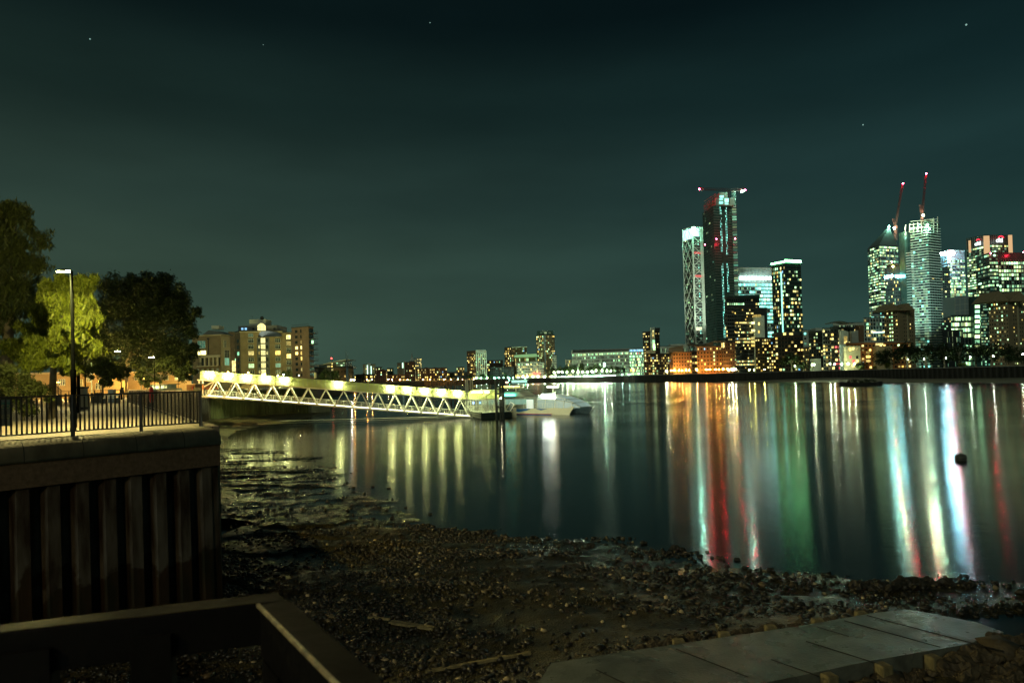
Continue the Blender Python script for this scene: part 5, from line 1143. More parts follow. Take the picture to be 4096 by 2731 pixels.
# ------------------------------------------------------------------ footbridge (gangway)
B0, B1 = pt(821, 1586, 122), pt(1884, 1668, 133); NB = 15
T0z, T1z = pt(821, 1521, 122).z, pt(1884, 1599, 133).z
ax = (B1-B0); axh = Vector((ax.x, ax.y, 0)).normalized(); nb = Vector((axh.y, -axh.x, 0)); nb = nb if nb.y < 0 else -nb   # towards the camera
WG = 3.0
t = thing('footbridge', 'long white truss footbridge with a glowing curved canopy sloping down to the pontoon', 'footbridge', tuple(B0))
M_wst = mat('white_steel', (.78, .8, .66), .4, var=.05, scale=3)
M_can = None
def Bp(u, far=0): p = B0+ax*(u/NB); return p-nb*WG*far
def Tp(u, far=0): p = Bp(u, far).copy(); p.z = T0z+(T1z-T0z)*(u/NB); return p
for far in (0, 1):
    mb = MB(); mb.beam(Bp(-.35, far), Bp(NB+.1, far), .22, .24); mb.build('bottom_chord', M_wst, t)
    mb = MB(); mb.beam(Tp(-.4, far), Tp(NB, far), .2, .2); mb.build('top_chord', M_wst, t)
    for i in range(NB):
        MB().beam(Bp(i, far), Tp(i+.5, far), .17, .17).build('diagonal', M_wst, t); MB().beam(Tp(i+.5, far), Bp(i+1, far), .17, .17).build('diagonal', M_wst, t)
    mb = MB()
    for k, dz in enumerate((1.15, .85, .6, .35)): mb.beam(Bp(0, far)+Vector((0, 0, dz))-nb*.12*(1 if not far else -1), Bp(NB, far)+Vector((0, 0, dz))-nb*.12*(1 if not far else -1), .05 if k == 0 else .025, .05 if k == 0 else .025)
    for i in range(NB*2+1): mb.beam(Bp(i/2, far)-nb*.12*(1 if not far else -1), Bp(i/2, far)+Vector((0, 0, 1.15))-nb*.12*(1 if not far else -1), .05, .05)
    mb.build('handrail', M_wst, t)
MB().hexa([tuple(Bp(0)+Vector((0, 0, -.05))), tuple(Bp(NB)+Vector((0, 0, -.05))), tuple(Bp(NB, 1)+Vector((0, 0, -.05))), tuple(Bp(0, 1)+Vector((0, 0, -.05)))], [tuple(Bp(0)+Vector((0, 0, .08))), tuple(Bp(NB)+Vector((0, 0, .08))), tuple(Bp(NB, 1)+Vector((0, 0, .08))), tuple(Bp(0, 1)+Vector((0, 0, .08)))]).build('deck', M_conc, t)
mb = MB()
for i in range(NB*2+1): mb.beam(Bp(i/2)+Vector((0, 0, -.1)), Bp(i/2, 1)+Vector((0, 0, -.1)), .12, .14)
mb.build('cross_beam', M_wst, t)
cm, nt, cb = _bsdf('canopy_panel'); cb.inputs['Base Color'].default_value = (.40, .43, .22, 1); cb.inputs['Roughness'].default_value = .4
tl = nt.nodes.new('ShaderNodeBsdfTranslucent'); tl.inputs['Color'].default_value = (.56, .62, .26, 1); mx = nt.nodes.new('ShaderNodeMixShader'); mx.inputs[0].default_value = .55
nt.links.new(cb.outputs[0], mx.inputs[1]); nt.links.new(tl.outputs[0], mx.inputs[2]); tp_ = nt.nodes.new('ShaderNodeBsdfTransparent'); tp_.inputs['Color'].default_value = (1, .98, .8, 1); mx2 = nt.nodes.new('ShaderNodeMixShader'); mx2.inputs[0].default_value = .12
nt.links.new(mx.outputs[0], mx2.inputs[1]); nt.links.new(tp_.outputs[0], mx2.inputs[2]); nt.links.new(mx2.outputs[0], nt.nodes['Material Output'].inputs['Surface'])
CH = pt(821, 1521, 122).z; CH = pt(821, 1484, 122).z-CH    # canopy height
arch = [(-.02+.0, 0)]; arch = [(.22*math.sin(math.pi*min(1, v*1.0))*.5-(0 if v < .5 else 0), v) for v in (0, .2, .4, .6)]
def prof_c(s): # s 0..1 from near side bottom over the crown to far side bottom: (offset from near edge towards far, height)
    a = math.pi*s; x = WG/2*(1-math.cos(a)*abs(math.cos(a))**-.35 if abs(math.cos(a)) > 1e-6 else 1); return x, CH*math.sin(a)**.55 if 0 < s < 1 else 0
SS = [i/16 for i in range(17)]
for i in range(NB*4+1):
    pass
mb = MB()
for i in range(NB*4):
    u0, u1 = i/4-.25+.012, (i+1)/4-.25-.012
    vs = []
    for u in (u0, u1):
        for s in SS: x, z = prof_c(s); vs.append(Tp(u)-nb*x+Vector((0, 0, z+.06)))
    mb.add(vs, [(k, k+1, 17+k+1, 17+k) for k in range(16)])
    if i % 4 == 3: mb.build('canopy_panel', cm, t, smooth=True); mb = MB()
mb = MB()
for i in range(NB*4+1): mb.tube([Tp(i/4-.25)-nb*prof_c(s)[0]+Vector((0, 0, prof_c(s)[1]+.06)) for s in SS], .028, 5)
mb.build('canopy_rib', M_steel, t)
EMG = emit('canopy_lamp', (.95, 1, .50), 185)
for i in (0, 1, 2, 3, 4, 7, 10, 11, 12, 13, 14):
    c = Tp(i+.22)-nb*.5+Vector((0, 0, CH*.62)); MB().tube([c-axh*.72, c-axh*.62, c-axh*.35, c+axh*.35, c+axh*.62, c+axh*.72], [.03, .12, .18, .18, .12, .03], 8).build('lamp', EMG, t, smooth=True)
EMD = emit('deck_strip', (1, .95, .55), 7)
mb = MB().beam(Bp(0)-nb*.3+Vector((0, 0, .2)), Bp(NB)-nb*.3+Vector((0, 0, .2)), .05, .04); mb.build('deck_light_strip', EMD, t)
mb = MB().beam(Bp(0, 1)+nb*.3+Vector((0, 0, .2)), Bp(NB, 1)+nb*.3+Vector((0, 0, .2)), .05, .04); mb.build('deck_light_strip', EMD, t)
mb = MB()
for u in (-.3,): mb.beam(Tp(u), Bp(u), .2, .2); mb.beam(Tp(u, 1), Bp(u, 1), .2, .2); mb.beam(Tp(.5), Bp(-.9), .16, .16)
mb.build('end_frame', M_wst, t)
# abutment under the landward end and the wall behind the bridge
M_litw = mat('green_lit_sheet_pile', (.13, .15, .06), .85, var=.5, scale=.5, stretch=(1, 1, .3), bump=.4, bscale=5)  # the green light falling on this wall is put into its colour
wallrun([(-59.6, 134.6), (-51.2, 172.3)], -.3, 6.35, .5, .85, 'river_wall', 'green-lit sheet pile wall behind the footbridge', M_litw, M_conc, .5, .3, corr=.35)
wallrun([(-51.2, 172.3), (-60, 190), (-80, 220), (-86, 299)], -.3, 6.3, .5, 1.4, 'river_wall', 'dark river wall turning away beyond the small white boat', M_rw, M_conc, .5, .3, corr=.4)
wallrun([(-51.5, 171.2), (-49.0, 183)], -.3, 3.2, .5, .85, 'low_wall', 'lower pale-streaked wall end by the small white boat', M_conc, None, corr=.3)
# parked cars on the street behind the bridge
def car(lb, x, y, D, col, rz=0):
    p = pt(x, y, D); m = mat('car_paint_%d' % x, col, .25, metal=.3); t = thing('parked_car', lb, 'car', (p.x, D, 6.3), 'cars parked beyond the footbridge', rz)
    mb = MB(); pf = [(-2.1, .35), (-2.1, .8), (-1.9, .9), (-1.0, .95), (-.5, 1.42), (.9, 1.45), (1.5, .98), (2.05, .9), (2.15, .6), (2.1, .35)]
    mb.add([(a, s*.85, b_) for s in (-1, 1) for a, b_ in pf], [tuple(range(9, -1, -1)), tuple(range(10, 20))]+[(i, (i+1) % 10, 10+(i+1) % 10, 10+i) for i in range(10)]).build('body', m, t, local=True)
    for a in (-1.3, 1.3):
        for s in (-.87, .87): MB().tube([(a, s-.08, .33), (a, s+.08, .33)], .33, 12).build('wheel', M_blk, t, local=True)
    MB().add([(-.9, -.86, 1.0), (1.3, -.86, 1.0), (.8, -.82, 1.38), (-.5, -.82, 1.36)], [(0, 1, 2, 3)]).build('side_window', GLASS, t, local=True)
car('left of two parked cars under the orange lamps beyond the bridge', 845, 1540, 185, (.3, .1, .05)); car('right of two parked cars under the orange lamps beyond the bridge', 985, 1545, 190, (.3, .2, .1))
# small white boat
p = gz(1216, 1650, 0); t = thing('dinghy', 'small white boat moored at the wall end beyond the footbridge', 'boat', (p.x, p.y, 0))
mb = MB(); N_ = 8; vs = []
for i in range(N_+1):
    u = i/N_; w = 1.0*(1-(u*2-1)**4*.6) if u < .5 else 1.0*(1-((u-.5)*2)**2.2); w = max(w, .05); L = -2.6+5.2*u
    for a, z in ((-1, .75+.35*u*u), (-.75, .1), (0, -.12), (.75, .1), (1, .75+.35*u*u)): vs.append((p.x+L*.8+a*w*.3, p.y+a*w+L*.5, z))
mb.add(vs, [(i*5+k, i*5+k+1, (i+1)*5+k+1, (i+1)*5+k) for i in range(N_) for k in range(4)]).build('hull', M_wht, t)
pbox(t, 'cuddy', M_wht, 1207, 1214, 1634, 1642, p.y, 1.2)
# ------------------------------------------------------------------ pontoon
PC, PL, PR = V2(pt(1923, 1660, 128)), V2(pt(1874, 1655, 139)), V2(pt(2066, 1665, 132)); zt = pt(1923, 1653, 128).z
t = thing('pontoon', 'dark floating pontoon at the foot of the footbridge', 'pontoon', (PC.x, PC.y, 0))
MB().prism([tuple(PL), tuple(PC), tuple(PR), tuple(PL+PR-PC)], -.6, zt).build('hull', mat('pontoon_green_black', (.03, .045, .035), .6), t)
mb = MB(); d = PL-PC
for i in range(15): p = PC+d*(i/14); mb.box(p.x-.05, p.x+.05, p.y-.12, p.y, .1, zt-.1)
for z_ in (.35, .8): mb.beam((PC.x-.1, PC.y-.1, z_), (PL.x-.1, PL.y-.1, z_), .08, .08)
mb.build('fender_grid', M_conc, t)
MB().prism([tuple(PL), tuple(PC), tuple(PR), tuple(PL+PR-PC)], zt+.003, zt+.06).build('deck', M_conc, t)
pbox(t, 'corner_bollard', mat('timber_fender', (.09, .1, .07), .8), 2049, 2066, 1630, 1678, 130.5, 1.0)
for x in (1876, 1889, 1925): pbox(t, 'bollard', M_blk, x-2, x+2, 1648, 1655, 127.5 if x > 1900 else 135, .2)
mb = MB(); a, c = pt(1915, 1654, 129), pt(1862, 1652, 140)
for z_ in (.5, .8, 1.1): mb.beam(Vector((a.x, a.y, zt+z_)), Vector((c.x, c.y, zt+z_)), .05, .05)
for i in range(10): p = a.lerp(c, i/9); mb.beam((p.x, p.y, zt), (p.x, p.y, zt+1.1), .05, .05)
mb.build('handrail', M_wst, t)
mb = MB(); a = pt(2022, 1643, 130.5); 
for k in range(2):
    o_ = Vector((0, k*1.0, 0)); mb.beam(a+o_, pt(2042, 1608, 130.5)+o_, .07, .07); mb.beam(pt(2040, 1645, 130.5)+o_, pt(2057, 1617, 130.5)+o_, .07, .07); mb.beam(pt(2042, 1608, 130.5)+o_, pt(2057, 1617, 130.5)+o_, .07, .07); mb.beam(a+o_, pt(2040, 1645, 130.5)+o_, .07, .07)
mb.build('boarding_ramp_frame', M_wst, t)
q = [pt(2027, 1640, 130.6), pt(2040, 1644, 130.6), pt(2055, 1619, 130.6), pt(2044, 1612, 130.6)]; MB().hexa([v+Vector((0, 0, 0)) for v in q], [v+Vector((0, .08, 0)) for v in q]).build('boarding_ramp', mat('ramp_grey', (.14, .2, .18), .6), t)
# shelter
t = thing('shelter', 'barrel-roofed glass waiting shelter glowing on the pontoon', 'shelter', (PC.x, PC.y, zt+.06))
S1, S0 = pt(1949, 1597, 131), pt(1861, 1597, 136.5); S1.z = S0.z = pt(1949, 1598, 131).z; sd_ = (S1-S0).normalized(); sn = Vector((-sd_.y, sd_.x, 0)); SW = 4.4; SHt = pt(1949, 1560, 131).z-S1.z
def Sp(u, s): a = math.pi*s; return S0.lerp(S1, u)+sn*(SW/2*(1-math.cos(a)))+Vector((0, 0, SHt*math.sin(a)**.8 if 0 < s < 1 else 0))
mb = MB(); vs = [Sp(u, s) for u in [i/10 for i in range(11)] for s in SS]; mb.add(vs, [(i*17+k, i*17+k+1, (i+1)*17+k+1, (i+1)*17+k) for i in range(10) for k in range(16)]).build('roof', cm, t, smooth=True)
mb = MB()
for i in range(11): mb.tube([Sp(i/10, s) for s in SS], .05, 5)
mb.build('roof_rib', M_steel, t)
zf = zt+.07
for u, s in ((1, 0), (1, 1), (0, 0), (0, 1)):
    p = Sp(u, s); MB().beam((p.x, p.y, zf), p, .14, .14).build('post', M_wst, t)
mb = MB(); 
for i in range(9):
    p = Sp(i/8, 0); mb.beam((p.x, p.y, zf), p, .06, .06); p = Sp(i/8, 1); mb.beam((p.x, p.y, zf), p, .06, .06)
for i in range(6): p = Sp(1, 0).lerp(Sp(1, 1), i/5); mb.beam((p.x, p.y, zf), p, .06, .06)
for z_ in (1.1,): mb.beam((Sp(0, 0).x, Sp(0, 0).y, zf+z_), (Sp(1, 0).x, Sp(1, 0).y, zf+z_), .05, .05)
mb.beam(Sp(0, 0), Sp(1, 0), .15, .15); mb.beam(Sp(1, 0), Sp(1, 1), .15, .15)
mb.build('wall_frame', M_wst, t)
mb = MB()
mb.beam(Sp(1, .5), Sp(1, .12), .05, .05); mb.beam(Sp(1, .5), Sp(1, .88), .05, .05); mb.build('end_brace', M_blk, t)
mb = MB(); vs = [Sp(.985, s) for s in SS]; mb.add(vs+[Sp(.985, 0).lerp(Sp(.985, 1), .5)], [(k, k+1, 17) for k in range(16)]).build('end_glass', cm, t)
gm, nt, gb = _bsdf('shelter_glass'); gb.inputs['Base Color'].default_value = (.5, .6, .55, 1); tr_ = nt.nodes.new('ShaderNodeBsdfTransparent'); mx = nt.nodes.new('ShaderNodeMixShader'); mx.inputs[0].default_value = .72
gb.inputs['Roughness'].default_value = .1
nt.links.new(gb.outputs[0], mx.inputs[1]); nt.links.new(tr_.outputs[0], mx.inputs[2]); nt.links.new(mx.outputs[0], nt.nodes['Material Output'].inputs['Surface'])
for a, c in (((0, 0), (1, 0)), ((1, 0), (1, 1)), ((0, 1), (1, 1))):
    p, q = Sp(*a), Sp(*c); MB().add([(p.x, p.y, zf+.1), (q.x, q.y, zf+.1), (q.x, q.y, q.z), (p.x, p.y, p.z)], [(0, 1, 2, 3)]).build('glass_wall', gm, t)
for i in range(3):
    c = Sp(.2+.3*i, .35)-Vector((0, 0, .35)); MB().beam(c-sd_*.5, c+sd_*.5, .12, .14).build('lamp', EMG, t)
for i in range(4):
    p = Sp(.2+.2*i, .3+.1*i); MB().box(p.x-.3, p.x+.3, p.y-.05, p.y+.05, zf+.1, zf+1.0+.3*(i % 2)).build('seat_panel', M_conc, t)
p = Sp(.3, .2); MB().box(p.x-.15, p.x+.15, p.y, p.y+.05, zf+1.5, zf+1.9).build('screen', emit('blue_screen', (.2, .4, 1), 6), t)
p = Sp(.6, .2); MB().box(p.x-.12, p.x+.12, p.y, p.y+.05, zf+1.6, zf+1.85).build('screen', MATS['blue_screen'], t)
# piles
mp_ = mat('dark_pile_steel', (.05, .065, .05), .6, var=.3)
for i, (x, w, D) in enumerate(((1983, 11, 124), (1999.5, 10, 124.6), (2010, 11, 125))):
    p = pt(x, 1515, D); q = pt(x+4, 1685, D); o = MB().tube([(q.x, D, -.8), (p.x, D, p.z)], w*D/F/2, 10).build('mooring_pile', mp_, label='%s of three tall dark mooring piles in front of the pontoon' % ['left', 'middle', 'right'][i], cat='pile', group='mooring piles at the pontoon', smooth=False)
p = pt(1983, 1575, 123.8); q = pt(2014, 1575, 123.8)
t = thing('pile_guide', 'pair of crossbars tying the three tall mooring piles', 'pile guide', (p.x, p.y, 0)); MB().beam((p.x, 124, p.z), (q.x, 124, p.z), .3, .28).build('crossbar', mp_, t); p2 = pt(1985, 1627, 123.8); MB().beam((p.x, 124, p2.z), (q.x, 124, p2.z), .3, .28).build('crossbar', mp_, t)
p = pt(1998, 1468, 125.2); MB().tube([(p.x, 125.4, 6.6), (p.x, 125.4, p.z)], .04, 6).build('aerial', M_blk, label='thin aerial rising above the three mooring piles', cat='aerial')
p = pt(2003, 1592, 123.3); t = thing('bulkhead_lamp', 'round white lamp shining between the mooring piles', 'lamp', tuple(p)); MB().sphere(p, .1, 8, 6).build('lamp_glass', emit('pile_lamp', (1, .95, .6), 120), t); MB().beam(p+Vector((0, .1, 0)), p+Vector((0, .6, 0)), .05, .05).build('bracket', M_blk, t); ld = bpy.data.lights.new('lamp_light', 'SPOT'); ld.energy = 5500; ld.color = (1, .97, .62); ld.shadow_soft_size = .1; ld.spot_size = 1.5; ld.spot_blend = .5; lo = bpy.data.objects.new('lamp_light', ld); COL.objects.link(lo); lo.parent = t; lo.location = (.5, -1.2, .3); lo.rotation_euler = Vector((1, .95, -.12)).to_track_quat('-Z', 'Y').to_euler()  # the spot beside the lamp is added to brighten the ferry hull
for i, x in enumerate((1863, 1870, 1881, 1889)):
    D = 146+i; p = pt(x, 1518, D); MB().tube([(p.x, D, -1), (p.x, D, p.z)], .16, 8).build('mooring_pile', M_conc, label='%s of four slim grey piles behind the canopy end' % ordw(i), cat='pile', group='slim grey piles')
for i, x in enumerate((1790, 1803, 1818)):
    D = 230; p = pt(x, 1527, D); MB().tube([(p.x, D, -1), (p.x, D, p.z)], .25, 8).build('mooring_pile', M_brown, label='%s of three faint brown piles beyond the footbridge canopy' % ordw(i), cat='pile', group='faint brown piles')
for i, (ya, yb, D) in enumerate(((1686, 1664, 137), (1698, 1669, 134))):
    a = gz(985, ya, .2); c = pt(1880, yb, D); c.z = .25; MB().tube([a, a.lerp(c, .5)-Vector((0, 0, .04)), c], .05, 6).build('mooring_cable', M_wst, label='%s of two taut pale mooring cables stretched low over the water to the pontoon' % ['farther', 'nearer'][i], cat='cable', group='mooring cables')
# ------------------------------------------------------------------ catamaran
AL = math.radians(36); bow = pt(2287, 1632, 133); t = thing('catamaran', 'white passenger catamaran with a blue flash leaving the pontoon', 'ferry', (bow.x, bow.y, 0), rz=-AL)
# local frame: +x forward from the near bow, +y across to the far hull
M_hull = mat('white_hull', (.78, .8, .58), .3, var=.05); M_hd = mat('shaded_hull_grey', (.30, .36, .36), .35); M_blueh = mat('blue_flash', (.02, .14, .42), .3); M_redb = mat('red_boot_top', (.4, .03, .02), .4)
def hull(y0, w, m, L=27, x1=0):
    mb = MB(); N = 14; vs = []
    for i in range(N+1):
        u = i/N; x = x1-L+L*u; k = 1 if u < .62 else 1-((u-.62)/.38)**2; zz = 1.25+.45*max(0, (u-.5)*2)**2; wb_ = max(.02, w*k*.8)
        xo = -1.2*max(0, (u-.7)/.3)
        for a, z, s, ox_ in ((-1, zz, max(.03, w*k), 0), (-1, .25, wb_, xo), (-.35, -.5, wb_, xo), (.35, -.5, wb_, xo), (1, .25, wb_, xo), (1, zz, max(.03, w*k), 0)): vs.append((x+ox_, y0+a*s/2, z))
    mb.add(vs, [(i*6+k, (i+1)*6+k, (i+1)*6+(k+1) % 6, i*6+(k+1) % 6) for i in range(N) for k in range(6)]+[(0, 1, 2, 3, 4, 5)])
    return mb.build('hull', m, t, local=True)
hull(1.1, 2.2, M_hull); hull(6.9, 2.2, M_hd, x1=1.2)
MB().box(-27, -3, 1.2, 6.8, .9, 1.25).build('bridge_deck', M_hull, t, local=True)
mb = MB(); mb.box(-26.5, -4.6, -.03, -.004, .12, .25, 0); mb.box(-26.5, -4.8, -.04, -.01, -.02, .12, 1); mb.build('waterline_stripe', [M_redb, M_blueh], t, local=True)
MB().add([(-16.2, -.05, 1.24), (-9.6, -.05, 1.24), (-10.6, -.05, .9), (-12.6, -.05, .6), (-14.4, -.05, .75)], [(0, 1, 2, 3, 4)]).add([(-8.6, -.05, 1.24), (-5.6, -.05, 1.24), (-7.2, -.05, .98)], [(0, 1, 2)]).build('blue_flash', M_blueh, t, local=True)
# saloon
cabm = mat('saloon_grey', (.26, .30, .25), .45)
mb = MB(); mb.box(-25, -8.5, .35, 7.6, 1.25, 3.5); mb.build('saloon', cabm, t, local=True)
for i in range(9): MB().box(-23.6+i*1.62, -22.1+i*1.62, .30, .349, 2.1, 3.2).build('saloon_window', emit('saloon_glow', (.55, 1, .7), .38), t, local=True)
MB().box(-25.6, -7.9, .1, 7.9, 3.503, 3.75).build('roof', cabm, t, local=True)
mb = MB(); mb.hexa([(-21, 1.6, 3.753), (-12.5, 1.6, 3.753), (-12.5, 6.2, 3.753), (-21, 6.2, 3.753)], [(-20.3, 2.0, 4.6), (-14.0, 2.0, 4.6), (-14.0, 5.8, 4.6), (-20.3, 5.8, 4.6)]).build('wheelhouse', M_hull, t, local=True)
mb = MB(); mb.beam((-19.5, 3.8, 4.6), (-19.5, 3.8, 5.5), .15, .15); mb.beam((-16, 3.8, 4.6), (-16, 3.8, 5.5), .15, .15); mb.box(-20.6, -14.6, 3.2, 4.4, 5.4, 5.6); mb.build('radar_arch', M_hull, t, local=True)
MB().box(-19.4, -14.6, 3.1, 3.16, 5.75, 5.85).build('mast_light', emit('yellow_line_light', (1, .8, .12), 14), t, local=True)
MB().box(-17.6, -14.6, 1.30, 1.36, 3.85, 4.2).build('destination_screen', emit('cyan_screen', (.1, 1, .85), 8), t, local=True)
# glazed forward cabin
GLZ = emit('forward_cabin_glow', (.7, 1, .85), .28, base=(.25, .3, .28))
mb = MB(); vs = []
P_ = [(-8.5, 3.75), (-6.5, 3.85), (-4.2, 3.6), (-2.2, 3.0), (-.6, 2.3), (.9, 1.45)]
for x, z in P_: k = 1 if x < -4 else 1-.35*((x+4)/5)**2; vs += [(x, 4-3.6*k, 1.4), (x, 4-3.3*k, (z+1.4)/2+.5 if z > 2.2 else z), (x, 4-2.4*k, z), (x, 4+2.4*k, z), (x, 4+3.3*k, (z+1.4)/2+.5 if z > 2.2 else z), (x, 4+3.6*k, 1.4)]
mb.add(vs, [(i*6+k, (i+1)*6+k, (i+1)*6+k+1, i*6+k+1) for i in range(len(P_)-1) for k in range(5)]).build('windscreen', GLZ, t, local=True)
mb = MB()
for i in range(len(P_)): mb.tube([Vector(vs[i*6+k])*1.0+Vector((0, 0, .03)) for k in range(6)], .07, 5)
mb.tube([Vector(vs[i*6+2]) for i in range(len(P_))], .07, 5); mb.tube([Vector(vs[i*6+1]) for i in range(len(P_))], .06, 5); mb.build('window_frame', M_hull, t, local=True)
MB().box(-7.6, -4.9, .9, 1.6, 3.85, 4.15).build('roof_floodlight', emit('roof_floodlight', (.9, 1, .9), 30), t, local=True)
mb = MB(); mb.beam((-6.8, 4, 3.8), (-6.8, 4, 5.6), .12, .12); mb.build('mast', M_hull, t, local=True); MB().box(-8.1, -5.6, 3.9, 4.05, 5.5, 5.62).build('masthead_light', emit('masthead_light', (1, .9, .55), 45), t, local=True)
mb = MB()
for i in range(8): x = -11.5+i*1.15; mb.beam((x, .12, 1.3), (x, .12, 2.3), .04, .04)
mb.beam((-11.5, .12, 2.3), (-3.4, .25, 2.3), .05, .05); mb.beam((-11.5, .12, 1.8), (-3.4, .25, 1.8), .03, .03); mb.build('guard_rail', M_hull, t, local=True)
MB().box(-10.9, -9.2, .25, 1.3, 1.3, 3.1).build('boarding_gate', emit('gate_panel', (.8, 1, .9), .6, base=(.6, .6, .55)), t, local=True)
# far riverboat pier
p = pt(2068, 1530, 980); t = thing('pier_pontoon', 'brightly lit floating pier far across the water below the white hotel', 'floating pier', (p.x, 980, 0))
pbox(t, 'hull', M_blk, 2016, 2122, 1530, 1535, 980, 10); pbox(t, 'cabin', emit('far_pier_glow', (.5, 1, .75), 1.1), 2046, 2108, 1521, 1530, 983, 4); pbox(t, 'roof', M_wht, 2042, 2114, 1519, 1521, 981, 8)
pbox(t, 'lit_kiosk', emit('far_kiosk', (1, .7, .45), 3), 2022, 2034, 1526, 1531, 979, 2); beacon(t, 2037, 1514, 979, emit('green_signal', (.1, 1, .5), 60), .5); beacon(t, 2037, 1520, 979, MATS['green_signal'], .5); beacon(t, 2101, 1514, 979, MATS['green_signal'], .5)
# barge, buoy
a, c = pt(3362, 1532, 318), pt(3524, 1532, 303); t = thing('barge', 'long dark barge moored off the sandy foreshore on the right', 'barge', (a.x, a.y, 0))
d = (c-a).normalized(); L = (c-a).length; rz_ = math.atan2(d.y, d.x); mb = MB(); vs = []
for u, zt_, w in ((0, 1.9, .6), (.06, 1.6, 1), (.5, 1.3, 1), (.94, 1.6, 1), (1, 1.9, .6)):
    for s in (-1, 1):
        for z_ in (-.3, zt_): q = a+d*L*u+Vector((-d.y, d.x, 0))*s*2.4*w; vs.append((q.x, q.y, z_))
mb.add(vs, [(i*4, i*4+1, i*4+5, i*4+4) for i in range(4)]+[(i*4+2, i*4+6, i*4+7, i*4+3) for i in range(4)]+[(i*4+1, i*4+3, i*4+7, i*4+5) for i in range(4)]+[(0, 2, 3, 1), (16, 17, 19, 18)]).build('hull', mat('barge_black', (.018, .018, .016), .7), t)
nn = [a+d*L*u for u in (.3, .4, .62, .75)]
lf = leaf_mesh('weeds', [(p.x-a.x, p.y-a.y, 1.9, 2.6, 1.6, 1.0) for p in nn], 900, .22, 1.5, seed=9); o = bpy.data.objects.new('weeds', lf); COL.objects.link(o); o.parent = t
p = gz(3843, 1840, 0); t = thing('buoy', 'small dark mooring buoy floating alone on the right', 'buoy', (p.x, p.y, 0))
MB().tube([(p.x, p.y, -.2), (p.x, p.y, .1), (p.x, p.y, .34), (p.x, p.y, .46), (p.x, p.y, .52)], [.40, .43, .42, .33, .12], 20).build('drum', mat('buoy_grey', (.09, .095, .08), .7, bump=.5, var=.6, scale=5), t, smooth=True); MB().tube([(p.x, p.y, .12), (p.x, p.y, .19)], .45, 20).build('fender_band', M_blk, t)
MB().tube([p+Vector((.1*math.cos(a_), 0, .56+.1*math.sin(a_))) for a_ in [2*math.pi*i/10 for i in range(11)]], .02, 5, cap=False).build('ring', M_blk, t)
# ------------------------------------------------------------------ near trees
def pclumps(lst, D, jit=0, sub_=3, seed=0):
    r = random.Random(seed); out = []
    for e in lst:
        x, y, R_ = e[:3]; DD = e[3] if len(e) > 3 else D; p = pt(x, y, DD); rr = R_*DD/F
        for k in range(sub_):
            q = r.uniform(.45, .75) if sub_ < 6 else r.uniform(.28, .6); s = rr*(1-q)*1.1; out.append((p.x+r.uniform(-s, s), p.y+r.uniform(-s, s)*1.2, p.z+r.uniform(-s, s), rr*q, rr*q, rr*q))
    return out
def ntree(name, lb, lst, D, n, size, asp, droop, m, trunk, seed, zg=6.25, sub_=9, shell=.3):
    bx_ = pt(trunk[0][0], trunk[0][1], trunk[0][2]); t = thing(name, lb, 'tree', (bx_.x, bx_.y, zg))
    cl = pclumps(lst, D, sub_=sub_, seed=seed); cl = [(a-bx_.x, b_-bx_.y, c_-zg, *r3) for a, b_, c_, *r3 in cl]
    o = bpy.data.objects.new('crown', leaf_mesh('crown', cl, n, size, asp, droop, [m], seed, shell)); COL.objects.link(o); o.parent = t
    mb = MB(); pts = [pt(x, y, d_) for x, y, d_, r_ in trunk]; pts[0].z = zg-.1; mb.tube(pts, [e[3] for e in trunk], 10)
    r = random.Random(seed); top = pts[-1]; mid = pts[len(pts)//2]
    for k in range(7):
        e = r.choice(cl); q = Vector((e[0]+bx_.x, e[1]+bx_.y, e[2]+zg)); s_ = mid.lerp(top, r.random()); rr = trunk[-1][3]
        mb.tube([s_, s_.lerp(q, .5)+Vector((0, 0, .3)), q], [rr*.8, rr*.5, rr*.15], 6)
    mb.build('trunk', M_bark, t, smooth=True); return t
ntree('willow_tree', 'tall dark willow rising at the left edge behind the nearest street lamp',
    [(10, 870, 80), (75, 850, 45), (-60, 950, 140), (50, 960, 100), (120, 900, 45), (150, 960, 48), (30, 1090, 130), (140, 1060, 55), (-80, 1200, 150), (90, 1200, 110), (10, 1320, 110), (-100, 1400, 130)],
    38, 24000, .065, 3.0, .6, M_leaf2, [(20, 1640, 38, .35), (30, 1400, 38, .3), (40, 1200, 38, .22)], 3)  # darker leaves: this crown's lack of lamplight is put into the colour
ntree('willow_tree', 'yellow-green lamplit willow foliage hanging right behind the nearest street lamp',
    [(300, 1150, 62, 31), (355, 1135, 40, 30), (225, 1140, 50, 32), (270, 1240, 70, 28), (350, 1230, 48, 27.5), (180, 1270, 60, 33), (320, 1320, 60, 26.5), (230, 1360, 65, 27.5), (375, 1300, 30, 27), (120, 1340, 60, 36), (60, 1400, 60, 37), (380, 1390, 36, 27), (330, 1385, 42, 27), (250, 1430, 46, 28), (165, 1380, 55, 30), (290, 1465, 36, 28), (200, 1200, 50, 29), (390, 1270, 26, 27), (150, 1440, 50), (285, 1410, 50), (235, 1440, 38)],
    29.5, 36000, .055, 2.8, .7, M_will, [(205, 1640, 31, .16), (215, 1450, 31, .14), (240, 1300, 31, .10)], 4, sub_=10, shell=.2)
ntree('shrub', 'dark leafy shrub mass behind the left part of the railing',
    [(-40, 1530, 90), (40, 1500, 60), (100, 1540, 62), (155, 1560, 42), (185, 1600, 26), (70, 1610, 50), (120, 1640, 34), (0, 1620, 60)],
    29, 14000, .04, 2.2, 0, M_leaf2, [(90, 1650, 29, .08), (95, 1600, 29, .06), (100, 1560, 29, .04)], 5)['category'] = 'shrub'
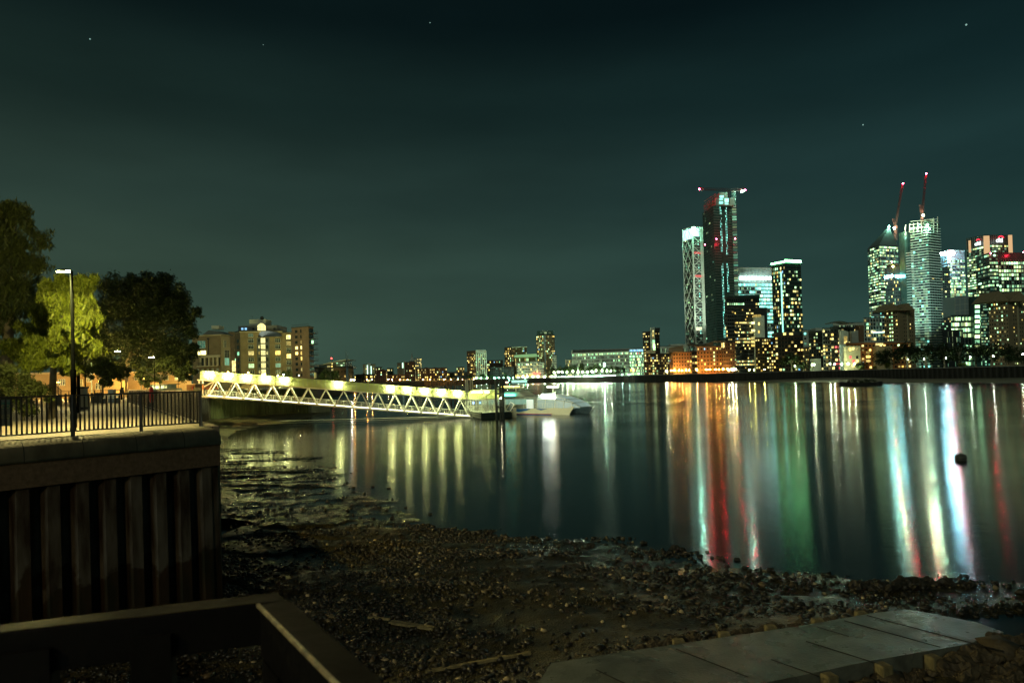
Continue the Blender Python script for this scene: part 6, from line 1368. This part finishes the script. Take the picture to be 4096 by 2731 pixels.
ntree('plane_tree', 'huge dark round-crowned tree standing before the pale mansard building',
    [(600, 1210, 125), (500, 1190, 95), (440, 1240, 70), (415, 1160, 38), (560, 1120, 58), (640, 1130, 58), (700, 1200, 70), (730, 1290, 62), (785, 1250, 26), (760, 1330, 36), (720, 1390, 62), (600, 1360, 110), (470, 1350, 90), (640, 1440, 60), (520, 1440, 50), (410, 1370, 50), (745, 1440, 40), (560, 1290, 120), (680, 1310, 100), (400, 1290, 40), (380, 1340, 45), (400, 1230, 45), (375, 1420, 45), (330, 1455, 40), (420, 1440, 50), (480, 1470, 36), (580, 1460, 48), (690, 1450, 52), (770, 1400, 34)],
    100, 80000, .14, 1.5, 0, M_leaf, [(506, 1590, 99, .42), (504, 1500, 99, .34), (512, 1440, 99, .30), (540, 1380, 99, .22)], 6, sub_=11, shell=.35)
ntree('tree', 'lamplit leafy tree low between the pillar and the big trunk', [(300, 1470, 30), (340, 1480, 34), (270, 1490, 26), (500, 1485, 26), (400, 1455, 40), (430, 1480, 36), (375, 1490, 30), (455, 1500, 34), (420, 1520, 28)], 72, 9500, .10, 1.5, 0, M_leaf2, [(408, 1600, 72, .12), (410, 1530, 72, .1), (415, 1480, 72, .07)], 7)
ntree('tree', 'lamplit leafy tree right of the big trunk, above the blue kiosk', [(560, 1490, 34), (735, 1500, 34), (765, 1470, 30), (600, 1500, 30), (655, 1470, 40), (690, 1455, 36), (720, 1490, 30), (640, 1510, 26), (580, 1530, 24)], 93, 9000, .12, 1.4, 0, M_leaf2, [(640, 1590, 93, .12), (640, 1530, 93, .1), (645, 1480, 93, .07)], 8)
# ------------------------------------------------------------------ foreshore
def vnoise(x, y, s, seed):
    r = np.random.RandomState(seed); T = r.rand(256, 256); X, Y = x/s, y/s; i, j = np.floor(X).astype(int), np.floor(Y).astype(int); u, v = X-i, Y-j; u = u*u*(3-2*u); v = v*v*(3-2*v)
    g = lambda a, c: T[a % 256, c % 256]
    return (g(i, j)*(1-u)+g(i+1, j)*u)*(1-v)+(g(i, j+1)*(1-u)+g(i+1, j+1)*u)*v-.5
SX = [-60, -36, -20, -8.7, -3.5, 0.5, 2.9, 8.6, 11.9, 17.5, 40]; SY = [100, 86, 68, 41.5, 34.4, 32.6, 31.0, 27.0, 23.6, 22.6, 21]
def shoreY(x): return np.interp(x, SX, SY)
def height(x, y):
    s = shoreY(x)-y; yl = 13.9+(x-5.3)*.426; k_ = np.clip((x+1)/5, 0, 1); z = np.where(s > 0, s*.046, s*.06); zl_ = np.clip((38-y)/5, 0, 1)*np.clip(s/4, 0, 1)*.2+np.where(s > 0, np.where(s < 18, s*.0055, .10+(s-18)*.05), s*.03); z = z*k_+zl_*(1-k_); z = np.where(s > 25, 25*.042+(s-25)*.02, z)
    z = z+.14*vnoise(x*.6+y*.2, y*1.3, 3.1, 1)+.10*vnoise(x*.5, y*1.7, 1.1, 2)+.06*vnoise(x, y, .42, 3)+.05*np.abs(vnoise(x, y, .17, 4))
    left_ = np.clip((-2-x)/6, 0, 1); z = z-.10*left_*np.clip(s/6, 0, 1)*(vnoise(x*.45, y*1.6, 1.7, 8) > .02)
    pool = np.clip((x-12.6)/1.5, 0, 1)*np.clip((21-y)/1.5, 0, 1)*np.clip((y-16.6)/.8, 0, 1); z = z-pool*.5; q_ = np.clip((yl+.0-y)/.35, 0, 1)*np.clip((x-3)/3, 0, 1); z = z+q_*np.clip(.85+.35*vnoise(x, y, .9, 12)-z, 0, 2); e_ = (y-(15.4+(x-2.6)*.40))/1.6; return z+.38*np.exp(-e_*e_)*np.clip((13-x)/3, 0, 1)*np.clip(x/3+1, 0, 1)
def beach_mat():
    m, nt, b = _bsdf('wet_shingle_mud'); L = nt.links; N = nt.nodes; tc = N.new('ShaderNodeTexCoord')
    n1 = N.new('ShaderNodeTexNoise'); n1.inputs['Scale'].default_value = 1.2; n1.inputs['Detail'].default_value = 8; L.new(tc.outputs['Object'], n1.inputs['Vector'])
    vo = N.new('ShaderNodeTexVoronoi'); vo.inputs['Scale'].default_value = 16; L.new(tc.outputs['Object'], vo.inputs['Vector'])
    rp = N.new('ShaderNodeValToRGB'); e = rp.color_ramp.elements; e[0].position = .35; e[0].color = (.013, .014, .006, 1); e[1].position = .72; e[1].color = (.06, .052, .022, 1); L.new(n1.outputs['Fac'], rp.inputs['Fac'])
    mx = N.new('ShaderNodeMix'); mx.data_type = 'RGBA'; mx.blend_type = 'MULTIPLY'; mx.inputs['Factor'].default_value = .7; L.new(rp.outputs['Color'], mx.inputs[6])
    sp = N.new('ShaderNodeValToRGB'); sp.color_ramp.elements[0].color = (.35, .35, .35, 1); sp.color_ramp.elements[1].color = (1.9, 1.7, 1.3, 1); sep = N.new('ShaderNodeSeparateXYZ'); L.new(vo.outputs['Color'], sep.inputs[0]); L.new(sep.outputs['X'], sp.inputs['Fac']); L.new(sp.outputs['Color'], mx.inputs[7])
    L.new(mx.outputs[2], b.inputs['Base Color'])
    ge = N.new('ShaderNodeNewGeometry'); sz = N.new('ShaderNodeSeparateXYZ'); L.new(ge.outputs['Position'], sz.inputs[0])
    mr = N.new('ShaderNodeMapRange'); mr.inputs['From Min'].default_value = .0; mr.inputs['From Max'].default_value = .6; mr.inputs['To Min'].default_value = .14; mr.inputs['To Max'].default_value = .6; L.new(sz.outputs['Z'], mr.inputs['Value']); L.new(mr.outputs['Result'], b.inputs['Roughness'])
    bp = N.new('ShaderNodeBump'); bp.inputs['Strength'].default_value = .9; bp.inputs['Distance'].default_value = .03; L.new(vo.outputs['Distance'], bp.inputs['Height']); L.new(bp.outputs['Normal'], b.inputs['Normal'])
    MATS['beach'] = m; return m
M_beach = beach_mat()
def grid(name, X, Y, hf, m, kind='structure'):
    xx, yy = np.meshgrid(X, Y); zz = hf(xx, yy); n, k = xx.shape; V = np.stack([xx, yy, zz], -1).reshape(-1, 3)
    idx = np.arange(n*k).reshape(n, k); Fq = np.stack([idx[:-1, :-1], idx[:-1, 1:], idx[1:, 1:], idx[1:, :-1]], -1).reshape(-1, 4)
    me = bpy.data.meshes.new(name); me.vertices.add(len(V)); me.vertices.foreach_set('co', V.reshape(-1)); me.loops.add(Fq.size); me.loops.foreach_set('vertex_index', Fq.reshape(-1).astype(np.int32))
    me.polygons.add(len(Fq)); me.polygons.foreach_set('loop_start', np.arange(0, Fq.size, 4, dtype=np.int32)); me.polygons.foreach_set('loop_total', np.full(len(Fq), 4, dtype=np.int32)); me.materials.append(m)
    me.polygons.foreach_set('use_smooth', [True]*len(Fq)); me.update(); me.validate()
    o = bpy.data.objects.new(name, me); COL.objects.link(o); _props(o, None, None, None, kind); return o
o = grid('beach', np.arange(-14, 30, .085), np.arange(2, 37, .085), height, M_beach)
o = grid('beach', np.arange(-44, 16, .28), np.arange(36.9, 95, .28), height, M_beach)
def hbay(x, y):   # small beach under the pier wall
    wx = np.interp(y, [62, 100, 121, 134, 172], [-34, -48, -56, -59.6, -51.4]); s = x-wx
    w = np.interp(y, [84, 97, 114, 135, 157, 172], [1, 6.5, 7, 15, 8, 2])
    z = (w-s)*.09; z = np.minimum(z, 1.0)+.10*vnoise(x, y, 2.1, 5)+.10*vnoise(x*.6, y*1.5, 1.0, 6)+.05*vnoise(x, y, .5, 7); return z
grid('beach', np.arange(-64, -30, .3), np.arange(80, 176, .35), hbay, mat('bay_shingle', (.13, .11, .05), .45, var=.5, scale=.8, bump=.8, bscale=8))
# stones
def stonemat(name, dark, pale, thr, rough):
    m, nt, b = _bsdf(name); L = nt.links; N = nt.nodes; ge = N.new('ShaderNodeNewGeometry'); rp = N.new('ShaderNodeValToRGB'); e = rp.color_ramp.elements
    e[0].color = (*dark, 1); e[1].position = 1; e[1].color = (*pale, 1); k = e.new(thr); k.color = (*[c*2.3 for c in dark], 1); L.new(ge.outputs['Random Per Island'], rp.inputs['Fac']); L.new(rp.outputs['Color'], b.inputs['Base Color']); b.inputs['Roughness'].default_value = rough
    MATS[name] = m; return m
def ico():
    p = (1+5**.5)/2; V = np.array([(-1, p, 0), (1, p, 0), (-1, -p, 0), (1, -p, 0), (0, -1, p), (0, 1, p), (0, -1, -p), (0, 1, -p), (p, 0, -1), (p, 0, 1), (-p, 0, -1), (-p, 0, 1)])/1.9
    return V, [(0, 11, 5), (0, 5, 1), (0, 1, 7), (0, 7, 10), (0, 10, 11), (1, 5, 9), (5, 11, 4), (11, 10, 2), (10, 7, 6), (7, 1, 8), (3, 9, 4), (3, 4, 2), (3, 2, 6), (3, 6, 8), (3, 8, 9), (4, 9, 5), (2, 4, 11), (6, 2, 10), (8, 6, 7), (9, 8, 1)]
def stones(name, n, xr, yr, s0, s1, m, seed, keep=None, kind='stuff'):
    r = np.random.RandomState(seed); x = r.uniform(*xr, n); y = yr[0]+(yr[1]-yr[0])*r.rand(n)**1.0; z = height(x, y)
    k = (z > -.04) & (r.rand(n) < .12+.88*np.clip(vnoise(x*.7+y*.3, y*1.2, 1.9, 21)*3.4+.62, 0, 1))
    if keep is not None: k &= keep(x, y)
    x, y, z = x[k], y[k], z[k]; n = len(x); s = s0+(s1-s0)*r.rand(n)**4; V0, F0_ = ico()
    V = V0[None]*(1+.28*r.normal(size=(n, 12, 1)))*s[:, None, None]*(.6+.8*r.rand(n, 1, 3))*np.array([1, 1, .7])
    a = r.rand(n)*6.28; c_, s_ = np.cos(a)[:, None], np.sin(a)[:, None]; X = V[..., 0]*c_-V[..., 1]*s_; Y = V[..., 0]*s_+V[..., 1]*c_
    V = np.stack([X+x[:, None], Y+y[:, None], V[..., 2]+(z+s*.25)[:, None]], -1).reshape(-1, 3)
    Fc = (np.array(F0_)[None]+12*np.arange(n)[:, None, None]).reshape(-1, 3)
    me = bpy.data.meshes.new(name); me.vertices.add(len(V)); me.vertices.foreach_set('co', V.reshape(-1)); me.loops.add(Fc.size); me.loops.foreach_set('vertex_index', Fc.reshape(-1).astype(np.int32))
    me.polygons.add(len(Fc)); me.polygons.foreach_set('loop_start', np.arange(0, Fc.size, 3, dtype=np.int32)); me.polygons.foreach_set('loop_total', np.full(len(Fc), 3, dtype=np.int32)); me.materials.append(m); me.update(); me.validate()
    o = bpy.data.objects.new(name, me); COL.objects.link(o); _props(o, None, None, None, kind); return o
M_rock2 = mat('brown_rock', (.065, .05, .026), .7, var=.5, scale=3, bump=.7, bscale=14, bd=.03)
M_st = stonemat('wet_stones', (.011, .010, .006), (.14, .10, .05), .93, .42); M_pb = stonemat('pale_pebbles', (.07, .055, .028), (.62, .5, .28), .5, .5)
stones('shingle', 46000, (-12, 24), (6, 36), .022, .13, M_st, 31)
stones('shingle', 11000, (-13, 0), (14, 36), .03, .11, M_st, 35)
stones('rubble', 900, (7, 19), (11, 17), .08, .38, M_rock2, 36, lambda x, y: y < 13.9+(x-5.3)*.426-.35)
stones('pebbles', 8000, (-12, 20), (6, 32), .015, .10, M_pb, 32, lambda x, y: vnoise(x, y, 3.1, 44) > -.12)
stones('shingle', 9000, (-34, 8), (30, 80), .04, .13, M_st, 33, lambda x, y: height(x, y) < .7)
V0, F0_ = ico()
def rock(x, y, s, label, group, flat=.6, z=None, m=None, seed=0, rz=0):
    r = np.random.RandomState(seed); me = bpy.data.meshes.new('rock'); bm_ = bpy.data.meshes.new('tmp')
    V = V0*(1+.22*r.normal(size=(12, 1)))*s*np.array([1.15, .8, flat])*(.8+.4*r.rand(1, 3)); me.from_pydata([tuple(v) for v in V], [], F0_); me.materials.append(m or M_rock)
    o = bpy.data.objects.new('rock', me); COL.objects.link(o); sb = o.modifiers.new('s', 'SUBSURF'); sb.levels = sb.render_levels = 3
    d = o.modifiers.new('d', 'DISPLACE'); tx = bpy.data.textures.new('t', 'CLOUDS'); tx.noise_scale = s*.38; d.texture = tx; d.strength = s*.75; d.texture_coords = 'GLOBAL' if False else 'LOCAL'
    o.location = (x, y, float(height(np.array([x]), np.array([y]))[0])+s*.1 if z is None else z); o.rotation_euler = (0, 0, rz); _props(o, label, 'rock', group, None); bpy.data.meshes.remove(bm_); return o
M_rock = mat('wet_black_rock', (.03, .026, .016), .5, var=.4, scale=4, bump=.6, bscale=18, bd=.03)
RK = [(1555, 1950, .18), (1490, 1945, .2), (2365, 2180, .33), (2300, 2175, .15), (2500, 2185, .18), (2575, 2170, .22), (2700, 2190, .28), (2725, 2195, .24), (2620, 2205, .16), (2830, 2205, .14), (2950, 2235, .18), (2890, 2225, .13), (3080, 2275, .2), (3145, 2300, .26), (3120, 2320, .22), (3040, 2330, .25), (2990, 2310, .2), (3250, 2345, .26), (3210, 2360, .2), (2780, 2240, .16), (2440, 2200, .2), (2180, 2165, .13), (2080, 2150, .12)]
for i, (x, y, s) in enumerate(RK): p = gz(x, y, .05); rock(p.x, p.y, s*.72, 'dark wet rock poking up at the water edge of the shingle', 'dark rocks along the water edge', seed=i, z=.02+s*.12)
for i, (x, y, s, f) in enumerate(((3440, 2340, .5, .4), (3560, 2345, .75, .4), (3660, 2335, .7, .42), (3790, 2330, .5, .4), (3870, 2338, .35, .4), (3640, 2318, .45, .35), (3500, 2325, .35, .5))):
    p = gz(x, y, .1); rock(p.x, p.y, s, '%s slab of the low rock ledge in the water above the slipway' % ordw(i), 'slabs of the low rock ledge', f, seed=50+i, z=.03)
rnd2 = random.Random(5)
for i in range(26):
    u = i/25; x = 2560+u*900+rnd2.uniform(-14, 14); y = 2640-u*195-30+rnd2.uniform(-16, 6); p = gz(x, y, .9); rock(p.x, p.y, rnd2.uniform(.12, .24), 'rounded brown stone lined up along the left edge of the slipway', 'stones along the slipway edge', .7, m=M_rock2, seed=80+i)
for i, (x, y, s) in enumerate(((3900, 2640, .5), (3990, 2600, .55), (4070, 2650, .6), (3850, 2700, .7), (3960, 2720, .6), (4080, 2560, .4), (3620, 2715, .35), (3690, 2700, .3), (4040, 2710, .5), (3580, 2730, .3))):
    p = gz(x, y, .9); rock(p.x, p.y, s, '%s rugged brown rock in the heap right of the slipway' % ordw(i), 'rock heap right of the slipway', .5, m=M_rock2, seed=120+i)
# slipway slab
zs_ = 1.2
pl = [(2330, 2631), (2500, 2604), (2717, 2573), (3178, 2505), (3504, 2448), (3640, 2436), (3911, 2488), (4015, 2527), (3857, 2577), (3484, 2641), (3097, 2722)]
pw = [gz(x, y, zs_) for x, y in pl]; a = pw[-1]; d = (pw[-1]-pw[-3]).normalized(); e1 = a+d*7; e0 = pw[0]+(pw[0]-pw[3]).normalized()*6
poly = [(p.x, p.y) for p in [gz(2090, 2830, zs_), gz(2205, 2650, zs_)]+pw+[e1]]
t = thing('slipway', 'wet concrete slipway slab in the lower right corner', 'slipway', (pw[5].x, pw[5].y, .2))
M_slab = mat('wet_concrete_slab', (.12, .13, .105), .31, var=.5, scale=1.6, bump=.55, bscale=14, rvar=.12, bd=.02, stretch=(1, 1, 1))
MB().prism(poly, .1, zs_).build('slab', M_slab, t)
mb = MB(); A0, A1 = pw[4], pw[-1]
along = (pw[1]-pw[4]).normalized(); 
for k, s in enumerate((.42, 1.25, 2.2, 3.3, 4.9, 6.1, 8.4)):
    p = pw[4]+along*s; dirc = Vector(((pw[7]-pw[5]).x, (pw[7]-pw[5]).y, 0)).normalized(); L = (3.1, 2.3, .9, 1.7, 1.2, 2.0, 1.4)[k]; p = p+dirc*(0, .1, .2, .9, 1.5, .2, .6)[k]
    mb.beam(p+dirc*.1+Vector((0, 0, .002)), p+dirc*L+Vector((0, 0, .002)), .035, .012)
mb.build('joint', mat('dark_joint', (.012, .012, .01), .9), t)
M_tim = mat('weathered_post', (.20, .17, .08), .8, var=.5, scale=5, bump=.8, bscale=20, stretch=(1, 1, .3), bd=.02)
for i, (x, y, h_) in enumerate(((3085, 2735, .0), (3307, 2690, .03), (3522, 2650, .03), (3720, 2617, .03))):
    p = gz(x, y, zs_); ang = math.atan2(d.y, d.x); mb = MB(); s = .15; b4 = [Vector((a_*s, b_*s, 0)) for a_, b_ in ((-1, -1), (1, -1), (1, 1), (-1, 1))]; R3 = Matrix.Rotation(ang, 3, 'Z')
    b4 = [R3 @ v for v in b4]; mb.hexa([(p.x+v.x, p.y+v.y-.12, .3) for v in b4], [(p.x+v.x*.9, p.y+v.y*.9-.12, zs_+h_) for v in b4]); o = mb.build('timber_post', M_tim, label='%s square timber post along the near side of the slipway' % ordw(i), cat='post', group='timber posts beside the slipway')
    bv = o.modifiers.new('b', 'BEVEL'); bv.width = .035; bv.segments = 2
for i, (x, y) in enumerate(((3091, 2512), (3280, 2484), (3454, 2455), (2905, 2540), (2720, 2568))):
    p = gz(x, y, zs_); mb = MB().box(p.x-.14, p.x+.14, p.y+.02, p.y+.26, .4, zs_+.02); o = mb.build('timber_stub', M_tim, label='%s of the short stubs along the far side of the slipway' % ordw(i), cat='post', group='stubs beside the slipway'); o.modifiers.new('b', 'BEVEL').width = .03
for i, (x0, y0, x1, y1, w) in enumerate(((1700, 2578, 2120, 2527, .09), (1560, 2400, 1735, 2425, .2), (1470, 2386, 1560, 2392, .05))):
    a, c = gz(x0, y0, 1.0), gz(x1, y1, 1.0); ha = [float(height(np.array([q.x]), np.array([q.y]))[0])+.06 for q in (a, c)]; a.z, c.z = ha
    MB().beam(a, c, w, .07).build('driftwood_plank', M_tim, label=['long thin driftwood pole lying on the shingle', 'short broad driftwood plank on the shingle', 'small pale driftwood stick near the plank'][i], cat='driftwood')
# ------------------------------------------------------------------ foreground timber rail
M_rail = mat('tarred_rail_timber', (.0035, .004, .0045), .75, spec=.1, var=.5, scale=3, bump=.35, bscale=25, bd=.01, rvar=.15)
zr = 6.9
def rz_(x, y, z): return gz(x, y, z)
cb_ = rz_(1109, 2363, zr); cf = rz_(1150, 2400, zr); lb_ = rz_(0, 2494, zr); lf_ = rz_(0, 2529, zr)
ext = lambda a, b_, k: b_+(b_-a)*k
lbe, lfe = ext(cb_, lb_, 1.2), ext(cf, lf_, 1.2)
th = .115
t = thing('timber_rail', 'dark timber guard rail running across the lower left foreground', 'guard rail', (cb_.x, cb_.y, 5.9))
dn_ = Vector((0, 0, -1))
o = MB().hexa([lfe+dn_*th, cf+dn_*th, cb_+dn_*th, lbe+dn_*th], [lfe, cf, cb_, lbe]).build('top_rail', M_rail, t); bv = o.modifiers.new('b', 'BEVEL'); bv.width = .006; bv.segments = 2
dv = (lf_-cf).normalized(); nn_ = Vector((-dv.y, dv.x, 0)); nn_ = nn_ if nn_.y > 0 else -nn_
def onrail(x, y=2640):   # point of the front face at photo column x
    r = ray(x, y); k = (cf.x*r.y-cf.y*r.x)/(dv.y*r.x-dv.x*r.y); return cf+dv*k
def rbox(x0, x1, z0, z1, dpt, nm, o0=.0):
    a, c = onrail(x0), onrail(x1); a, c = a+nn_*o0, c+nn_*o0; return MB().hexa([(p.x, p.y, z0) for p in (a, c, c+nn_*dpt, a+nn_*dpt)], [(p.x, p.y, z1) for p in (a, c, c+nn_*dpt, a+nn_*dpt)]).build(nm, M_rail, t)
zl = rz_(530, 2633, 6.9); 
def zat(x, y): p = onrail(x, y); r = ray(x, y); return H+r.z*(p.y/r.y)
rbox(-400, 1152, zat(600, 2532), zr-th-.002, .05, 'back_board', .012)
rbox(-400, 532, zat(400, 2640), zat(600, 2532)-.002, .05, 'lower_board', .014)
rbox(755, 1152, zat(900, 2575), zat(600, 2532)-.002, .05, 'lower_board', .014)
rbox(530, 690, 5.7, zat(600, 2532)-.004, .08, 'post', -.02); rbox(-150, 208, 5.7, zat(600, 2532)-.004, .08, 'post', -.02)
t = thing('timber_rail', 'dark timber guard rail coming towards the camera with a pale painted glint along its edge', 'guard rail', (cf.x, cf.y, 5.9))
r0, r1 = rz_(1036, 2414, zr+.02), rz_(1160, 2392, zr+.02); r2, r3 = rz_(1354, 2731, zr+.02), rz_(1558, 2731, zr+.02); r2, r3 = ext(r0, r2, 2.2), ext(r1, r3, 2.2)
o = MB().hexa([p+dn_*.14 for p in (r2, r3, r1, r0)], [r2, r3, r1, r0]).build('top_rail', M_rail, t); bv = o.modifiers.new('b', 'BEVEL'); bv.width = .009; bv.segments = 3
MB().beam(r0+Vector((-.003, 0, -.003)), r2+Vector((-.003, 0, -.003)), .008, .008).build('painted_glint', mat('glint_paint', (.4, .36, .2), .3, var=.8, scale=30, bump=.6), t)  # thin pale strip stands in for the lamp's highlight on this edge
u_ = (r2-r0).normalized(); MB().hexa([(p.x, p.y, 5.7) for p in (r0+u_*.02, r0+u_*.16, r1+u_*.16, r1+u_*.02)], [(p.x, p.y, zr-.121) for p in (r0+u_*.02, r0+u_*.16, r1+u_*.16, r1+u_*.02)]).build('post', M_rail, t)
# quay the camera stands on
MB().prism([(-9, 1.2), (-.9, 1.75), (.55, -.3), (4, -5), (4, -40), (-40, -40), (-40, -1.5)], .5, 5.75).build('quay', M_conc, kind='structure')
# ------------------------------------------------------------------ sky and light
w = bpy.data.worlds.new('World'); SC.world = w; w.use_nodes = True; nt = w.node_tree; L = nt.links; N = nt.nodes; bg = N['Background']
tc = N.new('ShaderNodeTexCoord'); sp = N.new('ShaderNodeSeparateXYZ'); L.new(tc.outputs['Generated'], sp.inputs[0])
rp = N.new('ShaderNodeValToRGB'); cr = rp.color_ramp; cr.interpolation = 'EASE'
st = [(0, (.064, .108, .070)), (.06, (.059, .100, .066)), (.15, (.046, .079, .055)), (.26, (.028, .052, .040)), (.37, (.0133, .029, .0240)), (.47, (.0045, .0115, .0112)), (1, (.003, .008, .009))]
cr.elements[0].position = 0; cr.elements[0].color = (*st[0][1], 1); cr.elements[1].position = 1; cr.elements[1].color = (*st[-1][1], 1)
for p_, c_ in st[1:-1]: e = cr.elements.new(p_); e.color = (*c_, 1)
L.new(sp.outputs['Z'], rp.inputs['Fac'])
# the sky darkens and turns bluer to the right
rx = N.new('ShaderNodeValToRGB'); rx.color_ramp.elements[0].position = .46; rx.color_ramp.elements[0].color = (1.0, 1.0, 1.0, 1); ex = rx.color_ramp.elements.new(.22); ex.color = (.72, .76, .78, 1); rx.color_ramp.elements[1].position = .85; rx.color_ramp.elements[1].color = (.34, .58, .78, 1)
mr = N.new('ShaderNodeMapRange'); mr.inputs['From Min'].default_value = -1; mr.inputs['From Max'].default_value = 1; L.new(sp.outputs['X'], mr.inputs['Value']); L.new(mr.outputs['Result'], rx.inputs['Fac'])
mx = N.new('ShaderNodeMix'); mx.data_type = 'RGBA'; mx.blend_type = 'MULTIPLY'; mx.inputs['Factor'].default_value = 1; L.new(rp.outputs['Color'], mx.inputs[6]); L.new(rx.outputs['Color'], mx.inputs[7])
# faint long cloud bands
mp = N.new('ShaderNodeMapping'); mp.inputs['Scale'].default_value = (1.3, 1.3, 5); L.new(tc.outputs['Generated'], mp.inputs['Vector'])
nz = N.new('ShaderNodeTexNoise'); nz.inputs['Scale'].default_value = 2.0; nz.inputs['Detail'].default_value = 4; L.new(mp.outputs['Vector'], nz.inputs['Vector'])
cm_ = N.new('ShaderNodeMapRange'); cm_.inputs['From Min'].default_value = .3; cm_.inputs['From Max'].default_value = .7; cm_.inputs['To Min'].default_value = .86; cm_.inputs['To Max'].default_value = 1.16; L.new(nz.outputs['Fac'], cm_.inputs['Value'])
m2 = N.new('ShaderNodeMix'); m2.data_type = 'RGBA'; m2.blend_type = 'MULTIPLY'; m2.inputs['Factor'].default_value = 1; L.new(mx.outputs[2], m2.inputs[6]); L.new(cm_.outputs['Result'], m2.inputs[7])
out = m2.outputs[2]
nrm = N.new('ShaderNodeVectorMath'); nrm.operation = 'NORMALIZE'; L.new(tc.outputs['Generated'], nrm.inputs[0])
for x, y, s in ((360, 157, .9), (1720, 92, .8), (3865, 100, 1.2), (3452, 500, .9), (1053, 180, .6)):
    d = ray(x, y).normalized(); dp = N.new('ShaderNodeVectorMath'); dp.operation = 'DOT_PRODUCT'; dp.inputs[1].default_value = d; L.new(nrm.outputs[0], dp.inputs[0])
    gt = N.new('ShaderNodeMath'); gt.operation = 'GREATER_THAN'; gt.inputs[1].default_value = math.cos(.00085*s); L.new(dp.outputs['Value'], gt.inputs[0])
    ad = N.new('ShaderNodeMix'); ad.data_type = 'RGBA'; ad.inputs[7].default_value = (.25, .45, .4, 1); L.new(gt.outputs[0], ad.inputs['Factor']); L.new(out, ad.inputs[6]); out = ad.outputs[2]
L.new(out, bg.inputs['Color']); bg.inputs['Strength'].default_value = 1.0
sd = bpy.data.lights.new('fill_sun', 'SUN'); sd.energy = .30; sd.angle = math.radians(12); sd.color = (.85, 1, .8); so = bpy.data.objects.new('fill_sun', sd); COL.objects.link(so)  # unseen weak sun, added to lift all facades evenly
so.rotation_euler = Vector((.45, 1, -.45)).to_track_quat('-Z', 'Y').to_euler()
# assumed quay street lamp, unseen behind the camera, added to light beach and piles
t = thing('street_lamp', 'assumed unseen street lamp on the quay behind the viewpoint', 'street lamp', (-12, -9, 5.75))
MB().tube([(-12, -9, 5.75), (-12, -9, 18)], [.08, .05], 8).build('pole', M_pole, t); MB().box(-12.3, -11.7, -9.1, -8.9, 18, 18.1).build('lamp_head', M_pole, t)
ld = bpy.data.lights.new('lamp_light', 'POINT'); ld.energy = 7500; ld.color = (1, .70, .32); ld.shadow_soft_size = .1; lo = bpy.data.objects.new('lamp_light', ld); COL.objects.link(lo); lo.parent = t; lo.location = (0, 0, 12.1)
# fixtureless spots added to brighten tower and brick apartment faces
def facade_spot(tgt, src, W, col, cone=25):
    ld = bpy.data.lights.new('facade_fill', 'SPOT'); ld.energy = W; ld.color = col; ld.spot_size = math.radians(cone); ld.spot_blend = .8; ld.shadow_soft_size = 2
    o = bpy.data.objects.new('facade_fill', ld); COL.objects.link(o); o.location = src; o.rotation_euler = (Vector(tgt)-Vector(src)).to_track_quat('-Z', 'Y').to_euler()
tp = pt(2790, 1200, 985); facade_spot(tp, (tp.x+40, 860, 8), 1.6e6, (.8, 1, .8), 34)
tp = pt(3690, 1180, 815); facade_spot(tp, (tp.x-60, 700, 8), 2e6, (.6, 1, .9), 40)
for x, D, W in ((980, 225, 6.5e4), (1110, 235, 6.5e4), (1230, 240, 4.5e4), (850, 165, 3.6e4)):
    p = pt(x, 1500, D); facade_spot((p.x, 310 if D > 200 else 220, 18), (p.x, D, 7), W, (.95, .98, .36), 95)
# assumed sodium lane lamps, not seen, added to wash the brick houses orange
for i, (x, D, W, z) in enumerate(((232, 90, 8500, 8.6), (400, 92, 8500, 8.6), (575, 104, 9000, 9.0), (712, 112, 11000, 9.0))):
    p = pt(x, 1500, D); t = thing('street_lamp', '%s assumed orange lane lamp added unseen before the brick houses' % ordw(i), 'street lamp', (p.x, D, 6.25), 'assumed orange lane lamps before the houses')
    MB().tube([(p.x, D, 6.25), (p.x, D, z)], .045, 6).build('pole', M_pole, t); MB().box(p.x-.2, p.x+.2, D-.1, D+.1, z, z+.07).build('lamp_head', M_pole, t); MB().box(p.x-.18, p.x+.18, D-.08, D+.08, z-.03, z-.002).build('lamp_glass', emit('assumed_lane_lamp', (1, .5, .1), 60), t)
    ld = bpy.data.lights.new('lamp_light', 'POINT'); ld.energy = W; ld.color = (1, .60, .16); ld.shadow_soft_size = .1; lo = bpy.data.objects.new('lamp_light', ld); COL.objects.link(lo); lo.parent = t; lo.location = (0, 0, z-6.25-.15)
# ------------------------------------------------------------------ render settings
SC.render.engine = 'CYCLES'; c = SC.cycles
c.use_denoising = True; c.use_light_tree = True; c.max_bounces = 6; c.diffuse_bounces = 2; c.glossy_bounces = 3; c.transmission_bounces = 4; c.transparent_max_bounces = 8
c.caustics_reflective = False; c.caustics_refractive = False; c.sample_clamp_indirect = 12; c.sample_clamp_direct = 0; c.blur_glossy = .3
SC.view_settings.view_transform = 'Standard'; SC.view_settings.look = 'None'; SC.view_settings.gamma = 1; SC.view_settings.exposure = 0
